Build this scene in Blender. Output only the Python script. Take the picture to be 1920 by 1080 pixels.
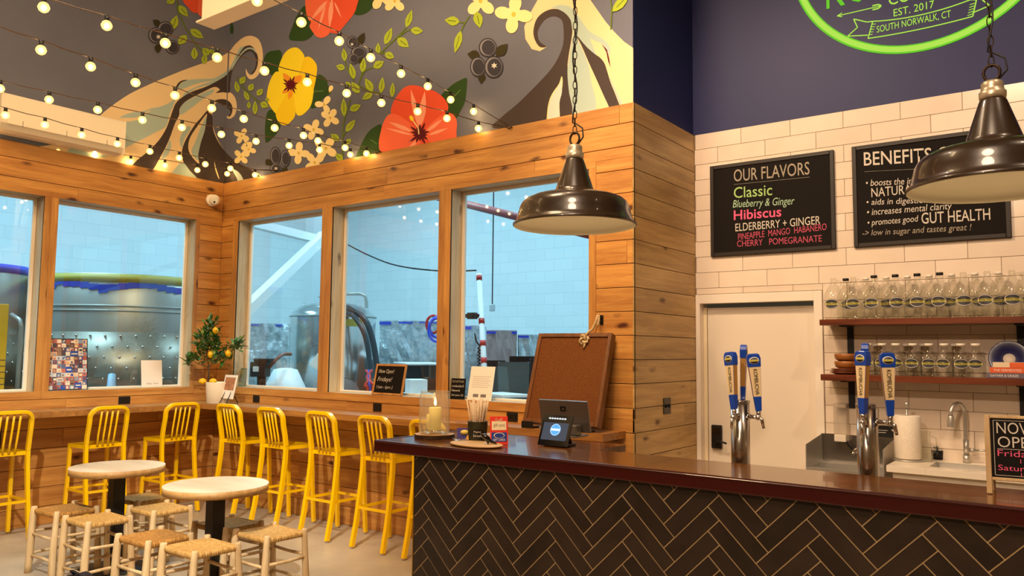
import bpy, bmesh, math, random
from mathutils import Vector, Matrix, Euler
random.seed(7)
C = bpy.context.scene
for o in list(bpy.data.objects): bpy.data.objects.remove(o)
PI = math.pi
R = math.radians

# ---------------------------------------------------------------- camera
FPX = 1481.04                      # focal length in pixels of the 1920 x 1080 frame
YAW, PITCH, ROLL = R(-36.29198), R(4.59647), R(.56509)
EYE = Vector((0, 0, 1.57))
fw = Vector((math.sin(YAW)*math.cos(PITCH), math.cos(YAW)*math.cos(PITCH), math.sin(PITCH)))
rt0 = Vector((math.cos(YAW), -math.sin(YAW), 0)); up0 = rt0.cross(fw)
rt = math.cos(ROLL)*rt0 + math.sin(ROLL)*up0
up = -math.sin(ROLL)*rt0 + math.cos(ROLL)*up0
cam_d = bpy.data.cameras.new('camera'); cam = bpy.data.objects.new('camera', cam_d)
C.collection.objects.link(cam)
cam_d.sensor_width = 36; cam_d.sensor_fit = 'HORIZONTAL'; cam_d.lens = FPX*36/1920
cam_d.clip_start = .05; cam_d.clip_end = 100
m = Matrix((rt, up, -fw)).transposed().to_4x4(); m.translation = EYE
cam.matrix_world = m
C.camera = cam

def ray(px, py): return fw + rt*((px-960)/FPX) - up*((py-540)/FPX)
def at(px, py, x=None, y=None, z=None, d=None):
    """the point of the place seen at a pixel, on the plane x=, y= or z= (or at depth d)"""
    r = ray(px, py)
    if d is not None: t = d
    elif x is not None: t = (x-EYE.x)/r.x
    elif y is not None: t = (y-EYE.y)/r.y
    else: t = (z-EYE.z)/r.z
    return EYE + r*t

# ---------------------------------------------------------------- colour management, world, lights
C.view_settings.view_transform = 'Standard'; C.view_settings.look = 'None'
C.view_settings.gamma = 1; C.view_settings.use_curve_mapping = False
C.view_settings.exposure = 0.0
W = bpy.data.worlds.new('world'); C.world = W; W.use_nodes = True
W.node_tree.nodes['Background'].inputs[0].default_value = (1, .72, .42, 1)
W.node_tree.nodes['Background'].inputs[1].default_value = .06
def area(name, loc, target, size, power, col, spread=180, shape='DISK'):
    l = bpy.data.lights.new(name, 'AREA'); l.energy = power; l.color = col; l.size = size; l.shape = shape
    l.spread = R(spread)
    o = bpy.data.objects.new(name, l); C.collection.objects.link(o); o.location = loc
    o.rotation_euler = (Vector(target)-Vector(loc)).to_track_quat('-Z', 'Y').to_euler(); return o
def spot(name, loc, target, power, col, angle, blend=.5, r=.05):
    l = bpy.data.lights.new(name, 'SPOT'); l.energy = power; l.color = col; l.spot_size = R(angle)
    l.spot_blend = blend; l.shadow_soft_size = r
    o = bpy.data.objects.new(name, l); C.collection.objects.link(o); o.location = loc
    o.rotation_euler = (Vector(target)-Vector(loc)).to_track_quat('-Z', 'Y').to_euler(); return o
WARM = (1, .69, .38); WARM2 = (1, .72, .49); COOL = (.50, .83, 1.0)
# ceiling spots of the bar room, and added fill lights
spot('ceiling_spot_tiles', (-2.35, 3.2, 4.95), (-1.0, 6.0, 1.6), 250, WARM2, 95, .8, .04)
spot('ceiling_spot_tiles_right', (.9, 3.0, 4.95), (-.2, 6.0, 2.2), 175, WARM2, 100, .8, .06)
area('fill_panel_planks', (-3.0, 2.4, 5.45), (-4.2, 5.0, 2.4), 1.0, 92, WARM, 130)  # added soft fill for the planks, made wide to avoid hard shadows
area('fill_panel_mural', (-5.4, 1.2, 5.5), (-6.8, 4.6, 2.9), 1.3, 70, WARM, 130)  # added wide fill for the mural, keeps the ceiling box shadow soft
spot('ceiling_spot_tables', (-2.2, .0, 4.7), (-6.1, 2.75, .4), 1250, (1, .94, .82), 46, .6, .05)
area('fill_panel_bar', (-.6, .4, 5.3), (-1.4, 3.3, 1.0), 1.0, 70, WARM2, 140)  # added warm fill over the bar, from no visible fitting
spot('fill_spot_counter_front', (-1.2, -1.8, 4.4), (-1.2, 3.2, .55), 500, WARM2, 80, .9, .1)  # added fill from behind the camera to lift the dark bar front
# cool daylight-white fittings of the brewery hall behind the windows
for k, (x, y) in enumerate(((-5.6, 8.2), (-9.6, 8.4), (-9.8, 3.6), (-9.6, .4))):
    area('brewery_ceiling_light', (x, y, 5.6), (x, y, 0), 1.6, 150, COOL, 180, 'SQUARE')
for x, y in ((-8.35, 2.6), (-6.2, 6.0)):  # added fill near the glass to brighten the tank and window reveals
    area('brewery_fill_light', (x, y, 5.6), (x, y, 0), .9, 120, COOL, 180, 'SQUARE')

# ---------------------------------------------------------------- helpers
def lin(c):
    return c/12.92 if c <= .04045 else ((c+.055)/1.055)**2.4
def hx(h, a=1):
    h = h.lstrip('#'); return tuple(lin(int(h[i:i+2], 16)/255) for i in (0, 2, 4)) + (a,)
M = {}
def mat(name, col, rough=.5, metal=0, spec=.5, emis=None, es=0, coat=0, bump=0, bscale=60, sheen=0):
    m = bpy.data.materials.new(name); m.use_nodes = True; M[name] = m
    nt = m.node_tree; b = nt.nodes['Principled BSDF']
    if isinstance(col, str): col = hx(col)
    b.inputs['Base Color'].default_value = (*col[:3], 1)
    b.inputs['Roughness'].default_value = rough; b.inputs['Metallic'].default_value = metal
    b.inputs['Specular IOR Level'].default_value = spec
    b.inputs['Coat Weight'].default_value = coat
    if emis is not None:
        b.inputs['Emission Color'].default_value = (*emis[:3], 1); b.inputs['Emission Strength'].default_value = es
    if bump:
        n = nt.nodes.new('ShaderNodeTexNoise'); n.inputs['Scale'].default_value = bscale; n.inputs['Detail'].default_value = 4
        t = nt.nodes.new('ShaderNodeTexCoord'); nt.links.new(t.outputs['Object'], n.inputs['Vector'])
        bp = nt.nodes.new('ShaderNodeBump'); bp.inputs['Strength'].default_value = bump; bp.inputs['Distance'].default_value = .01
        nt.links.new(n.outputs['Fac'], bp.inputs['Height']); nt.links.new(bp.outputs[0], b.inputs['Normal'])
    return m
def noisy(name, c1, c2, scale=8, rough=.5, spec=.5, detail=5, bump=0, metal=0, stretch=(1, 1, 1), island=0, coat=0, r2=None):
    """a surface whose colour wanders between two tones"""
    m = mat(name, c1, rough, metal, spec, coat=coat); nt = m.node_tree; b = nt.nodes['Principled BSDF']
    t = nt.nodes.new('ShaderNodeTexCoord'); mp = nt.nodes.new('ShaderNodeMapping'); mp.inputs['Scale'].default_value = stretch
    n = nt.nodes.new('ShaderNodeTexNoise'); n.inputs['Scale'].default_value = scale; n.inputs['Detail'].default_value = detail
    n.inputs['Roughness'].default_value = .6
    r = nt.nodes.new('ShaderNodeValToRGB'); r.color_ramp.elements[0].position = .32; r.color_ramp.elements[1].position = .68
    c1 = hx(c1) if isinstance(c1, str) else (*c1[:3], 1); c2 = hx(c2) if isinstance(c2, str) else (*c2[:3], 1)
    r.color_ramp.elements[0].color = c1; r.color_ramp.elements[1].color = c2
    nt.links.new(t.outputs['Object'], mp.inputs[0])
    g = nt.nodes.new('ShaderNodeNewGeometry')
    ad = nt.nodes.new('ShaderNodeVectorMath'); ad.operation = 'ADD'
    cx = nt.nodes.new('ShaderNodeCombineXYZ'); mu = nt.nodes.new('ShaderNodeMath'); mu.operation = 'MULTIPLY'; mu.inputs[1].default_value = 40
    nt.links.new(g.outputs['Random Per Island'], mu.inputs[0])
    for i in range(3): nt.links.new(mu.outputs[0], cx.inputs[i])
    nt.links.new(mp.outputs[0], ad.inputs[0])
    if island: nt.links.new(cx.outputs[0], ad.inputs[1])
    nt.links.new(ad.outputs[0], n.inputs['Vector']); nt.links.new(n.outputs['Fac'], r.inputs[0])
    out = r.outputs[0]
    if island:
        hs = nt.nodes.new('ShaderNodeHueSaturation')
        mr = nt.nodes.new('ShaderNodeMapRange'); mr.inputs[3].default_value = 1-island; mr.inputs[4].default_value = 1+island
        nt.links.new(g.outputs['Random Per Island'], mr.inputs[0]); nt.links.new(mr.outputs[0], hs.inputs['Value'])
        nt.links.new(out, hs.inputs['Color']); out = hs.outputs[0]
    nt.links.new(out, b.inputs['Base Color'])
    if bump:
        bp = nt.nodes.new('ShaderNodeBump'); bp.inputs['Strength'].default_value = bump; bp.inputs['Distance'].default_value = .01
        nt.links.new(n.outputs['Fac'], bp.inputs['Height']); nt.links.new(bp.outputs[0], b.inputs['Normal'])
    if r2 is not None:
        mr2 = nt.nodes.new('ShaderNodeMapRange'); mr2.inputs[3].default_value = rough; mr2.inputs[4].default_value = r2
        nt.links.new(n.outputs['Fac'], mr2.inputs[0]); nt.links.new(mr2.outputs[0], b.inputs['Roughness'])
    return m
def wood(name, light, dark, knot, axis='X', rough=.45, island=.12, knots=1, coat=.0, grain=1.0):
    """boards of knotty wood, the grain along one axis; each board (mesh island) has its own cut"""
    m = mat(name, light, rough, coat=coat); nt = m.node_tree; b = nt.nodes['Principled BSDF']; L = nt.links.new
    t = nt.nodes.new('ShaderNodeTexCoord'); g = nt.nodes.new('ShaderNodeNewGeometry')
    mu = nt.nodes.new('ShaderNodeMath'); mu.operation = 'MULTIPLY'; mu.inputs[1].default_value = 37
    L(g.outputs['Random Per Island'], mu.inputs[0])
    cx = nt.nodes.new('ShaderNodeCombineXYZ')
    for i in range(3): L(mu.outputs[0], cx.inputs[i])
    ad = nt.nodes.new('ShaderNodeVectorMath'); ad.operation = 'ADD'; L(t.outputs['Object'], ad.inputs[0]); L(cx.outputs[0], ad.inputs[1])
    ai = 'XYZ'.index(axis)
    def mapped(a, c):
        mp = nt.nodes.new('ShaderNodeMapping'); s = [c]*3; s[ai] = a; mp.inputs['Scale'].default_value = s
        L(ad.outputs[0], mp.inputs[0]); return mp
    n1 = nt.nodes.new('ShaderNodeTexNoise'); n1.inputs['Scale'].default_value = 1; n1.inputs['Detail'].default_value = 6; n1.inputs['Roughness'].default_value = .65
    n1.inputs['Distortion'].default_value = .6
    L(mapped(1.6*grain, 22*grain).outputs[0], n1.inputs['Vector'])
    r1 = nt.nodes.new('ShaderNodeValToRGB'); r1.color_ramp.elements[0].position = .3; r1.color_ramp.elements[1].position = .66
    r1.color_ramp.elements[0].color = hx(dark); r1.color_ramp.elements[1].color = hx(light)
    L(n1.outputs['Fac'], r1.inputs[0])
    out = r1.outputs[0]
    n3 = nt.nodes.new('ShaderNodeTexNoise'); n3.inputs['Scale'].default_value = 1; n3.inputs['Detail'].default_value = 2
    L(mapped(1.1, 3).outputs[0], n3.inputs['Vector'])
    mx0 = nt.nodes.new('ShaderNodeMixRGB'); mx0.blend_type = 'MULTIPLY'
    r3 = nt.nodes.new('ShaderNodeValToRGB'); r3.color_ramp.elements[0].position = .35; r3.color_ramp.elements[1].position = .6
    r3.color_ramp.elements[0].color = (.72, .66, .6, 1); r3.color_ramp.elements[1].color = (1, 1, 1, 1)
    L(n3.outputs['Fac'], r3.inputs[0]); mx0.inputs[0].default_value = .7; L(out, mx0.inputs[1]); L(r3.outputs[0], mx0.inputs[2]); out = mx0.outputs[0]
    if knots:
        v = nt.nodes.new('ShaderNodeTexVoronoi'); v.feature = 'F1'; v.inputs['Scale'].default_value = 1
        nd = nt.nodes.new('ShaderNodeTexNoise'); nd.inputs['Scale'].default_value = 9
        L(ad.outputs[0], nd.inputs['Vector'])
        mm = nt.nodes.new('ShaderNodeMixRGB'); mm.blend_type = 'ADD'; mm.inputs[0].default_value = .22
        L(mapped(2.5*knots, 6.2*knots).outputs[0], mm.inputs[1]); L(nd.outputs['Color'], mm.inputs[2])
        L(mm.outputs[0], v.inputs['Vector'])
        r2 = nt.nodes.new('ShaderNodeValToRGB'); e = r2.color_ramp.elements
        e[0].position = .07; e[0].color = (1, 1, 1, 1); e[1].position = .185; e[1].color = (0, 0, 0, 1)
        k = e.new(.12); k.color = (.45, .45, .45, 1)
        L(v.outputs['Distance'], r2.inputs[0])
        mx = nt.nodes.new('ShaderNodeMixRGB'); L(r2.outputs[0], mx.inputs[0]); L(out, mx.inputs[1]); mx.inputs[2].default_value = hx(knot); out = mx.outputs[0]
    hs = nt.nodes.new('ShaderNodeHueSaturation'); mr = nt.nodes.new('ShaderNodeMapRange')
    mr.inputs[3].default_value = 1-island; mr.inputs[4].default_value = 1+island
    L(g.outputs['Random Per Island'], mr.inputs[0]); L(mr.outputs[0], hs.inputs['Value']); L(out, hs.inputs['Color'])
    L(hs.outputs[0], b.inputs['Base Color'])
    bp = nt.nodes.new('ShaderNodeBump'); bp.inputs['Strength'].default_value = .15; bp.inputs['Distance'].default_value = .004
    L(n1.outputs['Fac'], bp.inputs['Height']); L(bp.outputs[0], b.inputs['Normal'])
    return m
def glass(name, tint=(1, 1, 1), ior=1.45, gloss=1.0, rough=0.0, body=None, bodyfac=0.0):
    """thin clear glass: see-through with a Fresnel reflection"""
    m = bpy.data.materials.new(name); m.use_nodes = True; M[name] = m; nt = m.node_tree; nt.nodes.clear(); L = nt.links.new
    o = nt.nodes.new('ShaderNodeOutputMaterial'); tr = nt.nodes.new('ShaderNodeBsdfTransparent'); tr.inputs[0].default_value = (*tint, 1)
    gl = nt.nodes.new('ShaderNodeBsdfGlossy'); gl.inputs['Roughness'].default_value = rough
    fr = nt.nodes.new('ShaderNodeFresnel'); ge = nt.nodes.new('ShaderNodeNewGeometry')
    ir = nt.nodes.new('ShaderNodeMapRange'); ir.inputs[3].default_value = ior; ir.inputs[4].default_value = 1/ior      # the same reflection on either face
    L(ge.outputs['Backfacing'], ir.inputs[0]); L(ir.outputs[0], fr.inputs[0])
    mu = nt.nodes.new('ShaderNodeMath'); mu.operation = 'MULTIPLY'; mu.inputs[1].default_value = gloss; mu.use_clamp = True; L(fr.outputs[0], mu.inputs[0])
    mx = nt.nodes.new('ShaderNodeMixShader'); L(mu.outputs[0], mx.inputs[0]); L(tr.outputs[0], mx.inputs[1]); L(gl.outputs[0], mx.inputs[2])
    out = mx
    if bodyfac:
        df = nt.nodes.new('ShaderNodeBsdfDiffuse'); df.inputs[0].default_value = (*body, 1)
        m2 = nt.nodes.new('ShaderNodeMixShader'); m2.inputs[0].default_value = bodyfac; L(mx.outputs[0], m2.inputs[1]); L(df.outputs[0], m2.inputs[2]); out = m2
    L(out.outputs[0], o.inputs[0]); return m
def glow(name, col, s):
    m = bpy.data.materials.new(name); m.use_nodes = True; M[name] = m; nt = m.node_tree; nt.nodes.clear()
    o = nt.nodes.new('ShaderNodeOutputMaterial'); e = nt.nodes.new('ShaderNodeEmission'); e.inputs[0].default_value = (*col[:3], 1); e.inputs[1].default_value = s
    nt.links.new(e.outputs[0], o.inputs[0]); return m

class MB:
    """collects shapes and links them as ONE mesh object"""
    def __init__(s): s.bm = bmesh.new()
    def _mi(s, faces, mi, sm):
        for f in faces: f.material_index = mi; f.smooth = sm
    def join(s, b2, mi=0, sm=False, mtx=None):
        if mtx is not None: bmesh.ops.transform(b2, matrix=mtx, verts=b2.verts)
        for f in b2.faces: f.material_index = mi; f.smooth = sm
        me = bpy.data.meshes.new('t'); b2.to_mesh(me); b2.free(); s.bm.from_mesh(me); bpy.data.meshes.remove(me); return s
    def box(s, lo, hi, mi=0, bev=0, seg=1, mtx=None):
        b = bmesh.new(); lo = Vector(lo); hi = Vector(hi); c = (lo+hi)/2; d = hi-lo
        bmesh.ops.create_cube(b, size=1, matrix=Matrix.Translation(c) @ Matrix.Diagonal((abs(d.x), abs(d.y), abs(d.z), 1)))
        if bev: bmesh.ops.bevel(b, geom=b.edges[:], offset=bev, segments=seg, affect='EDGES', profile=.7)
        return s.join(b, mi, False, mtx)
    def obox(s, c, d, rot=(0, 0, 0), mi=0, bev=0, seg=1):
        """box by centre, size, rotation"""
        d = Vector(d)/2
        return s.box(-d, d, mi, bev, seg, Matrix.Translation(Vector(c)) @ Euler(rot).to_matrix().to_4x4())
    def bar(s, p0, p1, w, h=None, mi=0, bev=0, upv=(0, 0, 1)):
        p0 = Vector(p0); p1 = Vector(p1); h = h or w; z = (p1-p0); l = z.length; z.normalize()
        u = Vector(upv); x = u.cross(z)
        if x.length < 1e-4: x = Vector((1, 0, 0)).cross(z)
        x.normalize(); y = z.cross(x)
        mt = Matrix((x, y, z)).transposed().to_4x4(); mt.translation = (p0+p1)/2
        return s.box((-w/2, -h/2, -l/2), (w/2, h/2, l/2), mi, bev, 1, mt)
    def cyl(s, p0, p1, r0, r1=None, seg=20, mi=0, sm=True, caps=True):
        r1 = r0 if r1 is None else r1; p0 = Vector(p0); p1 = Vector(p1); d = p1-p0
        b = bmesh.new(); bmesh.ops.create_cone(b, cap_ends=caps, segments=seg, radius1=r0, radius2=r1, depth=d.length)
        mt = Matrix.Translation((p0+p1)/2) @ d.to_track_quat('Z', 'Y').to_matrix().to_4x4()
        bmesh.ops.transform(b, matrix=mt, verts=b.verts)
        for f in b.faces: f.smooth = sm and len(f.verts) == 4; f.material_index = mi
        me = bpy.data.meshes.new('t'); b.to_mesh(me); b.free(); s.bm.from_mesh(me); bpy.data.meshes.remove(me); return s
    def sph(s, c, r, mi=0, u=16, v=10, scale=(1, 1, 1), rot=None):
        b = bmesh.new(); bmesh.ops.create_uvsphere(b, u_segments=u, v_segments=v, radius=r)
        mt = Matrix.Translation(Vector(c)) @ (Euler(rot).to_matrix().to_4x4() if rot else Matrix()) @ Matrix.Diagonal((*scale, 1))
        return s.join(b, mi, True, mt)
    def tube(s, pts, r, seg=8, mi=0, closed=False, sm=True, caps=True):
        pts = [Vector(p) for p in pts]; n = len(pts); rings = []; prev = None
        rr = r if isinstance(r, (list, tuple)) else [r]*n
        for i, p in enumerate(pts):
            a = pts[(i-1) % n] if closed or i else p; c = pts[(i+1) % n] if closed or i < n-1 else p
            t = (c-a).normalized()
            if prev is None:
                x = t.cross(Vector((0, 0, 1)))
                if x.length < .05: x = t.cross(Vector((1, 0, 0)))
                x.normalize()
            else:
                x = prev - t*prev.dot(t); x.normalize()
            prev = x; y = t.cross(x)
            rings.append([s.bm.verts.new(p + (x*math.cos(2*PI*k/seg)+y*math.sin(2*PI*k/seg))*rr[i]) for k in range(seg)])
        m_ = n if closed else n-1
        for i in range(m_):
            A = rings[i]; B = rings[(i+1) % n]
            for k in range(seg):
                f = s.bm.faces.new((A[k], A[(k+1) % seg], B[(k+1) % seg], B[k])); f.smooth = sm; f.material_index = mi
        if caps and not closed:
            for ring, rev in ((rings[0], False), (rings[-1], True)):
                f = s.bm.faces.new(ring if rev else ring[::-1]); f.material_index = mi
        return s
    def lathe(s, prof, c=(0, 0, 0), seg=28, mi=0, sm=True, mtx=None, close=False):
        """profile of (radius, height) turned about a vertical axis"""
        b = bmesh.new(); rings = []
        for r, z in prof:
            if r < 1e-6: rings.append([b.verts.new((0, 0, z))])
            else: rings.append([b.verts.new((r*math.cos(2*PI*k/seg), r*math.sin(2*PI*k/seg), z)) for k in range(seg)])
        for A, B in zip(rings, rings[1:]):
            for k in range(seg):
                if len(A) == 1 and len(B) == 1: continue
                if len(A) == 1: b.faces.new((A[0], B[(k+1) % seg], B[k]))
                elif len(B) == 1: b.faces.new((A[k], A[(k+1) % seg], B[0]))
                else: b.faces.new((A[k], A[(k+1) % seg], B[(k+1) % seg], B[k]))
        mt = Matrix.Translation(Vector(c)) @ (mtx or Matrix())
        return s.join(b, mi, sm, mt)
    def poly(s, pts, mi=0, thick=None):
        """a flat face, or a slab when thick is a vector"""
        vs = [s.bm.verts.new(Vector(p)) for p in pts]; f = s.bm.faces.new(vs); f.material_index = mi
        if thick is not None:
            r = bmesh.ops.extrude_face_region(s.bm, geom=[f])
            nv = [g for g in r['geom'] if isinstance(g, bmesh.types.BMVert)]
            bmesh.ops.translate(s.bm, verts=nv, vec=Vector(thick))
            for v in nv:
                for ff in v.link_faces: ff.material_index = mi
        return s
    def build(s, name, mats, parent=None, world=False, smooth=None):
        bmesh.ops.recalc_face_normals(s.bm, faces=s.bm.faces[:]) if smooth != 'keep' else None
        me = bpy.data.meshes.new(name)
        if world and parent is not None:
            inv = Matrix.Translation(-parent.location)
            bmesh.ops.transform(s.bm, matrix=inv, verts=s.bm.verts)
        s.bm.to_mesh(me); s.bm.free()
        for mm in (mats if isinstance(mats, (list, tuple)) else [mats]): me.materials.append(M[mm] if isinstance(mm, str) else mm)
        o = bpy.data.objects.new(name, me); C.collection.objects.link(o)
        if parent is not None: o.parent = parent
        return o

def tag(o, label, cat, group=None, kind=None):
    if label: o['label'] = label
    if cat: o['category'] = cat
    if group: o['group'] = group
    if kind: o['kind'] = kind
    return o
def thing(name, label, cat, loc=(0, 0, 0), rotz=0, group=None):
    o = bpy.data.objects.new(name, None); C.collection.objects.link(o); o.empty_display_size = .1
    o.location = loc; o.rotation_euler = (0, 0, rotz); return tag(o, label, cat, group)
KIDS = {}
def dup(root, loc, rotz, label, group=None, name=None):
    """a copy of a thing with copies of its parts and sub-parts"""
    kids = {}
    for o in C.collection.objects:
        if o.parent is not None: kids.setdefault(o.parent, []).append(o)
    r = root.copy(); C.collection.objects.link(r); r.location = loc; r.rotation_euler = (0, 0, rotz); r['label'] = label
    if name: r.name = name
    if group: r['group'] = group
    for ch in kids.get(root, []):
        c = ch.copy(); C.collection.objects.link(c); c.parent = r
        for g in kids.get(ch, []):
            d = g.copy(); C.collection.objects.link(d); d.parent = c
    return r
def struct(name, mb, mats, parent=None, label=None):
    o = mb.build(name, mats, parent)
    if parent is None: o['kind'] = 'structure'
    if label: o['label'] = label
    return o
def lettering(s, origin, xdir, ydir, w=None, h=None, mats='chalk', parent=None, name='lettering', shear=0, ext=.0006, align='L', space=1.0, off=0.0):
    """writing as a mesh: lower-left corner, direction of the line, direction up"""
    cu = bpy.data.curves.new('t', 'FONT'); cu.body = s; cu.size = 1; cu.extrude = 0; cu.shear = shear; cu.space_character = space; cu.offset = off
    cu.resolution_u = 3
    o = bpy.data.objects.new('t', cu); C.collection.objects.link(o)
    dg = bpy.context.evaluated_depsgraph_get(); dg.update()
    me = bpy.data.meshes.new_from_object(o.evaluated_get(dg)); bpy.data.objects.remove(o); bpy.data.curves.remove(cu)
    xs = [v.co.x for v in me.vertices]; ys = [v.co.y for v in me.vertices]
    x0, x1, y0, y1 = min(xs), max(xs), min(ys), max(ys)
    sx = w/(x1-x0) if w else None; sy = h/(y1-y0) if h else None
    sx = sx or sy; sy = sy or sx
    X = Vector(xdir).normalized(); Y = Vector(ydir).normalized(); N = X.cross(Y)
    og = Vector(origin)
    if align == 'C': og = og - X*(x1-x0)*sx/2
    for v in me.vertices:
        v.co = og + X*((v.co.x-x0)*sx) + Y*((v.co.y-y0)*sy) + N*ext
    me.materials.clear(); me.materials.append(M[mats]); me.name = name
    if parent is not None:
        me.transform(Matrix.Translation(-parent.location)) if parent.rotation_euler[:] == (0, 0, 0) and parent.type == 'EMPTY' else None
    ob = bpy.data.objects.new(name, me); C.collection.objects.link(ob)
    if parent is not None: ob.parent = parent
    return ob
def letter_local(s, origin, xdir, ydir, w=None, h=None, mats='chalk', parent=None, **k):
    """writing given in its parent's own frame"""
    ob = lettering(s, origin, xdir, ydir, w, h, mats, None, **k); ob.parent = parent; return ob

# ---------------------------------------------------------------- materials
PA = dict(light='#d59c50', dark='#ab6d30', knot='#4c200a')
wood('pine_x', axis='X', **PA); wood('pine_y', axis='Y', **PA); wood('pine_z', axis='Z', **PA)
wood('pine_tan', axis='Y', light='#cfaa6e', dark='#a5834c', knot='#5e3a18')
PB = dict(light='#d9c4a0', dark='#b7a27c', knot='#5a4630')
wood('reveal_x', axis='X', **PB); wood('reveal_z', axis='Z', knots=.9, **PB); wood('reveal_y', axis='Y', **PB)
wood('walnut', '#7a3d20', '#4a1c0c', '#2a0d06', 'X', .3, .05, knots=0, coat=.3)
wood('bar_wood', '#7c4a14', '#57300b', '#2a1006', 'X', .22, .05, knots=0, coat=.45)
mat('bar_edge', '#3e0806', .3, coat=.4)
noisy('concrete', '#c4b7a2', '#a2947e', 1.3, .32, .4, 8, .03, r2=.5)
noisy('mural_grey', '#6e7080', '#646676', .8, .75, .3)
mat('navy_paint', '#20265a', .55, 0, .4)
mat('ceiling_paint', '#8a8178', .8)
mat('hall_paint', '#e2ecee', .7)
def block_wall(name, horiz):
    m = mat(name, '#e2ecee', .7); nt = m.node_tree; L = nt.links.new
    t = nt.nodes.new('ShaderNodeTexCoord'); sx = nt.nodes.new('ShaderNodeSeparateXYZ'); cx = nt.nodes.new('ShaderNodeCombineXYZ'); br = nt.nodes.new('ShaderNodeTexBrick')
    L(t.outputs['Object'], sx.inputs[0]); L(sx.outputs[horiz], cx.inputs[0]); L(sx.outputs[2], cx.inputs[1]); L(cx.outputs[0], br.inputs['Vector'])
    br.inputs['Scale'].default_value = 1; br.inputs['Brick Width'].default_value = .4; br.inputs['Row Height'].default_value = .2; br.inputs['Mortar Size'].default_value = .006
    br.inputs['Color1'].default_value = hx('#e4eef0'); br.inputs['Color2'].default_value = hx('#dfe9ec'); br.inputs['Mortar'].default_value = hx('#d6e1e4')
    L(br.outputs[0], nt.nodes['Principled BSDF'].inputs['Base Color'])
block_wall('hall_block_x', 0); block_wall('hall_block_y', 1)
noisy('hall_floor', '#9aa2a2', '#7f8888', 2, .4)
mat('white_trim', '#efe4d4', .45)
mat('door_paint', '#e6dac8', .5)
noisy('subway_tile', '#efdfcd', '#e6d4c1', 2.2, .16, .5, 3, .12, island=.03)
mat('grout', '#a4907a', .85)
noisy('slate_tile', '#382c24', '#241b16', 4, .32, .5, 5, .12, island=.18)
mat('tan_grout', '#c4a678', .85)
mat('yellow_metal', '#fbc800', .28, 0, .5, coat=.5)
mat('black', '#0d0b0b', .5); mat('black_gloss', '#0b0a0b', .15, coat=.5); mat('rubber', '#141212', .6)
mat('chalkboard', '#120c08', .75, 0, .2); mat('white', '#f2ebe0', .5); mat('paper', '#f3e8dc', .8); mat('cream', '#ead9b6', .7)
mat('steel', '#c8c4be', .22, 1); mat('brushed', '#c4c0b8', .36, .7); mat('dark_steel', '#4a4642', .35, 1); mat('chrome', '#dedad4', .08, 1)
mat('brass', '#b08a4a', .3, 1)
glass('window_glass', (.97, 1, .995), 1.5, 1.35)
glass('bottle_glass', (.95, .95, .92), 1.5, 1.3, .02)
glass('jar_glass', (.95, .95, .9), 1.5, 1.8, .03, (.95, .9, .75), .15)
glass('vase_glass', (.93, .95, .9), 1.5, 1.6, .02)
for n, c in (('chalk', '#d6cdbf'), ('chalk_dim', '#a89c8a'), ('chalk_green', '#a5c878'), ('chalk_teal', '#a9c7a8'), ('chalk_pink', '#f0608a'), ('chalk_rose', '#c0506a'), ('ink', '#1b1820'), ('ink_grey', '#7b746c')): mat(n, c, .9)

# ---------------------------------------------------------------- room shell
XA, YB, XC, YD = -7.56, 4.975, -2.586, 6.044
TOP = 3.365                       # top of the planking
ZS, ZH = 1.175, 2.923             # window opening: sill and head
PL = .17                          # height of one plank
CEIL = 5.7
YN, XR = -3.6, 3.4                # the room's near and right-hand ends, behind and beside the camera
HX, HY, HZ = -13.2, 11.6, 6.4     # brewery hall
WA = [(1.72, 3.172), (3.293, 4.669)]                                   # openings in the left wall (along y)
WB = [(-7.266, -5.923), (-5.778, -4.429), (-4.297, -2.956)]            # openings in the back wall (along x)
CD = .015                         # cladding thickness

def planks(mb, u0, u1, fr, holes, mi=0, top=TOP, z0=0.0, seed=1):
    """rows of boards on a wall; fr maps (u, z, depth) to a point; holes = (u0,u1,z0,z1)"""
    rnd = random.Random(seed); z1 = top; n = 0
    edges = [top, 3.221]
    while edges[-1] > z0: edges.append(max(z0, edges[-1]-PL))
    for zt, zb in zip(edges, edges[1:]):
        cuts = sorted({zt, zb, *[z for h in holes for z in h[2:] if zb < z < zt]}, reverse=True)
        joints = []; u = u0 + rnd.uniform(.8, 2.6)
        while u < u1: joints.append(u); u += rnd.uniform(1.6, 3.4)
        for a, b in zip(cuts, cuts[1:]):
            segs = [(u0, u1)]
            for h in holes:
                if h[2] < (a+b)/2 < h[3]:
                    ns = []
                    for s0, s1 in segs:
                        if h[0] > s0: ns.append((s0, min(s1, h[0])))
                        if h[1] < s1: ns.append((max(s0, h[1]), s1))
                    segs = [s for s in ns if s[1]-s[0] > .004]
            for s0, s1 in segs:
                cc = [s0, *[j for j in joints if s0+.05 < j < s1-.05], s1]
                for c0, c1 in zip(cc, cc[1:]):
                    g = .0022; ga = g if a == zt else 0; gb = g if b == zb else 0
                    e0 = .0008 if c0 != s0 else 0; e1 = .0008 if c1 != s1 else 0
                    P = [fr(c0+e0, b+gb, 0), fr(c1-e1, a-ga, CD)]
                    lo = [min(P[0][i], P[1][i]) for i in range(3)]; hi = [max(P[0][i], P[1][i]) for i in range(3)]
                    mb.box(lo, hi, mi, .0018)
frA = lambda u, z, d: (XA-CD+d, u, z)
frB = lambda u, z, d: (u, YB+CD-d, z)
frC = lambda u, z, d: (XC-CD+d, u, z)
E_ = .045                          # casing strip round the glazing
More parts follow.
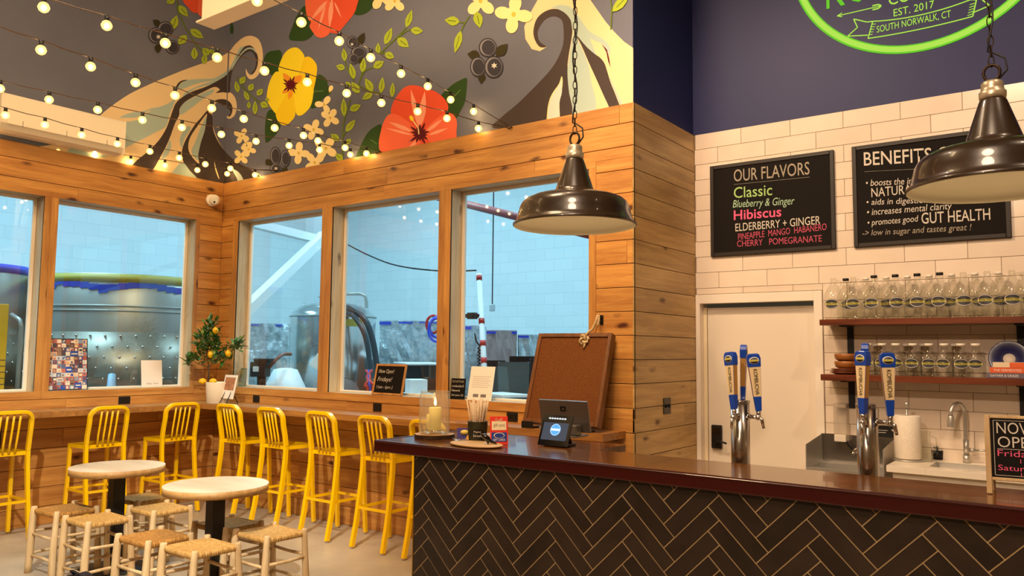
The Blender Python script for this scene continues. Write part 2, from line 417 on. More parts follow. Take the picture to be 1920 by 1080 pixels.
# left wall
hA = [(WA[0][0], WA[0][1], ZS, ZH), (WA[1][0], WA[1][1], ZS, ZH)]
mb = MB(); planks(mb, YN, YB, frA, [(WA[0][0]-E_, WA[1][1]+E_, ZS-.07, ZH+E_)], 0, seed=3)
X0, X1 = XA-.19, XA-CD             # the solid wall behind the boards
mb.box((X0, YN, 0), (X1, YB+.19, ZS-.02), 1); mb.box((X0, YN, ZH+.02), (X1, YB+CD, CEIL), 1)
mb.box((X0, YN, ZS-.02), (X1, WA[0][0]-.02, ZH+.02), 1); mb.box((X0, WA[0][1]+.02, ZS-.02), (X1, WA[1][0]-.02, ZH+.02), 1)
mb.box((X0, WA[1][1]+.02, ZS-.02), (X1, YB+.19, ZH+.02), 1)
struct('wall_left', mb, ['pine_y', 'mural_grey'])
# back wall
mb = MB(); planks(mb, XA, XC, frB, [(WB[0][0]-.085, WB[2][1]+.06, ZS-.07, ZH+E_)], 0, seed=5)
Y0, Y1 = YB+CD, YB+.19
mb.box((X0, Y0, 0), (XC-CD, Y1, ZS-.02), 1); mb.box((X0, Y0, ZH+.02), (XC-CD, Y1, CEIL), 1)
xs = [XA-CD, *[v for w in WB for v in (w[0]-.02, w[1]+.02)], XC-CD]
for a, b in zip(xs[::2], xs[1::2]): mb.box((a, Y0, ZS-.02), (b, Y1, ZH+.02), 1)
struct('wall_back', mb, ['pine_x', 'mural_grey'])
# return wall between the windows and the tiled wall
mb = MB(); planks(mb, YB-0.0, YD, frC, [], 0, seed=8)
mb.box((XC-.05, Y1+.001, 0), (XC-CD-.001, YD+.15, CEIL), 1); mb.box((XC-CD-.0005, YB+CD+.0005, TOP), (XC-.012, YD+.1, CEIL), 1)
struct('wall_return', mb, ['pine_tan', 'navy_paint'])

# windows: lining, casing strips, white bead, pane
def window(n, u0, u1, frame, jz, jx, jy, left_c, right_c):
    """frame(u, z, d): d = 0 at the wall face, growing into the wall"""
    def bx(mb, a, b, mi=0):
        lo = [min(a[i], b[i]) for i in range(3)]; hi = [max(a[i], b[i]) for i in range(3)]; mb.box(lo, hi, mi, .0015)
    D = .178
    mb = MB()
    bx(mb, frame(u0-.02, ZS, .001), frame(u0, ZH, D)); bx(mb, frame(u1, ZS, .001), frame(u1+.02, ZH, D))
    bx(mb, frame(u0-.02, ZH, .001), frame(u1+.02, ZH+.02, D), 1); bx(mb, frame(u0-.02, ZS-.02, .001), frame(u1+.02, ZS, D), 1)
    w = struct('window_%d' % n, mb, [jz, jx])
    mb = MB()                                                       # casing strip on the wall face
    bx(mb, frame(u0-left_c, ZS-.07, -.004), frame(u0, ZH, .016)); bx(mb, frame(u1, ZS-.07, -.004), frame(u1+right_c, ZH, .016))
    mb.build('casing', 'pine_z', w)
    mb = MB(); bx(mb, frame(u0-left_c, ZH, -.004), frame(u1+right_c, ZH+E_, .016)); mb.build('head_casing', jy, w)
    mb = MB(); bx(mb, frame(u0-left_c+.0006, ZS-.068, -.008), frame(u1+right_c-.0006, ZS, .014)); mb.build('sill_apron', jy, w)
    mb = MB(); t = .028
    bx(mb, frame(u0+.0005, ZS+.0005, D-.03), frame(u0+t, ZH-.0005, D-.001)); bx(mb, frame(u1-t, ZS+.0005, D-.03), frame(u1-.0005, ZH-.0005, D-.001))
    bx(mb, frame(u0+t, ZH-t, D-.03), frame(u1-t, ZH-.0005, D-.001)); bx(mb, frame(u0+t, ZS+.0005, D-.03), frame(u1-t, ZS+.018, D-.001))
    mb.build('window_frame', 'white_trim', w)
    mb = MB(); bx(mb, frame(u0+t, ZS+.018, D-.018), frame(u1-t, ZH-t, D-.012)); mb.build('glass_pane', 'window_glass', w)
    return w
fA = lambda u, z, d: (XA-d, u, z)
fB = lambda u, z, d: (u, YB+d, z)
hw = (WA[1][0]-WA[0][1])/2
window(1, *WA[0], fA, 'reveal_z', 'reveal_y', 'pine_y', E_, hw-.0005); window(2, *WA[1], fA, 'reveal_z', 'reveal_y', 'pine_y', hw-.0005, E_)
h1 = (WB[1][0]-WB[0][1])/2; h2 = (WB[2][0]-WB[1][1])/2
window(3, *WB[0], fB, 'reveal_z', 'reveal_x', 'pine_x', .085, h1-.0005)
window(4, *WB[1], fB, 'reveal_z', 'reveal_x', 'pine_x', h1-.0005, h2-.0005)
window(5, *WB[2], fB, 'reveal_z', 'reveal_x', 'pine_x', h2-.0005, .06)

# tiled wall with its door opening, navy above
DX0, DX1, DZ = -2.552, -1.653, 1.972          # opening of the door
mb = MB()
T0, T1 = YD+.008, YD+.15
mb.box((XC-.012, T0, 0), (DX0-.02, T1, TOP), 1); mb.box((DX0-.02, T0, DZ+.02), (DX1+.02, T1, TOP), 1); mb.box((DX1+.02, T0, 0), (XR, T1, TOP), 1)
mb.box((XC-.011, T0-.004, TOP), (XR, T1, CEIL), 2)
TW, TH = .3855, .1272
rows = int(TOP/TH)+1
for r_ in range(rows):
    zt = TOP-r_*TH; zb = max(0, zt-TH)
    off = (-2.193 if r_ % 2 == 0 else -2.003)
    k0 = math.floor((XC-off)/TW)
    for k in range(k0, int((XR-off)/TW)+1):
        a, b = max(XC, off+k*TW), min(XR, off+(k+1)*TW)
        spans = [(a, b, zb)]
        if zb < 2.045:                                               # clear of the door casing
            if zt <= 2.045: spans = [(max(a, -1.592), b, zb)]
            else: spans = [(a, min(b, -1.592), 2.045), (max(a, -1.592), b, zb)]
        for p, q, zz in spans:
            if q-p > .012: mb.box((p+.0014, YD, zz+.0014), (q-.0014, T0+.001, zt-.0014), 0, .0016)
struct('wall_tiled', mb, ['subway_tile', 'grout', 'navy_paint'])
# door
mb = MB()                                                            # leaf
mb.box((DX0+.035, YD+.075, .01), (DX1-.0, YD+.115, DZ-.035), 0, .002)
mb2 = mb; d = struct('door_1', mb2, ['door_paint'])
mb = MB(); c0, c1, ct = -2.586+.002, -1.596, 2.042
for a, b, z0, z1 in ((c0, DX0+.004, 0, ct), (DX1-.004, c1, 0, ct), (DX0+.004, DX1-.004, DZ-.004, ct)):
    mb.box((a, YD-.012, z0), (b, YD+.012, z1), 0, .003)
mb.build('casing', 'white_trim', d)
mb = MB(); mb.box((DX0-.018, YD+.012, 0), (DX0, YD+.148, DZ)); mb.box((DX1, YD+.012, 0), (DX1+.018, YD+.148, DZ)); mb.box((DX0, YD+.012, DZ), (DX1, YD+.148, DZ+.018))
mb.build('door_jamb', 'white_trim', d)
mb = MB(); mb.box((DX0+.0, YD+.072, .01), (DX0+.03, YD+.118, DZ-.03), 0, .002); mb.build('door_stop', 'cream', d)
mb = MB(); px = at(1345, 818, y=YD+.07)
mb.box((px.x-.042, YD+.045, px.z-.095), (px.x+.042, YD+.0745, px.z+.09), 0, .012, 3)
mb.box((px.x-.03, YD+.041, px.z+.02), (px.x+.03, YD+.046, px.z+.075), 1, .002)
mb.build('keypad_lock', ['black', 'dark_steel'], d)
mb = MB(); mb.cyl((px.x+.01, YD+.05, px.z-.035), (px.x+.01, YD+.005, px.z-.035), .009, seg=12)
mb.tube([(px.x+.01, YD+.006, px.z-.035), (px.x+.06, YD+.004, px.z-.033), (px.x+.1, YD+.006, px.z-.045)], .008, 8); mb.build('lever_handle', 'black', d)

# floor, ceiling and the closing walls
mb = MB(); mb.box((X0, YN-.1, -.12), (XR+.1, YD+.2, 0)); struct('floor', mb, 'concrete')
mb = MB(); mb.box((X0, YN-.1, CEIL), (XR+.1, YD+.16, CEIL+.1)); struct('ceiling', mb, 'ceiling_paint')
mb = MB(); mb.box((XR, YN, 0), (XR+.1, YD, CEIL)); struct('wall_right', mb, 'cream')
mb = MB(); mb.box((XA-CD, YN-.1, 0), (XR, YN, CEIL)); struct('wall_front', mb, 'cream')
# brewery hall behind the windows
mb = MB(); mb.box((HX, YN, -.12), (X0-.001, HY, -.001)); mb.box((X0, YB+.2, -.12), (XC-.055, HY, -.001)); struct('floor_brewery', mb, 'hall_floor')
mb = MB(); mb.box((HX, YN, HZ), (X0-.001, HY, HZ+.1)); mb.box((X0, YB+.2, HZ), (XC-.055, HY, HZ+.1)); struct('ceiling_brewery', mb, 'hall_paint')
mb = MB(); mb.box((HX-.1, YN, 0), (HX, HY+.1, HZ)); struct('wall_brewery_left', mb, 'hall_block_y')
mb = MB(); mb.box((HX, HY, 0), (XC-.05, HY+.1, HZ)); struct('wall_brewery_back', mb, 'hall_block_x')
mb = MB(); mb.box((XC-.16, YB+.21, 0), (XC-.06, HY, HZ)); struct('wall_brewery_right', mb, 'hall_paint')

# ---------------------------------------------------------------- window ledge, outlets, camera
LZ = 1.025
mb = MB()
LA, LB = XA+.42, YB-.42
mb.poly([(XA+.002, YN+.05, LZ-.05), (LA, YN+.05, LZ-.05), (LA, LB, LZ-.05), (-2.656, LB+.1, LZ-.05), (-2.656, YB-.002, LZ-.05), (XA+.002, YB-.002, LZ-.05)], 0, (0, 0, .05))
wood('ledge_wood', '#bd8340', '#8d5a28', '#4a230c', 'X'); o = mb.build('window_ledge', 'ledge_wood')
tag(o, 'long pine ledge running under the windows around the corner', 'ledge')
def bracket(loc, rz, label):
    t = thing('ledge_bracket', label, 'bracket', loc, rz, 'black brackets under the ledge')
    mb = MB(); mb.box((-.03, 0, -.32), (.03, .012, 0), 0, .002); mb.build('wall_plate', 'black', t)
    mb = MB(); mb.box((-.03, .012, -.012), (.03, .36, 0), 0, .002); mb.build('shelf_arm', 'black', t); return t
for k, y in enumerate((2.9, .9)): bracket((XA+.001, y, LZ-.0505), -PI/2, ['black steel bracket under the left ledge behind the nearest yellow stool', 'black steel bracket under the left ledge outside the picture'][k])
def outlet(loc, rz, w, h, label, horiz=False):
    t = thing('wall_outlet', label, 'outlet', loc, rz, 'black outlets in the planking')
    mb = MB(); mb.box((-w/2, -.006, -h/2), (w/2, 0, h/2), 0, .002); mb.build('cover_plate', 'black', t)
    mb = MB()
    for s in (-1, 1):
        c = s*.022
        if w > h: mb.box((c-.014, -.008, -.017), (c+.014, -.0062, .017), 0, .002)
        else: mb.box((-.017, -.008, c-.014), (.017, -.0062, c+.014), 0, .002)
    mb.build('socket', 'dark_steel', t)
    return t
p = at(233, 748, x=XA); outlet((XA+.001, p.y, 1.065), PI/2, .115, .07, 'black outlet in the left wall below the photo collage window')
for px, py, lb in ((481, 747, 'black outlet below the window beside the potted lemon tree'), (708, 760, 'black outlet below the small chalkboard on the sill'), (961, 771, 'black outlet below the white flyer on the glass')):
    p = at(px, py, y=YB); outlet((p.x, YB-.001, 1.066), 0, .105, .07, lb)
p = at(1250, 761, x=XC)
t = thing('light_switch', 'grey double switch plate on the planked return wall', 'switch', (XC+.001, p.y, p.z), PI/2)
mb = MB(); mb.box((-.062, -.006, -.06), (.062, 0, .06), 0, .003); mb.build('cover_plate', 'dark_steel', t)
for s in (-1, 1):
    mb = MB(); mb.box((-.006+s*.024, -.018, -.012), (.006+s*.024, -.0062, .012), 0, .002); mb.build('toggle', 'black', t)
# security camera in the corner
p = at(402, 375, x=XA+.06)
t = thing('security_camera', 'white dome security camera in the corner above the left window', 'camera', (XA+.001, p.y, p.z))
mb = MB(); mb.lathe([(0, 0), (.065, 0), (.065, .02), (.055, .035), (0, .035)], mtx=Matrix.Rotation(PI/2, 4, 'Y'), seg=24); mb.build('mount', 'white', t)
dv = (EYE-p); dv.z = -1.0; dv.normalize()
mb = MB(); mb.sph((.06, 0, 0), .058, 0); mb.build('ball_housing', 'white', t)
mb = MB(); c = Vector((.06, 0, 0)); f = (EYE-Vector((XA, p.y, p.z+.9))).normalized()
mb.cyl(c+f*.045, c+f*.066, .04, .036, 20, 0); mb.build('lens_collar', 'white', t)
mb = MB()
for s in (-1, 1): mb.cyl(c+f*.06+Vector((0, 0, s*.016)), c+f*.0675+Vector((0, 0, s*.016)), .0105, seg=14)
mb.build('lens', 'black_gloss', t)

# ---------------------------------------------------------------- yellow metal bar stools
def make_stool(label, group):
    t = thing('bar_stool', label, 'stool', (0, 0, 0), 0, group)       # faces +y, origin on the floor under the seat
    SZ = .715; Y = 'yellow_metal'
    mb = MB(); b = bmesh.new()
    # seat: pressed sheet with a shallow dish
    n = 10
    gv = [[None]*(n+1) for _ in range(n+1)]
    for i in range(n+1):
        for j in range(n+1):
            x = -1+2*i/n; y = -1+2*j/n
            dip = -.012*(1-x*x)*(1-y*y)
            wd = .172+.006*y
            gv[i][j] = b.verts.new((x*wd, .02+y*.148, SZ+dip))
    for i in range(n):
        for j in range(n): b.faces.new((gv[i][j], gv[i+1][j], gv[i+1][j+1], gv[i][j+1]))
    r = bmesh.ops.extrude_face_region(b, geom=b.faces[:]); nv = [g for g in r['geom'] if isinstance(g, bmesh.types.BMVert)]
    bmesh.ops.translate(b, verts=nv, vec=(0, 0, -.032))
    for v in nv: v.co.z = min(v.co.z, SZ-.032)
    mb.join(b, 0, False); mb.build('seat', Y, t)
    # rear legs run up into the bent back hoop
    def leg_path(s):
        return [(s*.172, -.235, .012), (s*.17, -.195, .2), (s*.168, -.165, .4), (s*.166, -.142, .6), (s*.166, -.138, .715), (s*.166, -.15, .80)]
    def strip(pts, w, h, name, mi=0):
        mb = MB(); P = [Vector(p) for p in pts]; vs = []
        for i, p in enumerate(P):
            d = (P[min(i+1, len(P)-1)]-P[max(i-1, 0)]).normalized()
            x = Vector((0, 1, 0)); x = (x-d*x.dot(d)).normalized(); y = d.cross(x)
            vs.append([mb.bm.verts.new(p+x*a*w/2+y*c*h/2) for a, c in ((-1, -1), (1, -1), (1, 1), (-1, 1))])
        for A, B in zip(vs, vs[1:]):
            for k in range(4): f = mb.bm.faces.new((A[k], A[(k+1) % 4], B[(k+1) % 4], B[k]))
        mb.bm.faces.new(vs[0][::-1]); mb.bm.faces.new(vs[-1])
        bmesh.ops.bevel(mb.bm, geom=[e for e in mb.bm.edges if abs((e.verts[0].co-e.verts[1].co).normalized().z) > .5 or True], offset=.004, segments=1, affect='EDGES')
        return mb.build(name, Y, t)
    for s in (-1, 1):
        lg = strip(leg_path(s)[:5], .042, .03, 'leg')
        mb = MB(); mb.sph((s*.172, -.235, .009), .011, 0, 12, 8); mb.cyl((s*.172, -.235, .006), (s*.172, -.235, .016), .006, seg=8); mb.build('foot', 'chrome', lg)
        lg = strip([(s*.178, .185, .012), (s*.17, .165, .35), (s*.166, .15, .69)], .034, .03, 'leg')
        mb = MB(); mb.sph((s*.178, .185, .009), .011, 0, 12, 8); mb.cyl((s*.178, .185, .006), (s*.178, .185, .016), .006, seg=8); mb.build('foot', 'chrome', lg)
    hoop = []
    for s, rng in ((-1, range(0, 7)), (1, range(6, -1, -1))):
        if s == -1: hoop += [(-.166, -.138, .715), (-.166, -.15, .80), (-.164, -.172, .90)]
        for k in rng:
            a = PI/2*k/6
            x = s*(.164-.075*(1-math.cos(a))); z = .965+.075*math.sin(a); hoop.append((x, -.18-.02*math.sin(a)-(z-.965)*.1, z))
        if s == 1: hoop += [(.164, -.172, .90), (.166, -.15, .80), (.166, -.138, .715)]
    strip(hoop, .042, .03, 'back_frame')
    for k in range(4):
        x = -.072+.048*k
        mb = MB(); mb.tube([(x*.95, -.135, .705), (x, -.152, .80), (x, -.176, .90), (x, -.204, 1.03)], .009, 8); mb.build('back_spindle', Y, t)
    for s in (-1, 1):
        mb = MB(); mb.bar((s*.169, -.18, .315), (s*.169, .166, .315), .013, .022); mb.build('footrest_bar', Y, t)
    mb = MB(); mb.bar((-.169, .166, .315), (.169, .166, .315), .013, .022); mb.build('footrest_bar', Y, t)
    mb = MB(); mb.bar((-.169, -.18, .315), (.169, -.18, .315), .013, .022); mb.build('footrest_bar', Y, t)
    return t
BG, AG = 'yellow bar stools along the back ledge', 'yellow bar stools along the left ledge'
st = make_stool('yellow metal bar stool nearest the corner under the back windows', BG)
YS = 4.66
blab = ['yellow bar stool second from the corner along the back ledge, behind the round table', 'yellow bar stool third from the corner along the back ledge',
        'yellow bar stool fourth from the corner, its seat partly behind the counter end', 'yellow bar stool mostly hidden behind the counter and the candle jar']
st.location = (-6.57, YS, 0)
for x, lb in zip((-5.945, -5.27, -4.63, -4.06), blab): dup(st, (x, YS, 0), 0, lb, BG)
for y, lb in ((2.80, 'yellow bar stool at the left edge of the photo under the ledge'), (3.60, 'yellow bar stool under the photo collage window, middle of the left three'),
              (4.30, 'yellow bar stool on the left wall nearest the lemon tree')): dup(st, (-7.25, y, 0), PI/2, lb, AG)

# ---------------------------------------------------------------- round tables
wood('table_top', '#f4e9d6', '#e6d4b8', '#b8925e', 'X', .4, .03, knots=0, grain=.8)
wood('table_edge', '#cfa467', '#a87c42', '#7d5628', 'X', .5, .03, knots=0)
TZ = .72
def make_table(loc, label):
    t = thing('round_table', label, 'table', loc, 0, 'small round cafe tables')
    mb = MB(); mb.cyl((0, 0, TZ-.045), (0, 0, TZ), .315, .315, 72, 0, True); b = mb.bm
    for f in b.faces: f.material_index = 0 if f.normal.z > .9 else 1
    mb.build('tabletop', ['table_top', 'table_edge'], t)
    mb = MB(); mb.box((-.12, -.12, TZ-.055), (.12, .12, TZ-.0455), 0, .002); mb.build('top_plate', 'black', t)
    mb = MB(); mb.box((-.043, -.043, .014), (.043, .043, TZ-.055), 0, .004); mb.build('post', 'black', t)
    mb = MB(); mb.lathe([(0, 0), (.23, 0), (.23, .008), (.05, .016), (0, .016)], seg=40); mb.build('base', 'black', t)
    return t
T1_ = make_table((-5.70, 2.985, 0), 'small round wooden table nearer the left windows')
T2_ = dup(T1_, (-4.48, 2.98, 0), 0, 'small round wooden table nearer the bar counter')

# ---------------------------------------------------------------- straw-seated stools
noisy('rush', '#dfb974', '#b08140', 26, .75, .3, 4, .5, stretch=(1, 6, 1))
noisy('rush_dark', '#cf9a50', '#98682e', 26, .75, .3, 4, .5, stretch=(1, 6, 1))
wood('peeled_wood', '#e8d0a4', '#c8a36c', '#8a6234', 'Z', .55, .1, knots=0)
def make_straw(label):
    t = thing('straw_stool', label, 'stool', (0, 0, 0), 0, 'straw seated stools at the round tables')
    w, d, H = .155, .135, .455
    rnd = random.Random(3)
    for i, (sx, sy) in enumerate(((-1, -1), (1, -1), (1, 1), (-1, 1))):
        mb = MB(); k = 8; pts = []; rr = []
        for j in range(k+1):
            u = j/k
            pts.append((sx*(w+.022*(1-u))+.004*math.sin(5*u+i), sy*(d+.02*(1-u))+.004*math.cos(4*u+2*i), H*u+.0005)); rr.append(.0225+.003*math.sin(3*u+i)-.002*u)
        rr[-1] *= .8; pts.insert(-1, tuple(Vector(pts[-1])-Vector((0, 0, .006)))); rr.insert(-1, rr[-1]/.8)
        mb.tube(pts, rr, 10, 0); mb.build('leg', 'peeled_wood', t)
    # woven seat: four cord-wrapped triangles that sink towards the middle
    mb = MB(); b = bmesh.new(); n = 24; zc = H-.03; rows = []
    for i in range(n+1):
        row = []
        for j in range(n+1):
            x = -1+2*i/n; y = -1+2*j/n; e = max(abs(x), abs(y))
            z = zc + .016*e*e + .002*math.sin(e*38) - (.014 if e > .99 else 0)
            row.append(b.verts.new((x*w*1.02, y*d*1.02, z)))
        rows.append(row)
    for i in range(n):
        for j in range(n): b.faces.new((rows[i][j], rows[i+1][j], rows[i+1][j+1], rows[i][j+1]))
    r = bmesh.ops.extrude_face_region(b, geom=b.faces[:]); nv = [g for g in r['geom'] if isinstance(g, bmesh.types.BMVert)]
    for v in nv: v.co.z = zc-.012
    mb.join(b, 0, True)
    for s in (-1, 1):
        for k in range(22):                                           # cord turns round the rails
            u = -1+2*(k+.5)/22
            mb.sph((u*w*.93, s*d*1.0, zc-.001), .0095, 0, 6, 5, (.75, 1.3, 1.9)); mb.sph((s*w*1.0, u*d*.93, zc-.001), .0095, 0, 6, 5, (1.3, .75, 1.9))
    mb.build('seat', 'rush', t)
    for s in (-1, 1):
        for z, q in ((.12, .004), (.27, -.004)):
            mb = MB(); mb.tube([(-w-.015, s*(d+.008), z+.03*(s > 0)), (0, s*(d+.006), z+.03*(s > 0)+q), (w+.015, s*(d+.008), z+.03*(s > 0))], .0105, 8); mb.build('rung', 'peeled_wood', t)
            mb = MB(); mb.tube([(s*(w+.008), -d-.012, z+.015), (s*(w+.008), 0, z+.015+q), (s*(w+.008), d+.012, z+.015)], .0105, 8); mb.build('rung', 'peeled_wood', t)
    return t
sp = [(-5.875, 2.72, .02, 'straw stool at the left side of the farther-left table, nearest the yellow stools'), (-5.385, 2.705, -.03, 'straw stool in front of the black post of the left table'),
      (-5.87, 3.28, .03, 'straw stool behind the black post of the left table'), (-5.40, 3.15, -.02, 'pale straw stool between the two tables, right of the left post'),
      (-4.615, 2.665, .02, 'dark golden straw stool front left of the right table'), (-4.185, 2.70, -.02, 'straw stool in front of the black post of the right table'),
      (-4.59, 3.155, .02, 'straw stool behind the black post of the right table'), (-4.175, 3.17, -.03, 'pale straw stool right of the right table, facing the counter')]
s0 = None
for x, y, rz, lb in sp:
    if s0 is None: s0 = make_straw(lb); s0.location = (x, y, 0); s0.rotation_euler.z = rz
    else: dup(s0, (x, y, 0), rz, lb)
for o in list(C.collection.objects):                               # two of them have older, darker seats
    if o.parent is not None and o.name.startswith('seat') and o.parent.name.startswith('straw_stool') and (o.parent.location.x, o.parent.location.y) in [tuple(Vector(sp[i][:2])) for i in (0, 4)]:
        o.data = o.data.copy(); o.data.materials[0] = M['rush_dark']
# dark bag on the floor at the bottom edge
p = at(150, 1085, z=.30)
t = thing('dark_bag', 'dark rounded cloth bag at the bottom edge before the straw stools', 'bag', (p.x, p.y, 0))
mat('bag_cloth', '#1a141c', .85, bump=.2)
mb = MB(); b = bmesh.new(); bmesh.ops.create_icosphere(b, subdivisions=4, radius=1)
for v in b.verts:
    c = v.co; c.x = math.copysign(abs(c.x)**.7, c.x); c.y = math.copysign(abs(c.y)**.8, c.y); c.z = math.copysign(abs(c.z)**.75, c.z)
    v.co = Vector((c.x*.13, c.y*.09, .165+c.z*.165+.01*math.sin(c.x*4+c.y*3)))
mb.join(b, 0, True); mb.build('body', 'bag_cloth', t)
mb = MB(); mb.tube([(-.05, 0, .31), (-.045, -.03, .34), (0, -.04, .35), (.045, -.03, .34), (.05, 0, .31)], .007, 8); mb.build('handle', 'bag_cloth', t)

from mathutils.geometry import delaunay_2d_cdt
# ---------------------------------------------------------------- painted mural on the upper walls
for n, c in (('paint_cream', '#e6cb9e'), ('paint_teal', '#a9bcb4'), ('paint_teal_pale', '#c9d6cb'), ('paint_dark', '#453a37'), ('paint_red', '#f06c4a'), ('paint_red_deep', '#e45536'), ('paint_pink', '#f7a184'),
             ('paint_wine', '#5a0f18'), ('paint_yellow', '#f3da28'), ('paint_yellow_deep', '#eecb1a'), ('paint_orange', '#e9962a'), ('paint_leaf', '#2f4a20'), ('paint_leaf_line', '#5d7c3a'), ('paint_lime', '#a3b535'), ('paint_lime_dark', '#5f7420'),
             ('paint_blossom', '#f6dfa0'), ('paint_blossom_core', '#d9b84a'), ('paint_berry', '#3b3942'), ('paint_berry_light', '#85828c'), ('paint_berry_pale', '#d8d4cc'), ('paint_berry_leaf', '#37321c')):
    mat(n, c, .75, 0, .25)
MUR = {'A': thing('mural', 'painted mural with a cream and teal wave on the dark wall above the left windows', 'mural', (XA-CD, 3.5, TOP)),
       'B': thing('mural', 'painted mural of hibiscus flowers, vines and berries on the dark wall above the back windows', 'mural', (-5, YB+CD, TOP))}
KX = (418.5, 343.4); KY = (427.2, 0)             # the corner of the two walls as the photo shows it
LAYER = [0, 0]
def smooth(pts, n=5):
    out = []; N = len(pts)
    for i in range(N):
        p0, p1, p2, p3 = pts[i-1], pts[i], pts[(i+1) % N], pts[(i+2) % N]
        for k in range(n):
            t = k/n
            out.append(tuple(.5*((2*b)+(-a+c)*t+(2*a-5*b+4*c-d)*t*t+(-a+3*b-3*c+d)*t**3) for a, b, c, d in zip(p0, p1, p2, p3)))
    return out
def clip(pts, f):
    out = []; N = len(pts)
    for i in range(N):
        a, b = pts[i], pts[(i+1) % N]; fa, fb = f(a), f(b)
        if fa >= 0: out.append(a)
        if (fa >= 0) != (fb >= 0):
            t = fa/(fa-fb); out.append(tuple(x+(y-x)*t for x, y in zip(a, b)))
    return out
def corner(p): return p[0] - (KX[0] + (p[1]-KX[1])*(KY[0]-KX[0])/(KY[1]-KX[1]))
class Paint:
    """painted shapes traced on the photo, laid on the real wall faces as thin films"""
    def __init__(s, wall='B'): s.mbs = {w: MB() for w in wall}; s.mats = []; s.wall = wall; LAYER[0] = 0; LAYER[1] += 1
    def shape(s, pts, m, sm=True, n=5):
        if sm: pts = smooth(pts, n)
        if m not in s.mats: s.mats.append(m)
        mi = s.mats.index(m); LAYER[0] += 1; dep = .0004+.00003*LAYER[0]+.0004*LAYER[1]
        for w in ('AB' if s.wall == 'AB' else s.wall):
            q = pts
            if s.wall == 'AB': q = clip(q, (lambda p: 2.5-corner(p)) if w == 'A' else (lambda p: corner(p)+2.5))
            if len(q) < 3: continue
            P = [at(*p, x=XA-CD+dep) if w == 'A' else at(*p, y=YB+CD-dep) for p in q]
            P = [tuple(p) for p in P]
            P = clip(P, lambda p: p[2]-TOP+.01)
            if len(P) < 3: continue
            P2 = [P[0]]
            for p in P[1:]:
                if (Vector(p)-Vector(P2[-1])).length > .002: P2.append(p)
            if len(P2) < 3: continue
            k = 1 if w == 'A' else 0
            co, _, tri, *_r = delaunay_2d_cdt([Vector((p[k], p[2])) for p in P2], [], [list(range(len(P2)))], 1, 1e-5)
            vs = [s.mbs[w].bm.verts.new((P2[0][0], c.x, c.y) if w == 'A' else (c.x, P2[0][1], c.y)) for c in co]
            for t_ in tri:
                f = s.mbs[w].bm.faces.new([vs[i] for i in t_]); f.material_index = mi
        return s
    def ell(s, cx, cy, rx, ry, m, rot=0, n=22):
        c, q = math.cos(rot), math.sin(rot)
        return s.shape([(cx+rx*math.cos(2*PI*k/n)*c-ry*math.sin(2*PI*k/n)*q, cy+rx*math.cos(2*PI*k/n)*q+ry*math.sin(2*PI*k/n)*c) for k in range(n)], m, False)
    def stroke(s, pts, w, m):
        L_, R_ = [], []
        for i, p in enumerate(pts):
            a = pts[max(i-1, 0)]; b = pts[min(i+1, len(pts)-1)]; dx, dy = b[0]-a[0], b[1]-a[1]; l = math.hypot(dx, dy) or 1
            L_.append((p[0]-dy/l*w/2, p[1]+dx/l*w/2)); R_.append((p[0]+dy/l*w/2, p[1]-dx/l*w/2))
        return s.shape(L_+R_[::-1], m, False)
    def leaf(s, x0, y0, x1, y1, w, m, vein=None):
        """pointed leaf from its stalk end to its tip"""
        dx, dy = x1-x0, y1-y0; l = math.hypot(dx, dy); nx, ny = -dy/l, dx/l
        prof = ((0, 0), (.15, .62), (.4, 1), (.65, .8), (.85, .36), (1, 0))
        a = [(x0+dx*t+nx*w/2*k, y0+dy*t+ny*w/2*k) for t, k in prof]; b = [(x0+dx*t-nx*w/2*k, y0+dy*t-ny*w/2*k) for t, k in prof[1:-1]]
        s.shape(a+b[::-1], m, False)
        if vein: s.stroke([(x0+dx*.25, y0+dy*.25), (x0+dx*.78, y0+dy*.78)], max(1.2, w*.09), vein)
        return s
    def build(s, name, label=None):
        for w in s.mbs:
            if not s.mbs[w].bm.faces: s.mbs[w].bm.free(); continue
            o = s.mbs[w].build(name, s.mats, MUR[w], world=True, smooth='keep')
            if label: o['label'] = label
cr = lambda x0, y0, k, pts: [(x0+a/k, y0+b/k) for a, b in pts]

# --- wave across the corner
w = Paint('AB')
w.shape([(-60, 300), (20, 279), (80, 274), (130, 262), (165, 240), (195, 210), (240, 178), (283, 157), (340, 133), (398, 112), (427, 99), (440, 84), (455, 71), (470, 67), (484, 73), (491, 88), (493, 108), (489, 131), (480, 145), (469, 148.5), (462, 141), (461, 129),
         (466, 138), (473, 140), (481, 128), (484, 110), (480, 97), (472, 89), (462, 86), (450, 92), (440, 110), (431, 130), (432, 160), (424, 173), (433, 174), (441, 184), (444, 200), (440, 216), (430, 223), (424, 218.5), (432, 216), (435, 205), (432, 194), (424, 188),
         (408, 190), (400, 205), (398, 230), (410, 265), (430, 292), (455, 311), (490, 330), (478, 352), (418, 362), (200, 330), (-60, 330)], 'paint_cream', n=4)
w.shape([(-60, 262), (5, 235), (60, 245), (119, 264), (100, 271), (60, 270), (30, 268), (-60, 290)], 'mural_grey')
w.shape([(329, 186), (315, 194), (300, 200), (284, 203), (270, 208), (248, 211), (225, 220), (222, 238), (218, 262), (160, 264), (125, 286), (150, 302), (200, 294), (230, 280), (255, 267), (290, 249), (311, 237), (318, 214)], 'paint_teal')
w.shape([(222, 222), (240, 221), (256, 220), (270, 212), (284, 206), (273, 214), (264, 222), (248, 227), (222, 228)], 'paint_cream')
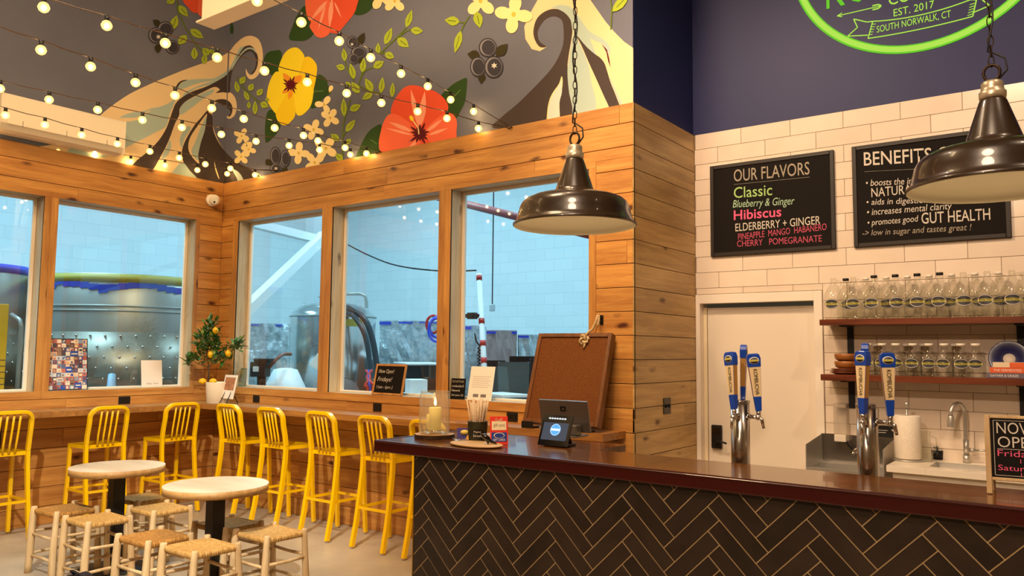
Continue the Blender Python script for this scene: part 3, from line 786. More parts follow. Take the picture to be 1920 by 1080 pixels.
w.shape([(452, 88), (444, 100), (437, 115), (428, 130), (416, 139), (400, 147), (380, 148), (352, 150), (339, 157), (330, 168), (345, 166), (365, 158), (392, 152), (410, 150), (424, 142), (434, 128), (446, 107), (456, 95), (466, 90)], 'paint_teal')
w.shape([(434, 130), (419, 147), (396, 158), (370, 165), (352, 176), (343, 180), (352, 170), (380, 158), (405, 149), (424, 138)], 'paint_teal')
w.shape([(328, 168), (333, 157), (341, 151), (352, 150), (340, 155), (332, 165)], 'paint_dark')
w.shape([(466, 85), (456, 90), (446, 105), (436, 124), (424, 141), (405, 153), (385, 163), (362, 171), (345, 180), (330, 193), (322, 212), (312, 240), (297, 264), (275, 286), (253, 304), (246, 320), (280, 324), (302, 292), (317, 262), (328, 232), (336, 216), (337, 204), (346, 192), (362, 182),
         (382, 172), (402, 163), (412, 168), (405, 174), (418, 173), (430, 173), (432, 155), (435, 136), (444, 118), (453, 106), (463, 98), (472, 97), (478, 106), (480, 118), (477, 130), (471, 137), (476, 137), (482, 126), (484, 110), (480, 97), (474, 88)], 'paint_dark', n=4)
w.shape([(437, 122), (447, 106), (457, 94), (466, 89), (476, 91), (481, 100), (473, 93), (464, 93), (454, 101), (444, 115), (434, 132)], 'paint_teal')
w.shape([(337, 206), (345, 193), (362, 183), (382, 174), (401, 167), (397, 175), (380, 186), (358, 203), (340, 215)], 'paint_teal')
w.shape([(402, 190), (412, 186), (424, 187), (433, 194), (436, 205), (433, 216), (428, 219), (432, 210), (426, 202), (414, 196)], 'paint_dark')
w.shape([(388, 208), (376, 222), (366, 233), (352, 255), (343, 275), (341, 292), (347, 310), (360, 326), (380, 345), (420, 356), (490, 345), (487, 330), (470, 318), (450, 307), (430, 292), (410, 267), (400, 243), (398, 217), (392, 212)], 'paint_dark')
w.shape([(386, 215), (372, 234), (357, 257), (353, 276), (358, 291), (373, 307), (371, 291), (374, 276), (382, 248), (388, 217)], 'paint_cream')
w.shape([(387, 218), (377, 238), (368, 262), (359, 283), (364, 295), (371, 301), (372, 288), (377, 266), (384, 244)], 'paint_teal')
w.shape([(350, 238), (341, 250), (337, 263), (341, 277), (346, 260), (358, 240)], 'paint_teal')
w.shape([(318, 262), (321, 275), (315, 290), (303, 300), (306, 288), (313, 275)], 'paint_teal')
w.shape([(312, 335), (325, 320), (338, 306), (346, 307), (356, 320), (370, 335), (372, 350), (320, 345)], 'paint_teal')
w.shape([(402, 303), (405, 315), (410, 330), (411, 336), (407, 328), (403, 315)], 'paint_blossom')
w.shape([(436, 318), (445, 321), (453, 330), (457, 342), (448, 342), (443, 332)], 'paint_teal_pale')
w.build('wave', 'cream, teal and dark brown wave curling across the room corner')

# --- wave at the right end
w = Paint()
w.shape([(1022, -60), (1008, 0), (992, 28), (983, 50), (985, 73), (997, 92), (1012, 96), (1025, 88), (1012, 87), (1002, 73), (1000, 58), (1005, 38), (1020, 24), (1040, 18), (1062, 40), (1064, 120), (1070, 225), (1187.2, 210), (1187.2, 90), (1170, 78), (1152, 60), (1135, 40), (1107, 0), (1070, -60)], 'paint_cream', False)
w.shape([(1024, 87.5), (1012, 88), (1003, 75), (1000, 58), (1005, 38), (1015, 26), (1030, 18), (1045, 17), (1060, 24), (1070, 38), (1073, 55), (1072, 70), (1065, 113), (1064, 138), (1067, 173), (1073, 198), (1076, 225), (1000, 240), (925, 240), (940, 220), (972, 193), (1013, 152), (1038, 123), (1053, 93), (1057, 70), (1055, 42), (1047, 33), (1036, 31), (1023, 36), (1012, 50), (1008, 63), (1012, 78)], 'paint_dark', n=4)
w.shape([(1034, 15), (1042, 11), (1053, 9), (1070, 13), (1083, 27), (1100, 53), (1112, 63), (1130, 73), (1141, 84), (1144.5, 94), (1142, 105), (1138, 94), (1128, 82), (1116, 77), (1107, 73), (1113, 90), (1118, 104), (1104, 92), (1080, 66), (1073, 55), (1070, 38), (1060, 25), (1046, 17)], 'paint_teal', n=4)
w.shape([(1074, 66), (1067, 108), (1064, 136), (1067, 172), (1073, 200), (1077, 222), (1114, 222), (1117.5, 192), (1113, 170), (1108, 150), (1104, 125), (1097, 105), (1086, 80), (1080, 66)], 'paint_teal', n=4)
w.shape([(1080, 65), (1090, 85), (1103, 115), (1118, 148), (1130, 175), (1138, 192), (1146, 206), (1163, 206), (1155, 180), (1145, 155), (1138, 132), (1133, 118), (1125, 108), (1115, 101), (1100, 88)], 'paint_dark', n=4)
w.shape([(1141, 140), (1150, 165), (1162, 196), (1168, 196), (1160, 180), (1148, 154)], 'paint_teal', False)
w.shape([(1053, 143), (1055, 153), (1053, 173), (1049, 193), (1048, 235), (1027, 235), (1026, 210), (1030, 188), (1037, 173), (1048, 157)], 'paint_blossom', n=4)
w.shape([(1053, 150), (1053.5, 173), (1049, 193), (1047, 235), (1029, 235), (1028, 211), (1032, 189), (1039, 174), (1049, 158)], 'paint_teal_pale', n=4)
w.shape([(1128, 82), (1138, 93), (1142, 108), (1145, 127), (1140, 114), (1137, 98)], 'paint_wine', False)
w.build('wave', 'pale wave curling beside the blue corner')

# --- large leaves behind the flowers
def big(pts, vein=None):
    lf = Paint(); LAYER[1] -= .7; lf.shape(pts, 'paint_leaf', True, 3)
    if vein: lf.stroke(vein, 1.6, 'paint_leaf_line')
    lf.build('leaf')
big(cr(680, 120, 6, [(880, 360), (1000, 240), (1100, 180), (1172, 160), (1170, 280), (1150, 430), (1100, 530), (1050, 610), (950, 560), (930, 450)]), cr(680, 120, 6, [(980, 420), (1100, 290)]))
big(cr(680, 120, 6, [(220, 700), (130, 710), (60, 770), (10, 850), (-40, 960), (-60, 1060), (220, 1040)]), cr(680, 120, 6, [(160, 900), (90, 850)]))
big(cr(480, 0, 6, [(290, 590), (200, 570), (120, 600), (85, 680), (90, 760), (140, 820), (260, 860)]))
big(cr(480, 150, 6, [(650, 40), (700, -60), (770, -30), (800, 10), (810, 60), (850, 130), (780, 190), (720, 250), (690, 300), (610, 305)]), cr(480, 150, 6, [(650, 128), (760, 122)]))
big(cr(480, 150, 6, [(180, 330), (130, 360), (110, 440), (100, 560), (110, 705), (180, 660), (240, 590), (280, 500), (240, 380)]))
big(cr(480, 0, 6, [(560, 60), (470, 160), (400, 320), (372, 440), (480, 460), (570, 450), (650, 370), (640, 200)]))
big(cr(480, 0, 6, [(1130, -60), (1120, 60), (1105, 160), (1200, 165), (1290, 110), (1340, 40), (1360, -40)]))
big(cr(200, 0, 6, [(1040, 130), (960, 140), (945, 210), (960, 280), (1000, 300), (1100, 260), (1180, 180)]))
big(cr(200, 0, 6, [(1310, 310), (1370, 360), (1420, 380), (1425, 300), (1400, 250), (1330, 270)]))

# --- hibiscus flowers
def hib(petals, streaks, core, rc, pistil, name_label, deep, pale, heart='paint_wine', ray='paint_wine'):
    h = Paint()
    for i, (pts, m) in enumerate(petals): h.shape(pts, m, True, 4)
    for a, b, wd in streaks: h.leaf(*a, *b, wd, pale)
    if core:
        for k in range(14):
            a = 2*PI*k/14+.2; l = rc*(1.5+.5*(k % 3)); h.leaf(core[0]+rc*.4*math.cos(a), core[1]+rc*.4*math.sin(a), core[0]+l*math.cos(a), core[1]+l*math.sin(a), rc*.5, ray)
        h.ell(*core, rc*.85, rc, heart)
    if pistil: h.stroke(pistil, 2.0, 'paint_blossom'); h.ell(pistil[0][0], pistil[0][1], 3.4, 5.6, 'paint_yellow', -.5)
    h.build('hibiscus_flower', name_label)
q = lambda pts: cr(680, 120, 6, pts)
hib([(q([(320, 560), (340, 440), (400, 340), (470, 265), (550, 240), (640, 250), (720, 290), (800, 300), (900, 370), (955, 450), (955, 520), (880, 600), (760, 700), (640, 800), (520, 700), (430, 600)]), 'paint_red_deep'),
     (q([(640, 800), (640, 960), (560, 1000), (440, 980), (520, 880)]), 'paint_red'), (q([(640, 790), (700, 960), (860, 930), (800, 820)]), 'paint_red_deep'),
     (q([(690, 745), (800, 640), (930, 555), (1020, 570), (1060, 650), (1055, 760), (1040, 900), (850, 930), (740, 860), (640, 790)]), 'paint_red'),
     (q([(310, 562), (390, 570), (470, 620), (560, 690), (620, 790), (540, 850), (460, 950), (380, 1000), (210, 985), (182, 900), (195, 800), (225, 680), (265, 600)]), 'paint_red')],
    [(q([(640, 720)])[0], q([(540, 280)])[0], 11), (q([(650, 700)])[0], q([(700, 300)])[0], 13), (q([(560, 760)])[0], q([(290, 650)])[0], 8), (q([(560, 800)])[0], q([(260, 720)])[0], 5), (q([(720, 760)])[0], q([(900, 620)])[0], 7), (q([(740, 800)])[0], q([(960, 720)])[0], 6), (q([(620, 850)])[0], q([(500, 980)])[0], 7)],
    q([(645, 785)])[0], 9.5, q([(550, 610), (590, 670), (625, 720), (633, 790)]), 'large coral red hibiscus at the plank edge', 'paint_red_deep', 'paint_pink')
q = lambda pts: cr(480, 0, 6, pts)
hib([(q([(400, 960), (300, 860), (252, 790), (280, 680), (330, 590), (400, 540), (470, 540), (530, 600), (548, 660), (540, 760), (480, 860)]), 'paint_yellow'),
     (q([(400, 960), (480, 830), (540, 660), (600, 640), (660, 690), (687, 760), (675, 880), (650, 1000), (640, 1060), (560, 1010)]), 'paint_yellow_deep'),
     (q([(400, 950), (330, 870), (250, 805), (200, 830), (150, 930), (125, 1040), (122, 1120), (160, 1200), (220, 1275), (262, 1270), (340, 1130)]), 'paint_yellow'),
     (q([(400, 960), (430, 1130), (450, 1270), (488, 1302), (550, 1270), (620, 1180), (642, 1040), (600, 960)]), 'paint_yellow'),
     (q([(390, 980), (310, 1120), (228, 1260), (232, 1330), (270, 1390), (330, 1410), (390, 1370), (440, 1300), (440, 1180)]), 'paint_yellow_deep')],
    [(q([(390, 930)])[0], q([(300, 820)])[0], 12), (q([(420, 930)])[0], q([(520, 850)])[0], 14), (q([(380, 1000)])[0], q([(290, 1050)])[0], 8), (q([(400, 1010)])[0], q([(370, 1120)])[0], 9)],
    q([(390, 955)])[0], 7.5, None, 'yellow hibiscus with an orange heart', 'paint_yellow_deep', 'paint_orange')
hib([(q([(545, -90), (553, 0), (562, 130), (590, 220), (618, 245), (603, 300), (640, 360), (680, 410), (740, 425), (800, 400), (835, 340), (850, 100), (800, -90)]), 'paint_red'),
     (q([(840, -90), (850, 150), (830, 350), (870, 370), (920, 370), (1000, 280), (1090, 170), (1130, 80), (1142, -90)]), 'paint_red_deep')],
    [(q([(800, 10)])[0], q([(620, 220)])[0], 8), (q([(855, -20)])[0], q([(825, 320)])[0], 9), (q([(780, 60)])[0], q([(700, 330)])[0], 5), (q([(880, 20)])[0], q([(960, 200)])[0], 4)], None, 0, None, 'red hibiscus cut by the top of the photo', 'paint_red_deep', 'paint_pink')
h = Paint('AB')
q = lambda pts: cr(200, 0, 6, pts)
h.shape(q([(845, -90), (865, 20), (910, 75), (965, 135), (1025, 140), (1060, 60), (1080, -90)]), 'paint_red_deep'); h.shape(q([(1060, -60), (1025, 130), (1060, 185), (1115, 210), (1260, 100), (1230, -90)]), 'paint_red')
h.build('hibiscus_flower', 'orange red hibiscus behind the white beam')

# --- pale blossoms
def blossom(b, cx, cy, r, rot=0, n=4, sq=1.0):
    for k in range(n):
        a = rot+2*PI*k/n
        b.leaf(cx, cy, cx+r*.8*math.cos(a), cy+r*.8*math.sin(a), r*.6, 'paint_blossom'); b.ell(cx+r*.6*math.cos(a), cy+r*.6*math.sin(a), r*.45, r*.34, 'paint_blossom', a)
    b.ell(cx, cy, r*.12, r*.14, 'paint_blossom_core')
fl = Paint()
for cx, cy, r, a, n in ((619, 221, 18, .55, 4), (588, 243, 19, .35, 4), (560, 287, 20, .1, 4), (611, 278, 22, .6, 4), (590, 305, 20, .9, 4), (608, 196, 17, 1.1, 3), (618, 172, 12, -1.2, 1),
                        (901, 2, 30, .75, 4), (963, 27, 34, .15, 4), (714, -6, 24, .5, 4), (740, 2, 22, .8, 4)):
    blossom(fl, cx, cy, r, a, n)
fl.build('blossom', 'cream four petalled blossoms')
fl = Paint(); 
for cx, cy, r, a, n in ((453, 255, 15, .5, 4), (466, 280, 14, .3, 4), (452, 294, 15, .8, 4), (462, 268, 10, .2, 3)): blossom(fl, cx, cy, r, a, n)
fl.build('blossom', 'small cluster of cream blossoms near the corner')

# --- leafy sprigs
def sprig(leaves, stems, wall='B', label=None):
    s_ = Paint(wall)
    for st_ in stems: s_.stroke(st_, 2.2, 'paint_lime_dark')
    for l in leaves:
        s_.leaf(*l, 'paint_lime', 'paint_lime_dark')
    s_.build('leaf_sprig', label)
c3 = lambda a, b: (480+a/6, a and b/6 or b/6)
def L3(x0, y0, k, rows): return [(x0+a/k, y0+b/k, x0+c/k, y0+d/k, w_/k) for a, b, c, d, w_ in rows]
sprig(L3(480, 0, 6, [(1690, 310, 1755, 110, 75), (1740, 340, 1880, 350, 90), (1590, 430, 1720, 530, 110), (1450, 500, 1530, 310, 85), (1370, 610, 1375, 480, 60), (1450, 600, 1555, 650, 85), (1195, 815, 1215, 650, 75), (1320, 760, 1440, 690, 90), (1000, 690, 985, 540, 65), (1000, 770, 900, 740, 75), (1105, 890, 1060, 710, 75),
                     (1160, 1050, 1075, 920, 90), (1310, 1030, 1230, 880, 90), (1405, 1050, 1425, 865, 70), (1530, 1095, 1540, 925, 60), (1310, 1040, 1195, 1120, 80), (1060, 980, 1010, 920, 60)]),
      [cr(480, 0, 6, [(1690, 310), (1600, 410), (1480, 520), (1400, 600)]), cr(480, 0, 6, [(1740, 335), (1690, 350), (1600, 420)]), cr(480, 0, 6, [(1455, 590), (1400, 605)]), cr(480, 0, 6, [(1330, 755), (1230, 790), (1180, 860), (1155, 950)]), cr(480, 0, 6, [(1195, 800), (1180, 890)]), cr(480, 0, 6, [(1000, 690), (1040, 800), (1100, 910)]), cr(480, 0, 6, [(1100, 940), (1300, 1030), (1400, 1055)])], label='vine of lime green leaves above the coral flower')
sprig(L3(480, 150, 6, [(990, 410, 985, 200, 70), (1055, 340, 1180, 280, 85), (1010, 580, 1118, 445, 75), (935, 680, 840, 605, 75), (1010, 720, 1070, 660, 55), (975, 900, 890, 830, 75)]),
      [cr(480, 150, 6, [(1060, 220), (1020, 350), (985, 480), (970, 650), (975, 920)]), cr(480, 150, 6, [(1010, 580), (975, 640)])], label='upright vine left of the coral flower')
sprig(L3(800, 0, 6, [(370, 245, 200, 225, 110), (385, 345, 315, 600, 85), (560, 130, 600, 315, 110)]), [cr(800, 0, 6, [(480, 180), (430, 260), (385, 350)]), cr(800, 0, 6, [(370, 248), (430, 258)])], label='lime green leaves under the top blossoms')
sprig(L3(200, 0, 6, [(740, 330, 790, 170, 95), (810, 60, 915, 190, 85), (770, -10, 670, 30, 80), (940, 330, 1090, 430, 90), (900, 400, 800, 500, 95), (990, 670, 985, 530, 80), (1150, 620, 1080, 540, 90), (1090, 720, 1110, 600, 70), (1170, 600, 1200, 560, 70)]),
      [cr(200, 0, 6, [(790, -60), (800, 120), (880, 300), (980, 470), (1060, 560), (1120, 620)])], 'AB', 'lime green vine left of the white beam')
sprig(L3(200, 160, 6, [(1480, 80, 1450, -50, 60), (1500, -20, 1560, -100, 70), (1600, 60, 1650, -20, 70), (1690, 110, 1760, 40, 70), (1600, 170, 1545, 60, 55), (1600, 260, 1600, 180, 45), (1670, 330, 1670, 170, 60), (1730, 200, 1820, 240, 80), (1800, 180, 1815, 140, 50)]),
      [cr(200, 160, 6, [(1460, -90), (1540, 30), (1640, 130), (1760, 220)])], label='lime green vine between the wave and the yellow flower')
sprig([(1148, 22, 1181, -12, 17)], [[(1143, -20), (1147, 20), (1145, 55)]], label='lime green sprig by the blue corner')

# --- blueberries
def berries(lst, leaves, stars, label, wall='B'):
    b = Paint(wall)
    for l in leaves: b.leaf(*l, 'paint_berry_leaf')
    for cx, cy, rx, ry in lst:
        b.ell(cx, cy, rx, ry, 'paint_berry'); b.ell(cx, cy, rx*.86, ry*.86, 'paint_berry_light'); b.ell(cx+rx*.08, cy+ry*.02, rx*.74, ry*.78, 'paint_berry')
    for cx, cy, r in stars:
        b.shape([(cx+r*(1 if k % 2 == 0 else .45)*math.sin(PI*k/6), cy+r*(1 if k % 2 == 0 else .45)*math.cos(PI*k/6)) for k in range(12)], 'paint_berry_pale', False)
    b.build('blueberries', label)
berries([(914.5, 89, 17, 18), (896, 125, 15, 19), (925.5, 125.5, 18, 21)], [(900, 105, 876, 101, 19), (930, 105, 952, 82, 20), (904, 135, 902, 157, 15)], [(926.5, 123, 6.5)], 'three blueberries with dark leaves')
berries([(516, 292, 10, 17), (535, 297, 9, 16), (517, 316, 11, 10)], [(508, 300, 498, 309, 14), (530, 315, 538, 322, 12)], [(517.5, 316, 4)], 'blueberries above the planking')
berries([(661, 79, 11, 12), (672, 98, 14, 11), (663, 110, 10, 10)], [(672, 84, 683, 61, 14), (672, 105, 675, 119, 13)], [(660, 83, 3.5)], 'small blueberries under the red flower')
berries([(310, 54, 15, 14), (292, 66, 14, 15), (323, 88, 13, 13)], [(300, 48, 287, 37, 13), (297, 82, 295, 100, 13)], [(297, 69, 5)], 'blueberries on the left wall', 'A')

# ---------------------------------------------------------------- string lights
glow('filament', (1, .66, .28), 150)
def globe_mat():
    m = bpy.data.materials.new('bulb_globe'); m.use_nodes = True; M['bulb_globe'] = m; nt = m.node_tree; nt.nodes.clear(); L = nt.links.new
    o = nt.nodes.new('ShaderNodeOutputMaterial'); tr = nt.nodes.new('ShaderNodeBsdfTransparent'); tr.inputs[0].default_value = (1, .95, .85, 1)
    e = nt.nodes.new('ShaderNodeEmission'); e.inputs[0].default_value = (1, .60, .18, 1); e.inputs[1].default_value = 3.2
    mx = nt.nodes.new('ShaderNodeMixShader'); mx.inputs[0].default_value = .45
    L(tr.outputs[0], mx.inputs[1]); L(e.outputs[0], mx.inputs[2]); L(mx.outputs[0], o.inputs[0])
globe_mat(); mat('wire_brown', '#4a2f1a', .3, coat=.5)
STR = [([(888, 209), (845, 187), (802, 162), (752, 138), (695, 108), (636, 77), (565, 42), (482, 2)], .67, (957, 238), 'string of warm globe bulbs crossing highest over the red hibiscus'),
       ([(897, 241), (838, 222), (783, 209), (715, 193), (650, 175), (576, 154), (496, 133), (407, 108), (310, 81), (200, 48), (82, 14)], .65, (953, 240), 'string of warm globe bulbs passing over the yellow hibiscus'),
       ([(687, 288), (647, 277), (596, 264), (569, 254), (515, 240), (457, 223), (397, 203), (328, 179), (254, 155), (170, 125), (77, 94)], .64, (711, 284), 'string of warm globe bulbs running just under the yellow hibiscus'),
       ([(657, 290), (599, 281), (542, 273), (480, 265), (415, 252), (341, 239), (267, 225), (183, 206), (92, 187), (0, 166)], .74, (705, 287), 'string of warm globe bulbs along the top of the wall air conditioner'),
       ([(478, 328), (432, 316), (385, 308), (336, 296), (281, 284), (220, 270), (153, 253), (84, 234), (10, 216)], .74, (518, 319), 'string of warm globe bulbs across the front of the wall air conditioner'),
       ([(426, 326), (370, 319), (309, 310), (245, 303), (178, 291), (107, 283), (33, 270)], .825, (514, 320), 'lowest string of warm globe bulbs along the top of the left planking')]
bulb_me = socket_me = None
for L_, ratio, anc, lb in STR:
    n = len(L_)-1; z0 = (at(*L_[0], y=YB-.05)-EYE).dot(fw)
    P = [at(*p, d=z0+(z0*ratio-z0)*k/n) for k, p in enumerate(L_)]
    step = (P[-1]-P[-4])/3; step.z = 0
    for k in range(5):
        q = P[-1]+step
        if q.x < XA+.12: q.x = XA+.12
        P.append(q)
    a0 = at(*anc, y=YB-.02)
    t = thing('string_lights', lb, 'string lights', (a0.x, a0.y, a0.z), 0, 'strings of globe bulbs')
    W_ = [a0]; end = Vector((max(P[-1].x+step.x*6, XA+.1), YN+.001, P[-1].z+.25))
    for i, p in enumerate(P):
        tp = p+Vector((0, 0, .058)); W_.append(tp)
        if i < len(P)-1: mid = (tp+P[i+1]+Vector((0, 0, .058)))/2; mid.z -= .006; W_.append(mid)
    W_.append(end)
    mb = MB(); mb.tube(W_, .0034, 6)
    mb.cyl(a0+Vector((0, .03, 0)), a0-Vector((0, .01, 0)), .006, seg=8)
    mb.build('wire', 'wire_brown', t, world=True)
    for p in P:
        if bulb_me is None:
            mb = MB(); mb.lathe([(0, -.029), (.012, -.026), (.023, -.018), (.0295, -.004), (.0295, .004), (.023, .0185), (.0135, .0265), (.011, .03)], seg=16, mi=0)
            mb.sph((0, 0, -.002), .0125, 1, 10, 8, (1, 1, 1.2)); b_ = mb.build('bulb', ['bulb_globe', 'filament'], t); bulb_me = b_.data
            mb = MB(); mb.cyl((0, 0, .026), (0, 0, .058), .0135, .0125, 12); s_ = mb.build('socket', 'black', b_); socket_me = s_.data
        else:
            b_ = bpy.data.objects.new('bulb', bulb_me); C.collection.objects.link(b_); b_.parent = t
            s_ = bpy.data.objects.new('socket', socket_me); C.collection.objects.link(s_); s_.parent = b_
        b_.location = p-a0

# ---------------------------------------------------------------- wall air conditioner, ceiling box
mat('ac_white', '#efe2cb', .35)
yA, yB_ = 2.70, 3.76
t = thing('air_conditioner', 'white wall air conditioner high on the left wall among the bulbs', 'air conditioner', (XA-CD+.001, (yA+yB_)/2, 3.40))
prof = [(0, .02), (0, .325), (.19, .325), (.215, .315), (.228, .29), (.232, .10), (.222, .06), (.18, .015), (.12, 0), (.03, 0)]
mb = MB(); w2 = (yB_-yA)/2
vs = [[mb.bm.verts.new((x, s*w2, z)) for x, z in prof] for s in (-1, 1)]
for k in range(len(prof)): mb.bm.faces.new((vs[0][k], vs[0][(k+1) % len(prof)], vs[1][(k+1) % len(prof)], vs[1][k]))
mb.bm.faces.new(vs[0][::-1]); mb.bm.faces.new(vs[1]); mb.build('body', 'ac_white', t)
mb = MB(); mb.box((.226, -w2+.05, .055), (.236, w2-.05, .098), 0, .003); mb.build('air_flap', 'ac_white', t)
mb = MB()
for u in (-.36, 0, .36): mb.box((.2335, u-.0015, .05), (.2375, u+.0015, .1), 0)
mb.build('louvre_joints', 'dark_steel', t)
mb = MB(); mb.box((.03, w2+.0001, .0), (.23, w2+.004, .32), 0, .001); mb.box((.03, -w2-.004, 0), (.23, -w2-.0001, .32), 0, .001); mb.build('end_cap', 'ac_white', t)
p = at(367, 43, z=4.2); q = at(400, 57, z=4.2)
t = thing('ceiling_box', 'white box hung from the ceiling over the tables, cut by the photo top', 'duct', (p.x, p.y, 4.2))
mat('box_white', '#e9d6bd', .5)
mb = MB(); mb.box((0, 0, 0), (2.6, q.y-p.y, .018), 0, .003); mb.build('bottom_plate', 'box_white', t)
mb = MB(); mb.box((.06, .012, .0185), (2.55, q.y-p.y-.012, .36), 0, .004); mb.build('body', 'box_white', t)
mb = MB()
for x in (.3, 2.3): mb.cyl((x, .09, .3605), (x, .09, CEIL-4.2-.001), .008, seg=8)
mb.build('hanger_rod', 'dark_steel', t)

# ---------------------------------------------------------------- pendant lamps over the bar
noisy('bronze', '#3a2a1c', '#281c12', 9, .3, .6, 4, .08, coat=.5)
mat('shade_inside', '#c9bf9e', .6); mat('socket_metal', '#cbbba0', .35, .6); mat('chain_metal', '#3a2c22', .4, .8)
glow('lamp_bulb', (1, .78, .5), 1.2)
def pendant(loc, label):
    t = thing('pendant_lamp', label, 'lamp', loc, 0, 'large bronze pendant lamps over the bar')
    pr = [(.306, -.004), (.308, .004), (.296, .012), (.287, .03), (.28, .06), (.272, .09), (.262, .108), (.245, .124), (.21, .14), (.16, .153), (.11, .162), (.099, .168), (.094, .182), (.047, .325), (.042, .334), (.028, .336)]
    mb = MB(); mb.lathe(pr, seg=56); mb.build('lamp_shade', 'bronze', t)
    mb = MB(); mb.lathe([(r-.004, z-.003) for r, z in pr[:-3]]+[(.043, .32), (.0, .322)], seg=56); mb.build('shade_lining', 'shade_inside', t)
    mb = MB(); mb.lathe([(.0, .334), (.044, .334), (.046, .345), (.046, .362), (.04, .366), (.038, .38), (.038, .396), (.03, .404), (.012, .408), (0, .408)], seg=28); mb.build('socket_cap', 'socket_metal', t)
    mb = MB(); mb.tube([(.027*math.cos(2*PI*k/20), 0, .437+.031*math.sin(2*PI*k/20)) for k in range(20)], .0055, 8, closed=True); mb.build('hanging_ring', 'chain_metal', t)
    mb = MB(); z = .465; k = 0
    while z < CEIL-loc[2]-.03:
        a = k % 2*PI/2+.35; pts = []
        for j in range(14):
            u = 2*PI*j/14; x = .0095*math.cos(u); zz = .0235*math.sin(u)
            pts.append((x*math.cos(a), x*math.sin(a), z+.018+zz))
        mb.tube(pts, .0024, 5, closed=True); z += .0385; k += 1
    mb.build('chain', 'chain_metal', t)
    mb = MB(); pts = [(.02, 0, .406), (.05, .0, .44), (.045, 0, .485), (.012, 0, .51)]
    zz = .52
    while zz < CEIL-loc[2]-.001: a = zz*19; pts.append((.011*math.cos(a), .011*math.sin(a), zz)); zz += .04
    mb.tube(pts, .0038, 6); mb.build('power_cord', 'black', t)
    mb = MB(); mb.cyl((0, 0, CEIL-loc[2]-.03), (0, 0, CEIL-loc[2]), .06, seg=24); mb.build('ceiling_rose', 'black', t)
    mb = MB(); mb.lathe([(0, .15), (.02, .153), (.034, .17), (.036, .195), (.026, .225), (.016, .245), (.016, .31)], seg=18); mb.build('bulb', 'lamp_bulb', t)
    l = bpy.data.lights.new('pendant_light', 'POINT'); l.energy = 1.2; l.color = WARM2; l.shadow_soft_size = .03
    o = bpy.data.objects.new('pendant_light', l); C.collection.objects.link(o); o.parent = t; o.location = (0, 0, .10)
    return t
p1 = at(1077, 421, d=3.93); p2 = at(1868, 352, d=2.95)
pendant((p1.x, p1.y, 2.2), 'dark bronze pendant lamp hanging in front of the windows')
pendant((p2.x, p2.y, 2.2), 'dark bronze pendant lamp in front of the benefits chalkboard, cut by the right edge')

# ---------------------------------------------------------------- green logo projected on the navy wall, laid on as glowing film
glow('green_light', (.16, .60, .03), 1.0); glow('green_light_pale', (.46, .80, .09), 1.0)  # emissive colour stands in for light projected onto the wall
YL = YD+.002
t = thing('projected_logo', 'round glowing green logo with a banner on the navy wall', 'sign', (-.88, YL, 4.6))
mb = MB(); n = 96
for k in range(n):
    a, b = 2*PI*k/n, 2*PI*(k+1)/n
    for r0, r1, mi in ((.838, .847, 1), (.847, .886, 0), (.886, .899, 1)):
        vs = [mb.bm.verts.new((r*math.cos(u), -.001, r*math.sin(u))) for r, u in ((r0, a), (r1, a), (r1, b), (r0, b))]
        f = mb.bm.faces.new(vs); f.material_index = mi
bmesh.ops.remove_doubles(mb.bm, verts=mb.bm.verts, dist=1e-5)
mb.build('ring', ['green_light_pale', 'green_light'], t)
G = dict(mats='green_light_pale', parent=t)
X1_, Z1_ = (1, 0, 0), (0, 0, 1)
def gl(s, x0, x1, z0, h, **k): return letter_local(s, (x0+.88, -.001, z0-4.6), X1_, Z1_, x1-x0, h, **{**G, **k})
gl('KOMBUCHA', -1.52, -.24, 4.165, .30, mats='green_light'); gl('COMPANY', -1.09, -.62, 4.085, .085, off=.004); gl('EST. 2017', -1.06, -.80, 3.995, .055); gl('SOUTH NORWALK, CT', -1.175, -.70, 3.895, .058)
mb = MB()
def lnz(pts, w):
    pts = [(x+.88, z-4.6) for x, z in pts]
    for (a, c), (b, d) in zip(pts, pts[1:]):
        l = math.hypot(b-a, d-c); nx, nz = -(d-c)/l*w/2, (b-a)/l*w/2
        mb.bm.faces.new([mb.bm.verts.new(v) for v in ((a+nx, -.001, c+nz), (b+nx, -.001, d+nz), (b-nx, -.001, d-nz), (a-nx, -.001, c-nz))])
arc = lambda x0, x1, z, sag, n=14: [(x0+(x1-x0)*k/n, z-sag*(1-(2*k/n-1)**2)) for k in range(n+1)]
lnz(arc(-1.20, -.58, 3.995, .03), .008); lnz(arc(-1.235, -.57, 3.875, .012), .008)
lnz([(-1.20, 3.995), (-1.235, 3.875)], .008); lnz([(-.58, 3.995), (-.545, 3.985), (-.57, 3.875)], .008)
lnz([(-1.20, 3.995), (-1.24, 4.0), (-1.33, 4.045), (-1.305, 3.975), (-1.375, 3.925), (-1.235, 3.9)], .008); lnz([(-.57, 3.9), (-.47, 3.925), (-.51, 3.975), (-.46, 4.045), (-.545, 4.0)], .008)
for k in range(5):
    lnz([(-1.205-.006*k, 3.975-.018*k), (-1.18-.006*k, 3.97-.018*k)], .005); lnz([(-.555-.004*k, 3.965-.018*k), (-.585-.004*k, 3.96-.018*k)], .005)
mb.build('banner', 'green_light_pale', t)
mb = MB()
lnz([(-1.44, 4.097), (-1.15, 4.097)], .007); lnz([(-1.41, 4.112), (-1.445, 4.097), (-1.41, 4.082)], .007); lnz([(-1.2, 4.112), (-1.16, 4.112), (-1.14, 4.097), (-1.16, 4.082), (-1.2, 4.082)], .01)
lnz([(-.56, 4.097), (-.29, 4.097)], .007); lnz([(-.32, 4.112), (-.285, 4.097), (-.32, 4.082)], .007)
mb.build('arrows', 'green_light_pale', t)

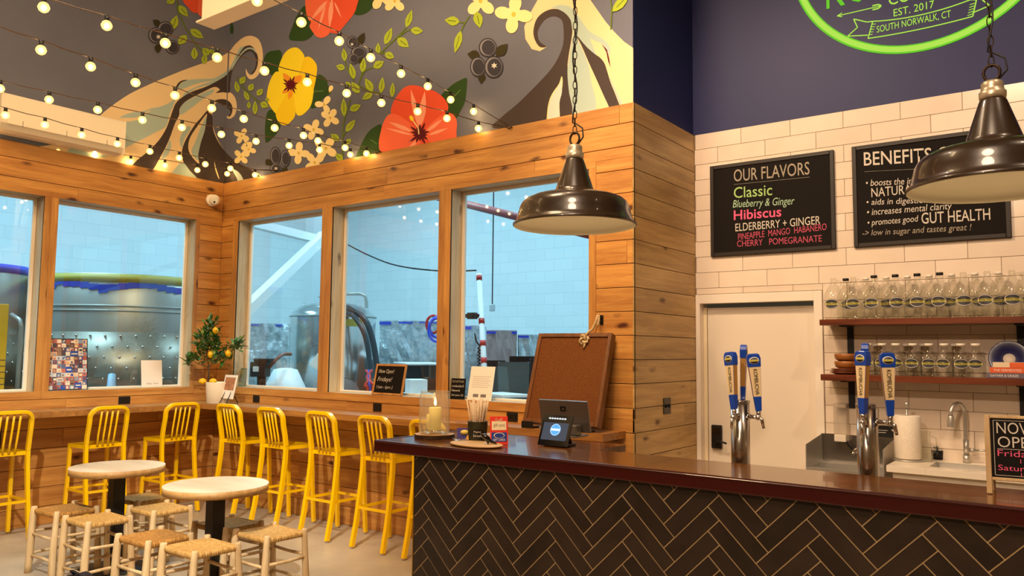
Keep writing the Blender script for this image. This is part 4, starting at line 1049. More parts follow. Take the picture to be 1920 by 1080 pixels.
# ---------------------------------------------------------------- bar counter with herringbone tiles
BZ = 1.067; YF = 3.174; BX0, BX1 = -3.285, 1.5; YR = 3.62; YDp = 3.93; XDp = -2.10
t = thing('bar_counter', 'bar counter clad in dark herringbone tiles', 'counter', (-3.0, 3.2, 0))
mb = MB(); mb.box((-2.99, 3.2028, 0), (BX1, YR-.03, BZ-.065), 0); mb.box((-2.99, YR-.03, 0), (XDp-.05, YDp-.04, BZ-.065), 0)
mb.box((-2.09, YR-.029, 0), (BX1, 4.02, .84), 1); mb.box((-2.09, YR-.029, .84), (BX1, 4.04, .87), 2, .002)
mb.build('cabinet', ['tan_grout', 'black', 'brushed'], t, world=True)
# tiles: 45-degree herringbone, every fourth width one length
mb = MB(); b = mb.bm; Wt = .0712; n = 4; s2 = math.sqrt(.5); ox, oz = -2.886-.2014, .883
rnd = random.Random(2)
def uv(i, j): return Vector(((i-j)*Wt*s2, 0, (i+j)*Wt*s2))
for i in range(-75, 75):
    for j in range(-75, 75):
        s_ = (i-j) % (2*n)
        if s_ == 0: c = [(i, j), (i+n, j), (i+n, j+1), (i, j+1)]
        elif s_ == 2*n-1: c = [(i, j), (i+1, j), (i+1, j+n), (i, j+n)]
        else: continue
        P = [uv(*q) for q in c]; ctr = sum(P, Vector())/4
        x, z = ctr.x+ox, ctr.z+oz
        if x < -3.2 or x > BX1+.2 or z < -.2 or z > BZ+.2: continue
        g = .0024; out = []
        for k in range(4):
            a, p, d = P[k-1], P[k], P[(k+1) % 4]
            out.append(p+((d-p).normalized()+(a-p).normalized())*g)
        y0 = 3.2+rnd.uniform(-.0004, .0004)
        f0 = [b.verts.new((q.x+ox, 3.2029, q.z+oz)) for q in out]
        f1 = [b.verts.new((ctr.x+ox+(q.x-ctr.x)*1, y0+.0008, ctr.z+oz+(q.z-ctr.z))) for q in out]
        k_ = .0014; f2 = []
        for q in out:
            v = (q-ctr); L = v.length; f2.append(b.verts.new((ctr.x+ox+v.x*(1-k_/L*1.4), y0, ctr.z+oz+v.z*(1-k_/L*1.4))))
        for A, B in ((f0, f1), (f1, f2)):
            for k in range(4): b.faces.new((A[k], A[(k+1) % 4], B[(k+1) % 4], B[k]))
        b.faces.new(f2)
for co, no in (((-2.99, 0, 0), (-1, 0, 0)), ((BX1, 0, 0), (1, 0, 0)), ((0, 0, .002), (0, 0, -1)), ((0, 0, BZ-.066), (0, 0, 1))):
    bmesh.ops.bisect_plane(b, geom=b.verts[:]+b.edges[:]+b.faces[:], plane_co=co, plane_no=no, clear_outer=True)
mb.build('tile_panel', 'slate_tile', t, world=True)
mb = MB(); mb.box((-2.9985, 3.2035, .0), (-2.9905, YDp-.042, BZ-.0655), 0, .001); mb.box((-2.9985, 3.1985, 0), (-2.9915, 3.203, BZ-.0655), 1)
mb.build('end_panel', ['walnut', 'brass'], t, world=True)
t = thing('countertop', 'long glossy red brown wooden bar top', 'counter top', (BX0, YF, BZ-.064))
mb = MB()
mb.poly([(BX0+.02, YF+.02, BZ-.04), (BX1, YF+.02, BZ-.04), (BX1, YR, BZ-.04), (XDp, YR, BZ-.04), (XDp, YDp, BZ-.04), (BX0+.02, YDp, BZ-.04)], 0, (0, 0, .037))
mb.build('board', 'bar_wood', t, world=True)
mb = MB()
mb.box((BX0, YF, BZ-.064), (BX1, YF+.0195, BZ), 0, .006, 2); mb.box((BX0, YF+.0196, BZ-.064), (BX0+.0195, YDp, BZ), 0, .006, 2)
mb.box((BX0+.019, YF-.004, BZ-.012), (BX1, YF+.0, BZ-.005), 0, .002)
mb.build('edge_moulding', 'bar_edge', t, world=True)

def on_bar(px, py, z=BZ-.003): return at(px, py, z=z)
BT = BZ-.003+.0005
# wood slice, hurricane jar, candles
noisy('bark', '#4a2f1c', '#2c1a0f', 30, .85, .2, 5, .6); wood('slice_wood', '#d3a870', '#a97c46', '#7a5228', 'X', .6, .02, knots=0)
p = on_bar(814, 821)
t = thing('wood_slice', 'round slice of tree trunk with bark under the candle jar', 'wood slice', (p.x, p.y, BT))
mb = MB(); b = bmesh.new(); rs = [.118+.004*math.sin(3*a)+.003*math.sin(7*a+1) for a in [2*PI*k/40 for k in range(40)]]
lo = [b.verts.new((r*math.cos(2*PI*k/40), r*math.sin(2*PI*k/40), 0)) for k, r in enumerate(rs)]; hi = [b.verts.new((r*.985*math.cos(2*PI*k/40), r*.985*math.sin(2*PI*k/40), .024)) for k, r in enumerate(rs)]
b.faces.new(lo[::-1]); b.faces.new(hi)
for k in range(40): b.faces.new((lo[k], lo[(k+1) % 40], hi[(k+1) % 40], hi[k]))
mb.join(b); 
for f in mb.bm.faces: f.material_index = 1 if abs(f.calc_center_median().z-.024) < 1e-4 else 0
mb.build('slice', ['bark', 'slice_wood'], t)
zj = BT+.0245
t = thing('hurricane_jar', 'large clear glass jar around the pillar candle on the wood slice', 'glass jar', (p.x, p.y, zj))
mb = MB(); mb.lathe([(.0, .001), (.07, .001), (.082, .008), (.089, .025), (.09, .06), (.09, .195), (.086, .222), (.079, .236), (.082, .247)], seg=40); mb.build('glass', 'jar_glass', t)
mb = MB(); mb.lathe([(.0, .006), (.07, .006), (.078, .012), (.082, .022), (0, .022)], seg=32); mb.build('thick_base', 'bottle_glass', t)
mat('candle_wax', '#e9d27a', .5, emis=hx('#e8b440'), es=.25); glow('flame', (1, .7, .2), 14)
def candle(dx, dy, r, h, label):
    t = thing('candle', label, 'candle', (p.x+dx, p.y+dy, zj+.0225))
    mb = MB(); mb.lathe([(0, 0), (r, 0), (r, h-.004), (r-.004, h), (r*.6, h-.004), (0, h-.006)], seg=28); mb.build('wax', 'candle_wax', t)
    mb = MB(); mb.cyl((0, 0, h-.006), (.001, 0, h+.008), .0014, seg=6); mb.build('wick', 'black', t); return t
t = candle(.004, 0, .036, .13, 'tall yellow pillar candle with a lit flame in the glass jar')
mb = MB(); mb.lathe([(0, 0), (.006, .008), (.008, .018), (.005, .034), (0, .052)], (.001, 0, .138), 12); mb.build('flame', 'flame', t)
candle(-.052, .022, .022, .085, 'short yellow candle behind the tall one in the glass jar')
# pot of straws
mat('pot_green', '#2f3320', .5, bump=.15); noisy('straw_paper', '#ead9be', '#c9ab84', 60, .8, .2, 3, stretch=(1, 1, 8))
p = on_bar(895, 829)
t = thing('straw_pot', 'dark green pot with an oval tag holding paper straws', 'pot', (p.x, p.y, BT))
mb = MB(); mb.lathe([(0, 0), (.046, 0), (.05, .004), (.055, .085), (.057, .09), (.055, .11), (.058, .112), (.058, .116), (.052, .116), (.05, .01), (0, .01)], seg=32); mb.build('pot', 'pot_green', t)
fc = Vector((EYE.x-p.x, EYE.y-p.y, 0)).normalized(); sd = Vector((0, 0, 1)).cross(fc)
mb = MB(); a0 = math.atan2(fc.y, fc.x); ring = []
for k in range(28):
    u = 2*PI*k/28; th = a0+math.cos(u)*.72; z = .05+.026*math.sin(u); rr = .0535+z*.02
    ring.append(mb.bm.verts.new((rr*1.02*math.cos(th), rr*1.02*math.sin(th), z)))
cv = mb.bm.verts.new((.056*math.cos(a0), .056*math.sin(a0), .05))
for k in range(28): mb.bm.faces.new((cv, ring[k], ring[(k+1) % 28]))
tg_ = mb.build('tag', 'black', t)
for s, z, w_ in (('Paper', .054, .042), ('Straws', .034, .048)): letter_local(s, fc*.0585+Vector((0, 0, z)), sd, (0, 0, 1), w_, .013, 'chalk', tg_, align='C')
rnd = random.Random(4)
for k in range(46):
    a = 2*PI*rnd.random(); r0 = .034*math.sqrt(rnd.random()); r1 = r0*2.2+.012*rnd.random(); h = .2+.03*rnd.random()
    s_ = thing('paper_straw', 'pale paper straws standing in the dark green pot', 'straw', (p.x+r0*math.cos(a), p.y+r0*math.sin(a), BT+.012), 0, 'paper straws in the pot')
    mb = MB(); mb.tube([(0, 0, 0), ((r1-r0)*.45*math.cos(a), (r1-r0)*.45*math.sin(a), h*.5), ((r1-r0)*math.cos(a+.1), (r1-r0)*math.sin(a+.1), h)], .0036, 6, caps=True)
    mb.build('tube', 'straw_paper', s_)
# serving board with little things
p = on_bar(893, 836); wood('board_wood', '#e0c294', '#c29b64', '#8d6232', 'X', .5, .02, knots=0)
t = thing('serving_board', 'pale wooden serving board with a dark edge in front of the straw pot', 'board', (p.x, p.y, BT), -.12)
mb = MB(); mb.lathe([(0, 0), (.13, 0), (.15, .006), (.152, .011), (.148, .013), (0, .012)], seg=48, mtx=Matrix.Diagonal((1.12, .72, 1, 1))); mb.build('board', 'board_wood', t)
zb = BT+.0135
p2_ = at(880, 824, z=zb)
t = thing('citrus_wedge', 'small golden wedge standing on the serving board', 'wedge', (p2_.x, p2_.y, zb+.001)); mat('amber', '#d99a2a', .4)
mb = MB(); mb.cyl((0, 0, 0), (.004, 0, .048), .026, .001, 5, 0, False); mb.build('wedge', 'amber', t)
p2_ = at(862, 826, z=zb)
t = thing('sample_dish', 'small clear dish on the serving board', 'dish', (p2_.x, p2_.y, zb+.001))
mb = MB(); mb.lathe([(0, .001), (.03, .001), (.042, .012), (.044, .014)], seg=24); mb.build('bowl', 'vase_glass', t)
p2_ = at(914, 833, z=zb)
t = thing('dark_ornament', 'small black pointed ornament on the serving board beside the red card', 'ornament', (p2_.x, p2_.y, zb+.001), .4)
mb = MB(); mb.tube([(.05, 0, .004), (.02, .004, .012), (0, 0, .028), (-.022, 0, .046), (-.04, 0, .052)], [.004, .007, .016, .013, .003], 10); mb.tube([(0, 0, .02), (.004, 0, .0)], [.01, .004], 8); mb.build('body', 'black_gloss', t)
# purple card box
p = on_bar(871, 826)
mat('purple_card', '#3a2a7c', .5); mat('card_yellow', '#e3c85a', .5); mat('label_blue', '#1d3d92', .45); mat('label_yellow', '#cfc45c', .5); mat('label_dark', '#3a3a40', .5)
t = thing('card_holder', 'small purple card leaning left of the straw pot', 'card', (p.x, p.y, BT), math.atan2(fc.y, fc.x)+PI/2)
mb = MB(); mb.obox((0, .008, .0345), (.088, .004, .07), (-.22, 0, 0), 0, .001); mb.build('card', 'purple_card', t)
mb = MB(); mb.lathe([(0, 0), (.024, 0), (.024, .001), (0, .001)], seg=28, mtx=Matrix.Translation((0, .0025, .046)) @ Matrix.Rotation(-.22, 4, 'X') @ Matrix.Rotation(PI/2, 4, 'X') @ Matrix.Diagonal((1, .55, 1, 1))); mb.build('emblem', 'card_yellow', t)
# red gift card sign
p = on_bar(936, 834)
mat('gift_red', '#e23420', .5); mat('gift_cream', '#f2dfb4', .6)
t = thing('gift_card_sign', 'small red gift card sign with a bow drawing beside the straw pot', 'sign', (p.x, p.y, BT), math.atan2(fc.y, fc.x)+PI/2+.12)
th = -.16; RX = Matrix.Rotation(th, 4, 'X')
mb = MB(); mb.box((-.049, -.002, 0), (.049, .003, .152), 0, .001, 1, RX); mb.build('card', 'gift_red', t)
mb = MB(); mb.box((-.04, -.0035, .078), (.04, -.0022, .126), 0, .0004, 1, RX); mb.build('cream_panel', 'gift_cream', t)
mb = MB(); mb.box((-.042, -.0035, .016), (.042, -.0022, .066), 0, .0004, 1, RX); mb.build('blue_panel', 'label_blue', t)
Xs, Ys = (1, 0, 0), RX @ Vector((0, 0, 1))
mb = MB()
for s in (-1, 1): mb.tube([RX @ Vector(q) for q in ((0, -.0035, .128), (s*.014, -.0035, .141), (s*.022, -.0035, .136), (s*.012, -.0035, .129), (0, -.0035, .128))], .0012, 6)
mb.build('bow', 'gift_cream', t)
letter_local('gift card', RX @ Vector((-.03, -.0038, .092)), Xs, Ys, .06, .022, 'ink_grey', t); letter_local('GIFT CARDS', RX @ Vector((-.033, -.0038, .02)), Xs, Ys, .066, .012, 'white', t)
mb = MB(); mb.lathe([(.026, 0), (.03, 0), (.03, .0006), (.026, .0006)], seg=28, mtx=Matrix.Translation(RX @ Vector((0, -.0036, .049))) @ RX @ Matrix.Rotation(PI/2, 4, 'X') @ Matrix.Diagonal((1, .5, 1, 1))); mb.build('emblem_ring', 'gift_cream', t)
mb = MB(); mb.obox((0, .032, .03), (.06, .004, .066), (.5, 0, 0)); mb.build('easel_strut', 'gift_red', t)

# ---------------------------------------------------------------- till: customer display and register screen
mat('screen_dark', '#0b0b10', .12, coat=.5); glow('screen_grey', (.10, .105, .13), .8); glow('screen_logo', (.12, .42, .9), 1.2); glow('screen_white', (.8, .85, .95), 1.2)
p = on_bar(1045, 838)
fc2 = Vector((EYE.x-p.x, EYE.y-p.y, 0)).normalized(); rz = math.atan2(fc2.y, fc2.x)+PI/2
t = thing('customer_display', 'small black payment tablet facing the customer on the bar', 'tablet', (p.x-.015, p.y-.03, BT), -.02)
th = -.38; RX = Matrix.Rotation(th, 4, 'X'); w2, h = .096, .178
mb = MB(); mb.box((-w2, -.004, .006), (w2, .006, h), 0, .004, 2, RX); mb.build('case', 'black', t)
mb = MB(); mb.box((-w2+.003, -.0055, .009), (w2-.003, -.0042, h-.003), 0, .0005, 1, RX); mb.build('glass_front', 'screen_dark', t)
mb = MB(); mb.box((-w2+.016, -.0066, .036), (w2-.016, -.0058, h-.045), 0, 0, 1, RX); mb.build('screen', 'screen_grey', t)
mb = MB(); mb.lathe([(0, 0), (.033, 0), (.033, .0006), (0, .0006)], seg=32, mtx=RX @ Matrix.Translation((.003, -.0069, .094)) @ Matrix.Rotation(PI/2, 4, 'X')); mb.lathe([(.029, .0007), (.031, .0007), (.031, .0012), (.029, .0012)], seg=32, mi=1, mtx=RX @ Matrix.Translation((.003, -.0069, .094)) @ Matrix.Rotation(PI/2, 4, 'X'))
mb.box((-.025, -.0088, .088), (.031, -.0082, .100), 1, 0, 1, RX); mb.build('screen_emblem', ['screen_logo', 'screen_white'], t)
mb = MB()
for k in range(7): mb.box((-.055+.0165*k, -.0062, h-.026), (-.043+.0165*k, -.0057, h-.018), 0, 0, 1, RX)
mb.build('card_icons', 'screen_white', t)
mb = MB(); mb.box((-.06, .004, 0), (.06, .15, .012), 0, .004); mb.obox((0, .105, .05), (.09, .012, .1), (.55, 0, 0), 0, .003); mb.build('stand', 'dark_steel', t)
p = on_bar(1085, 818)
t = thing('register_screen', 'grey backed till screen standing behind the payment tablet', 'till', (p.x-.07, p.y-.02, BT), PI+.03)
mat('register_grey', '#77706a', .35, .6)
th = -.24; RX = Matrix.Rotation(th, 4, 'X')
mb = MB(); mb.box((-.17, -.006, .03), (.17, .008, .222), 0, .005, 2, RX); mb.build('case', 'register_grey', t)
mb = MB(); mb.box((-.16, -.0072, .04), (.16, -.0062, .212), 0, 0, 1, RX); mb.build('screen', 'screen_dark', t)
mb = MB(); mb.box((-.018, .0085, .155), (.018, .0095, .187), 0, .0045, 3, Matrix.Translation((.0, 0, 0)) @ RX); mb.box((-.007, .0097, .164), (.007, .0102, .178), 1, 0, 1, RX); mb.build('back_emblem', ['black', 'register_grey'], t)
mb = MB(); mb.box((-.12, -.06, 0), (.04, .1, .012), 0, .004); mb.box((-.12, .03, .0125), (.02, .1, .075), 0, .006); mb.build('stand', 'register_grey', t)

# ---------------------------------------------------------------- tap towers with paddle handles
mat('tap_blue', '#1447b4', .3, coat=.4); mat('tap_cream', '#f3d9a6', .4, coat=.3); mat('tap_side', '#b98842', .5)
def tower(px, ztop, hs, label, tl):
    p = at(px, 868, y=3.71); cx, cy = p.x, 3.71
    t = thing('tap_tower', label, 'tap tower', (cx, cy, .8705))
    H = ztop-.8705
    mb = MB(); mb.cyl((0, 0, .01), (0, 0, H-.012), .0435, seg=36); mb.lathe([(.0435, H-.012), (.046, H-.012), (.046, H-.003), (.042, H), (0, H)], seg=36); mb.build('column', 'steel', t)
    mb = MB(); mb.lathe([(0, 0), (.085, 0), (.085, .006), (.05, .012), (0, .012)], seg=36); mb.build('base_flange', 'steel', t)
    for k, (ang, tilt, zh, rad, face, lb) in enumerate(hs):
        d = (Vector((rt.x, rt.y, 0)).normalized()*math.cos(ang) + Vector((fw.x, fw.y, 0)).normalized()*math.sin(ang)).normalized()
        z0 = H-.075
        mb = MB(); mb.cyl(d*.043+Vector((0, 0, z0)), d*.052+Vector((0, 0, z0)), .016, seg=16); mb.cyl(d*.05+Vector((0, 0, z0)), d*.095+Vector((0, 0, z0)), .0095, seg=14); mb.sph(d*.098+Vector((0, 0, z0)), .0145)
        mb.tube([d*.098+Vector((0, 0, z0)), d*.118+Vector((0, 0, z0-.01)), d*.126+Vector((0, 0, z0-.05))], [.008, .0085, .007], 10); mb.cyl(d*rad+Vector((0, 0, z0)), d*rad+Vector((0, 0, zh-.8705-.001)), .006, seg=10)
        mb.cyl(d*rad+Vector((0, 0, zh-.8705-.018)), d*rad+Vector((0, 0, zh-.8705-.001)), .011, seg=12)
        mb.build('faucet', 'chrome', t)
        # the handle itself: a part of its tower, with crown, emblem and lettering of its own
        rzz = face+math.atan2(rt.y, rt.x)+PI/2; hp = Vector((d.x*rad, d.y*rad, zh-.8705))
        M4 = Matrix.Rotation(tilt[0], 4, 'Y') @ Matrix.Rotation(tilt[1], 4, 'X')
        def seg(mb, zs, mi, mi2):
            vs = []
            for z, w_, dd in zs: vs.append([mb.bm.verts.new(M4 @ Vector((x*w_/2, y*dd/2, z))) for x, y in ((-1, -1), (1, -1), (1, 1), (-1, 1))])
            for A, B in zip(vs, vs[1:]):
                for q in range(4): f = mb.bm.faces.new((A[q], A[(q+1) % 4], B[(q+1) % 4], B[q])); f.material_index = mi2 if q % 2 else mi
            f = mb.bm.faces.new(vs[0][::-1]); f.material_index = mi; f = mb.bm.faces.new(vs[-1]); f.material_index = mi
        mb = MB(); seg(mb, [(.0, .026, .022), (.066, .036, .026)], 0, 0); seg(mb, [(.0662, .036, .024), (.205, .054, .027)], 1, 2)
        bmesh.ops.bevel(mb.bm, geom=mb.bm.edges[:], offset=.0012, segments=1, affect='EDGES')
        h = mb.build('tap_handle', ['tap_blue', 'tap_cream', 'tap_side'], t); h.location = hp; h.rotation_euler = (0, 0, rzz); h['label'] = lb
        mb = MB(); seg(mb, [(.2055, .058, .03), (.245, .062, .031), (.262, .052, .03), (.268, .036, .026)], 0, 0); bmesh.ops.bevel(mb.bm, geom=mb.bm.edges[:], offset=.0012, segments=1, affect='EDGES'); mb.build('crown', 'tap_blue', h)
        for yy, sg in ((-.0148, 1), (.0148, -1)):
            letter_local('KOMBUCHA', M4 @ Vector((sg*-.008, yy, .195)), M4.to_3x3() @ Vector((0, 0, -1)), M4.to_3x3() @ Vector((sg, 0, 0)), .118, .018, 'ink', h)
        mb = MB()
        for sg in (-1, 1):
            for r_, dpt, mi in ((1, .0160, 0), (.86, .0165, 1)):
                mb.lathe([(0, 0), (.023*r_, 0), (.023*r_, .0003), (0, .0003)], seg=24, mi=mi, mtx=M4 @ Matrix.Translation((0, sg*dpt, .235)) @ Matrix.Rotation(PI/2, 4, 'X') @ Matrix.Diagonal((1, .72, 1, 1)))
            mb.obox(M4 @ Vector((0, sg*.0172, .235)), (.04, .0006, .009), M4.to_euler(), 2)
        mb.build('emblem', ['white', 'label_dark', 'label_yellow'], h)
zt1 = at(1389, 750, y=3.71).z; zt2 = at(1628, 757, y=3.71).z
tower(1389, zt1, [(R(-50), (-.08, -.02), zt1-0.046, .1, R(-98), 'tap handle facing the room'), (R(62), (-.05, .03), zt1-.004, .07, R(-22), 'tap handle at the back'), (R(236), (-.1, -.02), zt1-0.039, .085, R(-150), 'tap handle on the left')], 'left brushed steel tap tower with three blue and cream handles', 0)
tower(1628, zt2, [(R(-50), (-.02, -.02), zt2-0.046, .1, R(-103), 'tap handle facing the room'), (R(70), (-.09, .03), zt2-.004, .07, R(-30), 'tap handle at the back'), (R(236), (.0, -.02), zt2-0.039, .085, R(-155), 'tap handle on the left')], 'right brushed steel tap tower beside the paper towels', 1)

# ---------------------------------------------------------------- folding chalkboard at the right end of the bar
pb = at(1856, 926, z=BT); wood('frame_wood', '#e3c79a', '#c19d68', '#8a6232', 'Z', .5, .02, knots=0)
t = thing('a_frame_chalkboard', 'small folding chalkboard standing on the right end of the bar', 'chalkboard', (pb.x, pb.y, BT), .12)
wb = .30; th = -.17; RX = Matrix.Rotation(th, 4, 'X'); HB = .29
for s in (0, 1):
    mb = MB(); mb.box((s*wb-.009, -.006, 0.001), (s*wb+.009, .006, HB), 0, .002, 1, RX); mb.build('leg', 'frame_wood', t)
    mb = MB(); mb.obox((s*wb+(.016 if s == 0 else -.016), .092, .137), (.014, .01, .285), (.17, 0, 0), 0, .002); mb.build('rear_leg', 'frame_wood', t)
mb = MB(); mb.box((.0095, -.0055, HB-.012), (wb-.0095, .0055, HB), 0, .002, 1, RX); mb.box((.0095, -.0055, .05), (wb-.0095, .0055, .062), 0, .002, 1, RX); mb.build('frame_rail', 'frame_wood', t)
mb = MB(); mb.box((.0096, -.004, .0625), (wb-.0096, .004, HB-.0125), 0, 0, 1, RX); mb.build('board', 'chalkboard', t)
Ys = RX @ Vector((0, 0, 1)); Xs = (1, 0, 0)
for s, x0, z0, w_, h_, m_ in (('NOW', .03, .222, .12, .042, 'chalk'), ('OPEN', .032, .172, .135, .04, 'chalk'), ('Fridays', .03, .132, .13, .03, 'chalk_pink'), ('11am - 6pm', .1, .112, .12, .02, 'chalk_pink'), ('Saturdays', .03, .082, .15, .026, 'chalk_pink'), ('10am - 4pm', .1, .0665, .12, .017, 'chalk_pink')):
    letter_local(s, RX @ Vector((x0, -.0046, z0)), Xs, Ys, w_, h_, m_, t, off=-.004)
mb = MB()
for a, b_ in (((.02, .07), (.02, .27)), ((.02, .27), (.28, .27)), ((.02, .07), (.28, .07)), ((.03, .166), (.18, .166))):
    mb.bar(RX @ Vector((a[0], -.0046, a[1])), RX @ Vector((b_[0], -.0046, b_[1])), .0016)
mb.build('chalk_border', 'chalk', t)

# ---------------------------------------------------------------- shelves with brackets on the tiled wall
SX0, SX1 = -1.546, .75; SYF = 5.765
def shelf(z0, z1, label):
    t = thing('wall_shelf', label, 'shelf', (SX0, YD, z0), 0, 'dark wooden wall shelves')
    mb = MB(); mb.box((SX0, SYF, z0), (SX1, YD-.0015, z1), 0, .003); mb.build('shelf_board', 'walnut', t, world=True)
    for x in (-1.405, -.37, .6):
        mb = MB(); mb.box((x-.022, YD-.0095, z0-.2), (x+.022, YD-.0015, z0-.0005), 0, .001); mb.box((x-.022, SYF+.05, z0-.0085), (x+.022, YD-.01, z0-.0005), 0, .001); mb.build('bracket', 'black', t, world=True)
    return t
ZU, ZL = 1.816, 1.433
shelf(1.775, ZU, 'upper dark wooden shelf carrying glass jugs'); shelf(1.39, ZL, 'lower dark wooden shelf carrying bottles, bowls and books')

mat('cap_black', '#141012', .4); mat('cap_white', '#efe6d6', .4)
def oval_label(t, r, zc, rx, rz_, ang):
    """oval paper label wrapped on a round bottle, with a yellow band"""
    for nm, k, mi, dr in (('label', 1, 0, .0008),):
        mb = MB()
        def patch(kx, kz, dr, mi, band=False):
            N = 26; ctr = mb.bm.verts.new(((r+dr)*math.cos(ang), (r+dr)*math.sin(ang), zc)); ring = []
            for q in range(N):
                u = 2*PI*q/N; xx = rx*kx*math.cos(u); zz = rz_*kz*math.sin(u)
                if band: zz = max(-rz_*.22, min(rz_*.22, zz))
                a = ang+xx/r; ring.append(mb.bm.verts.new(((r+dr)*math.cos(a), (r+dr)*math.sin(a), zc+zz)))
            for q in range(N): f = mb.bm.faces.new((ctr, ring[q], ring[(q+1) % N])); f.material_index = mi; f.smooth = True
        patch(1, 1, .0008, 0); patch(.94, .92, .0011, 1); patch(.88, .84, .0014, 0); patch(.86, 1, .0018, 2, True)
        lab = mb.build('label', ['label_dark', 'white', 'label_yellow'], t)
        o = letter_local('KOMBUCHA', (-rx*.7, 0, zc-rz_*.15), (1, 0, 0), (0, 0, 1), rx*1.4, rz_*.3, 'ink', lab)      # bent round the bottle
        for v in o.data.vertices: a = ang+v.co.x/r; v.co = Vector(((r+.0026)*math.cos(a), (r+.0026)*math.sin(a), v.co.z))
def jug(label, cap):
    t = thing('glass_jug', label, 'jug', (0, 0, 0), 0, 'clear glass jugs on the upper shelf')
    mb = MB(); mb.lathe([(0, .002), (.054, .002), (.062, .008), (.0655, .02), (.0655, .15), (.062, .175), (.048, .205), (.03, .235), (.0195, .255), (.0175, .275), (.0205, .278), (.0205, .286), (.0165, .288), (.0165, .296)], seg=30); mb.build('body', 'bottle_glass', t)
    mb = MB(); mb.tube([(.016, 0, .268), (.034, 0, .276), (.05, 0, .266), (.053, 0, .245), (.044, 0, .228), (.033, 0, .232)], .005, 8); mb.build('handle', 'bottle_glass', t)
    if cap: mb = MB(); mb.cyl((0, 0, .282), (0, 0, .3), .0215, seg=20); mb.build('cap', cap, t)
    oval_label(t, .066, .108, .05, .036, -PI/2)
    return t
protos = {}
def put(make, key, loc, rz, label, *a):
    if key not in protos:
        o = make(label, *a); o.location = loc; o.rotation_euler.z = rz; protos[key] = o; return o
    return dup(protos[key], loc, rz, label)
front = [(1564, None), (1600, None), (1635, 'cap_black'), (1666, 'cap_black'), (1705, 'cap_black'), (1742, 'cap_black'), (1783, None), (1823, None), (1865, None), (1908, None), (1951, None)]
back = [(1582, 'cap_black'), (1616, 'cap_white'), (1650, 'cap_white'), (1684, 'cap_white'), (1720, 'cap_white'), (1757, 'cap_white'), (1796, 'cap_white'), (1834, 'cap_white'), (1874, None), (1916, None)]
lx = None
for i, (px, cap) in enumerate(front):
    x = at(px, 600, y=5.838).x
    if lx is not None and x-lx < .134: x = lx+.134
    lx = x
    lb = 'clear labelled glass jug with %s, %s' % ('black cap' if cap else 'open neck', ['leftmost in the upper shelf front row', 'second in the upper shelf front row', 'third in the upper shelf front row', 'fourth in the upper shelf front row', 'fifth in the upper shelf front row', 'sixth in the upper shelf front row', 'seventh in the upper shelf front row', 'eighth in the upper shelf front row', 'ninth in the upper shelf front row', 'tenth in the upper shelf front row', 'eleventh in the upper shelf front row'][i])
    put(jug, ('j', cap), (x, 5.838, ZU+.0005), R([0, 6, -8, 14, 4, -4, 8, -10, 3, 9, 0][i]), lb, cap)
lx = None
for i, (px, cap) in enumerate(back):
    x = at(px, 600, y=5.97).x+.02
    if lx is not None and x-lx < .134: x = lx+.134
    lx = x
    lb = 'clear glass jug with %s, %s' % ({'cap_black': 'black cap', 'cap_white': 'pale cap', None: 'open neck'}[cap], ['leftmost in the upper shelf back row', 'second in the upper shelf back row', 'third in the upper shelf back row', 'fourth in the upper shelf back row', 'fifth in the upper shelf back row', 'sixth in the upper shelf back row', 'seventh in the upper shelf back row', 'eighth in the upper shelf back row', 'ninth in the upper shelf back row', 'tenth in the upper shelf back row'][i])
    put(jug, ('j', cap), (x, 5.971, ZU+.0005), R([20, 30, 10, 25, 15, -12, 24, 10, 30, 12][i]), lb, cap)
def bottle(label):
    t = thing('glass_bottle', label, 'bottle', (0, 0, 0), 0, 'clear glass bottles on the lower shelf')
    mb = MB(); mb.lathe([(0, .002), (.044, .002), (.051, .008), (.053, .02), (.053, .105), (.049, .13), (.033, .155), (.0225, .174), (.0215, .2), (.0235, .204)], seg=26); mb.build('body', 'bottle_glass', t)
    mb = MB(); mb.cyl((0, 0, .2), (0, 0, .217), .027, seg=22); mb.build('cap', 'cap_white', t)
    oval_label(t, .0535, .086, .047, .033, -PI/2); return t
ords = 'leftmost second third fourth fifth sixth seventh rightmost'.split()
for i, px in enumerate((1628, 1655, 1681, 1713, 1743, 1772, 1803, 1831)):
    x = at(px, 700, y=5.87).x
    put(bottle, 'b', (x, 5.87, ZL+.0005), R([0, 4, 8, -5, 3, -7, 6, 0][i]), 'clear glass bottle with white cap and oval label, %s on the lower shelf' % ords[i])
for i, px in enumerate((1640, 1697, 1728, 1787)):
    x = at(px, 700, y=5.975).x+.012
    dup(protos['b'], (x, 5.978, ZL+.0005), R(30+10*i), 'clear white-capped bottle in the back row of the lower shelf, %s of four' % ['first', 'second', 'third', 'last'][i])
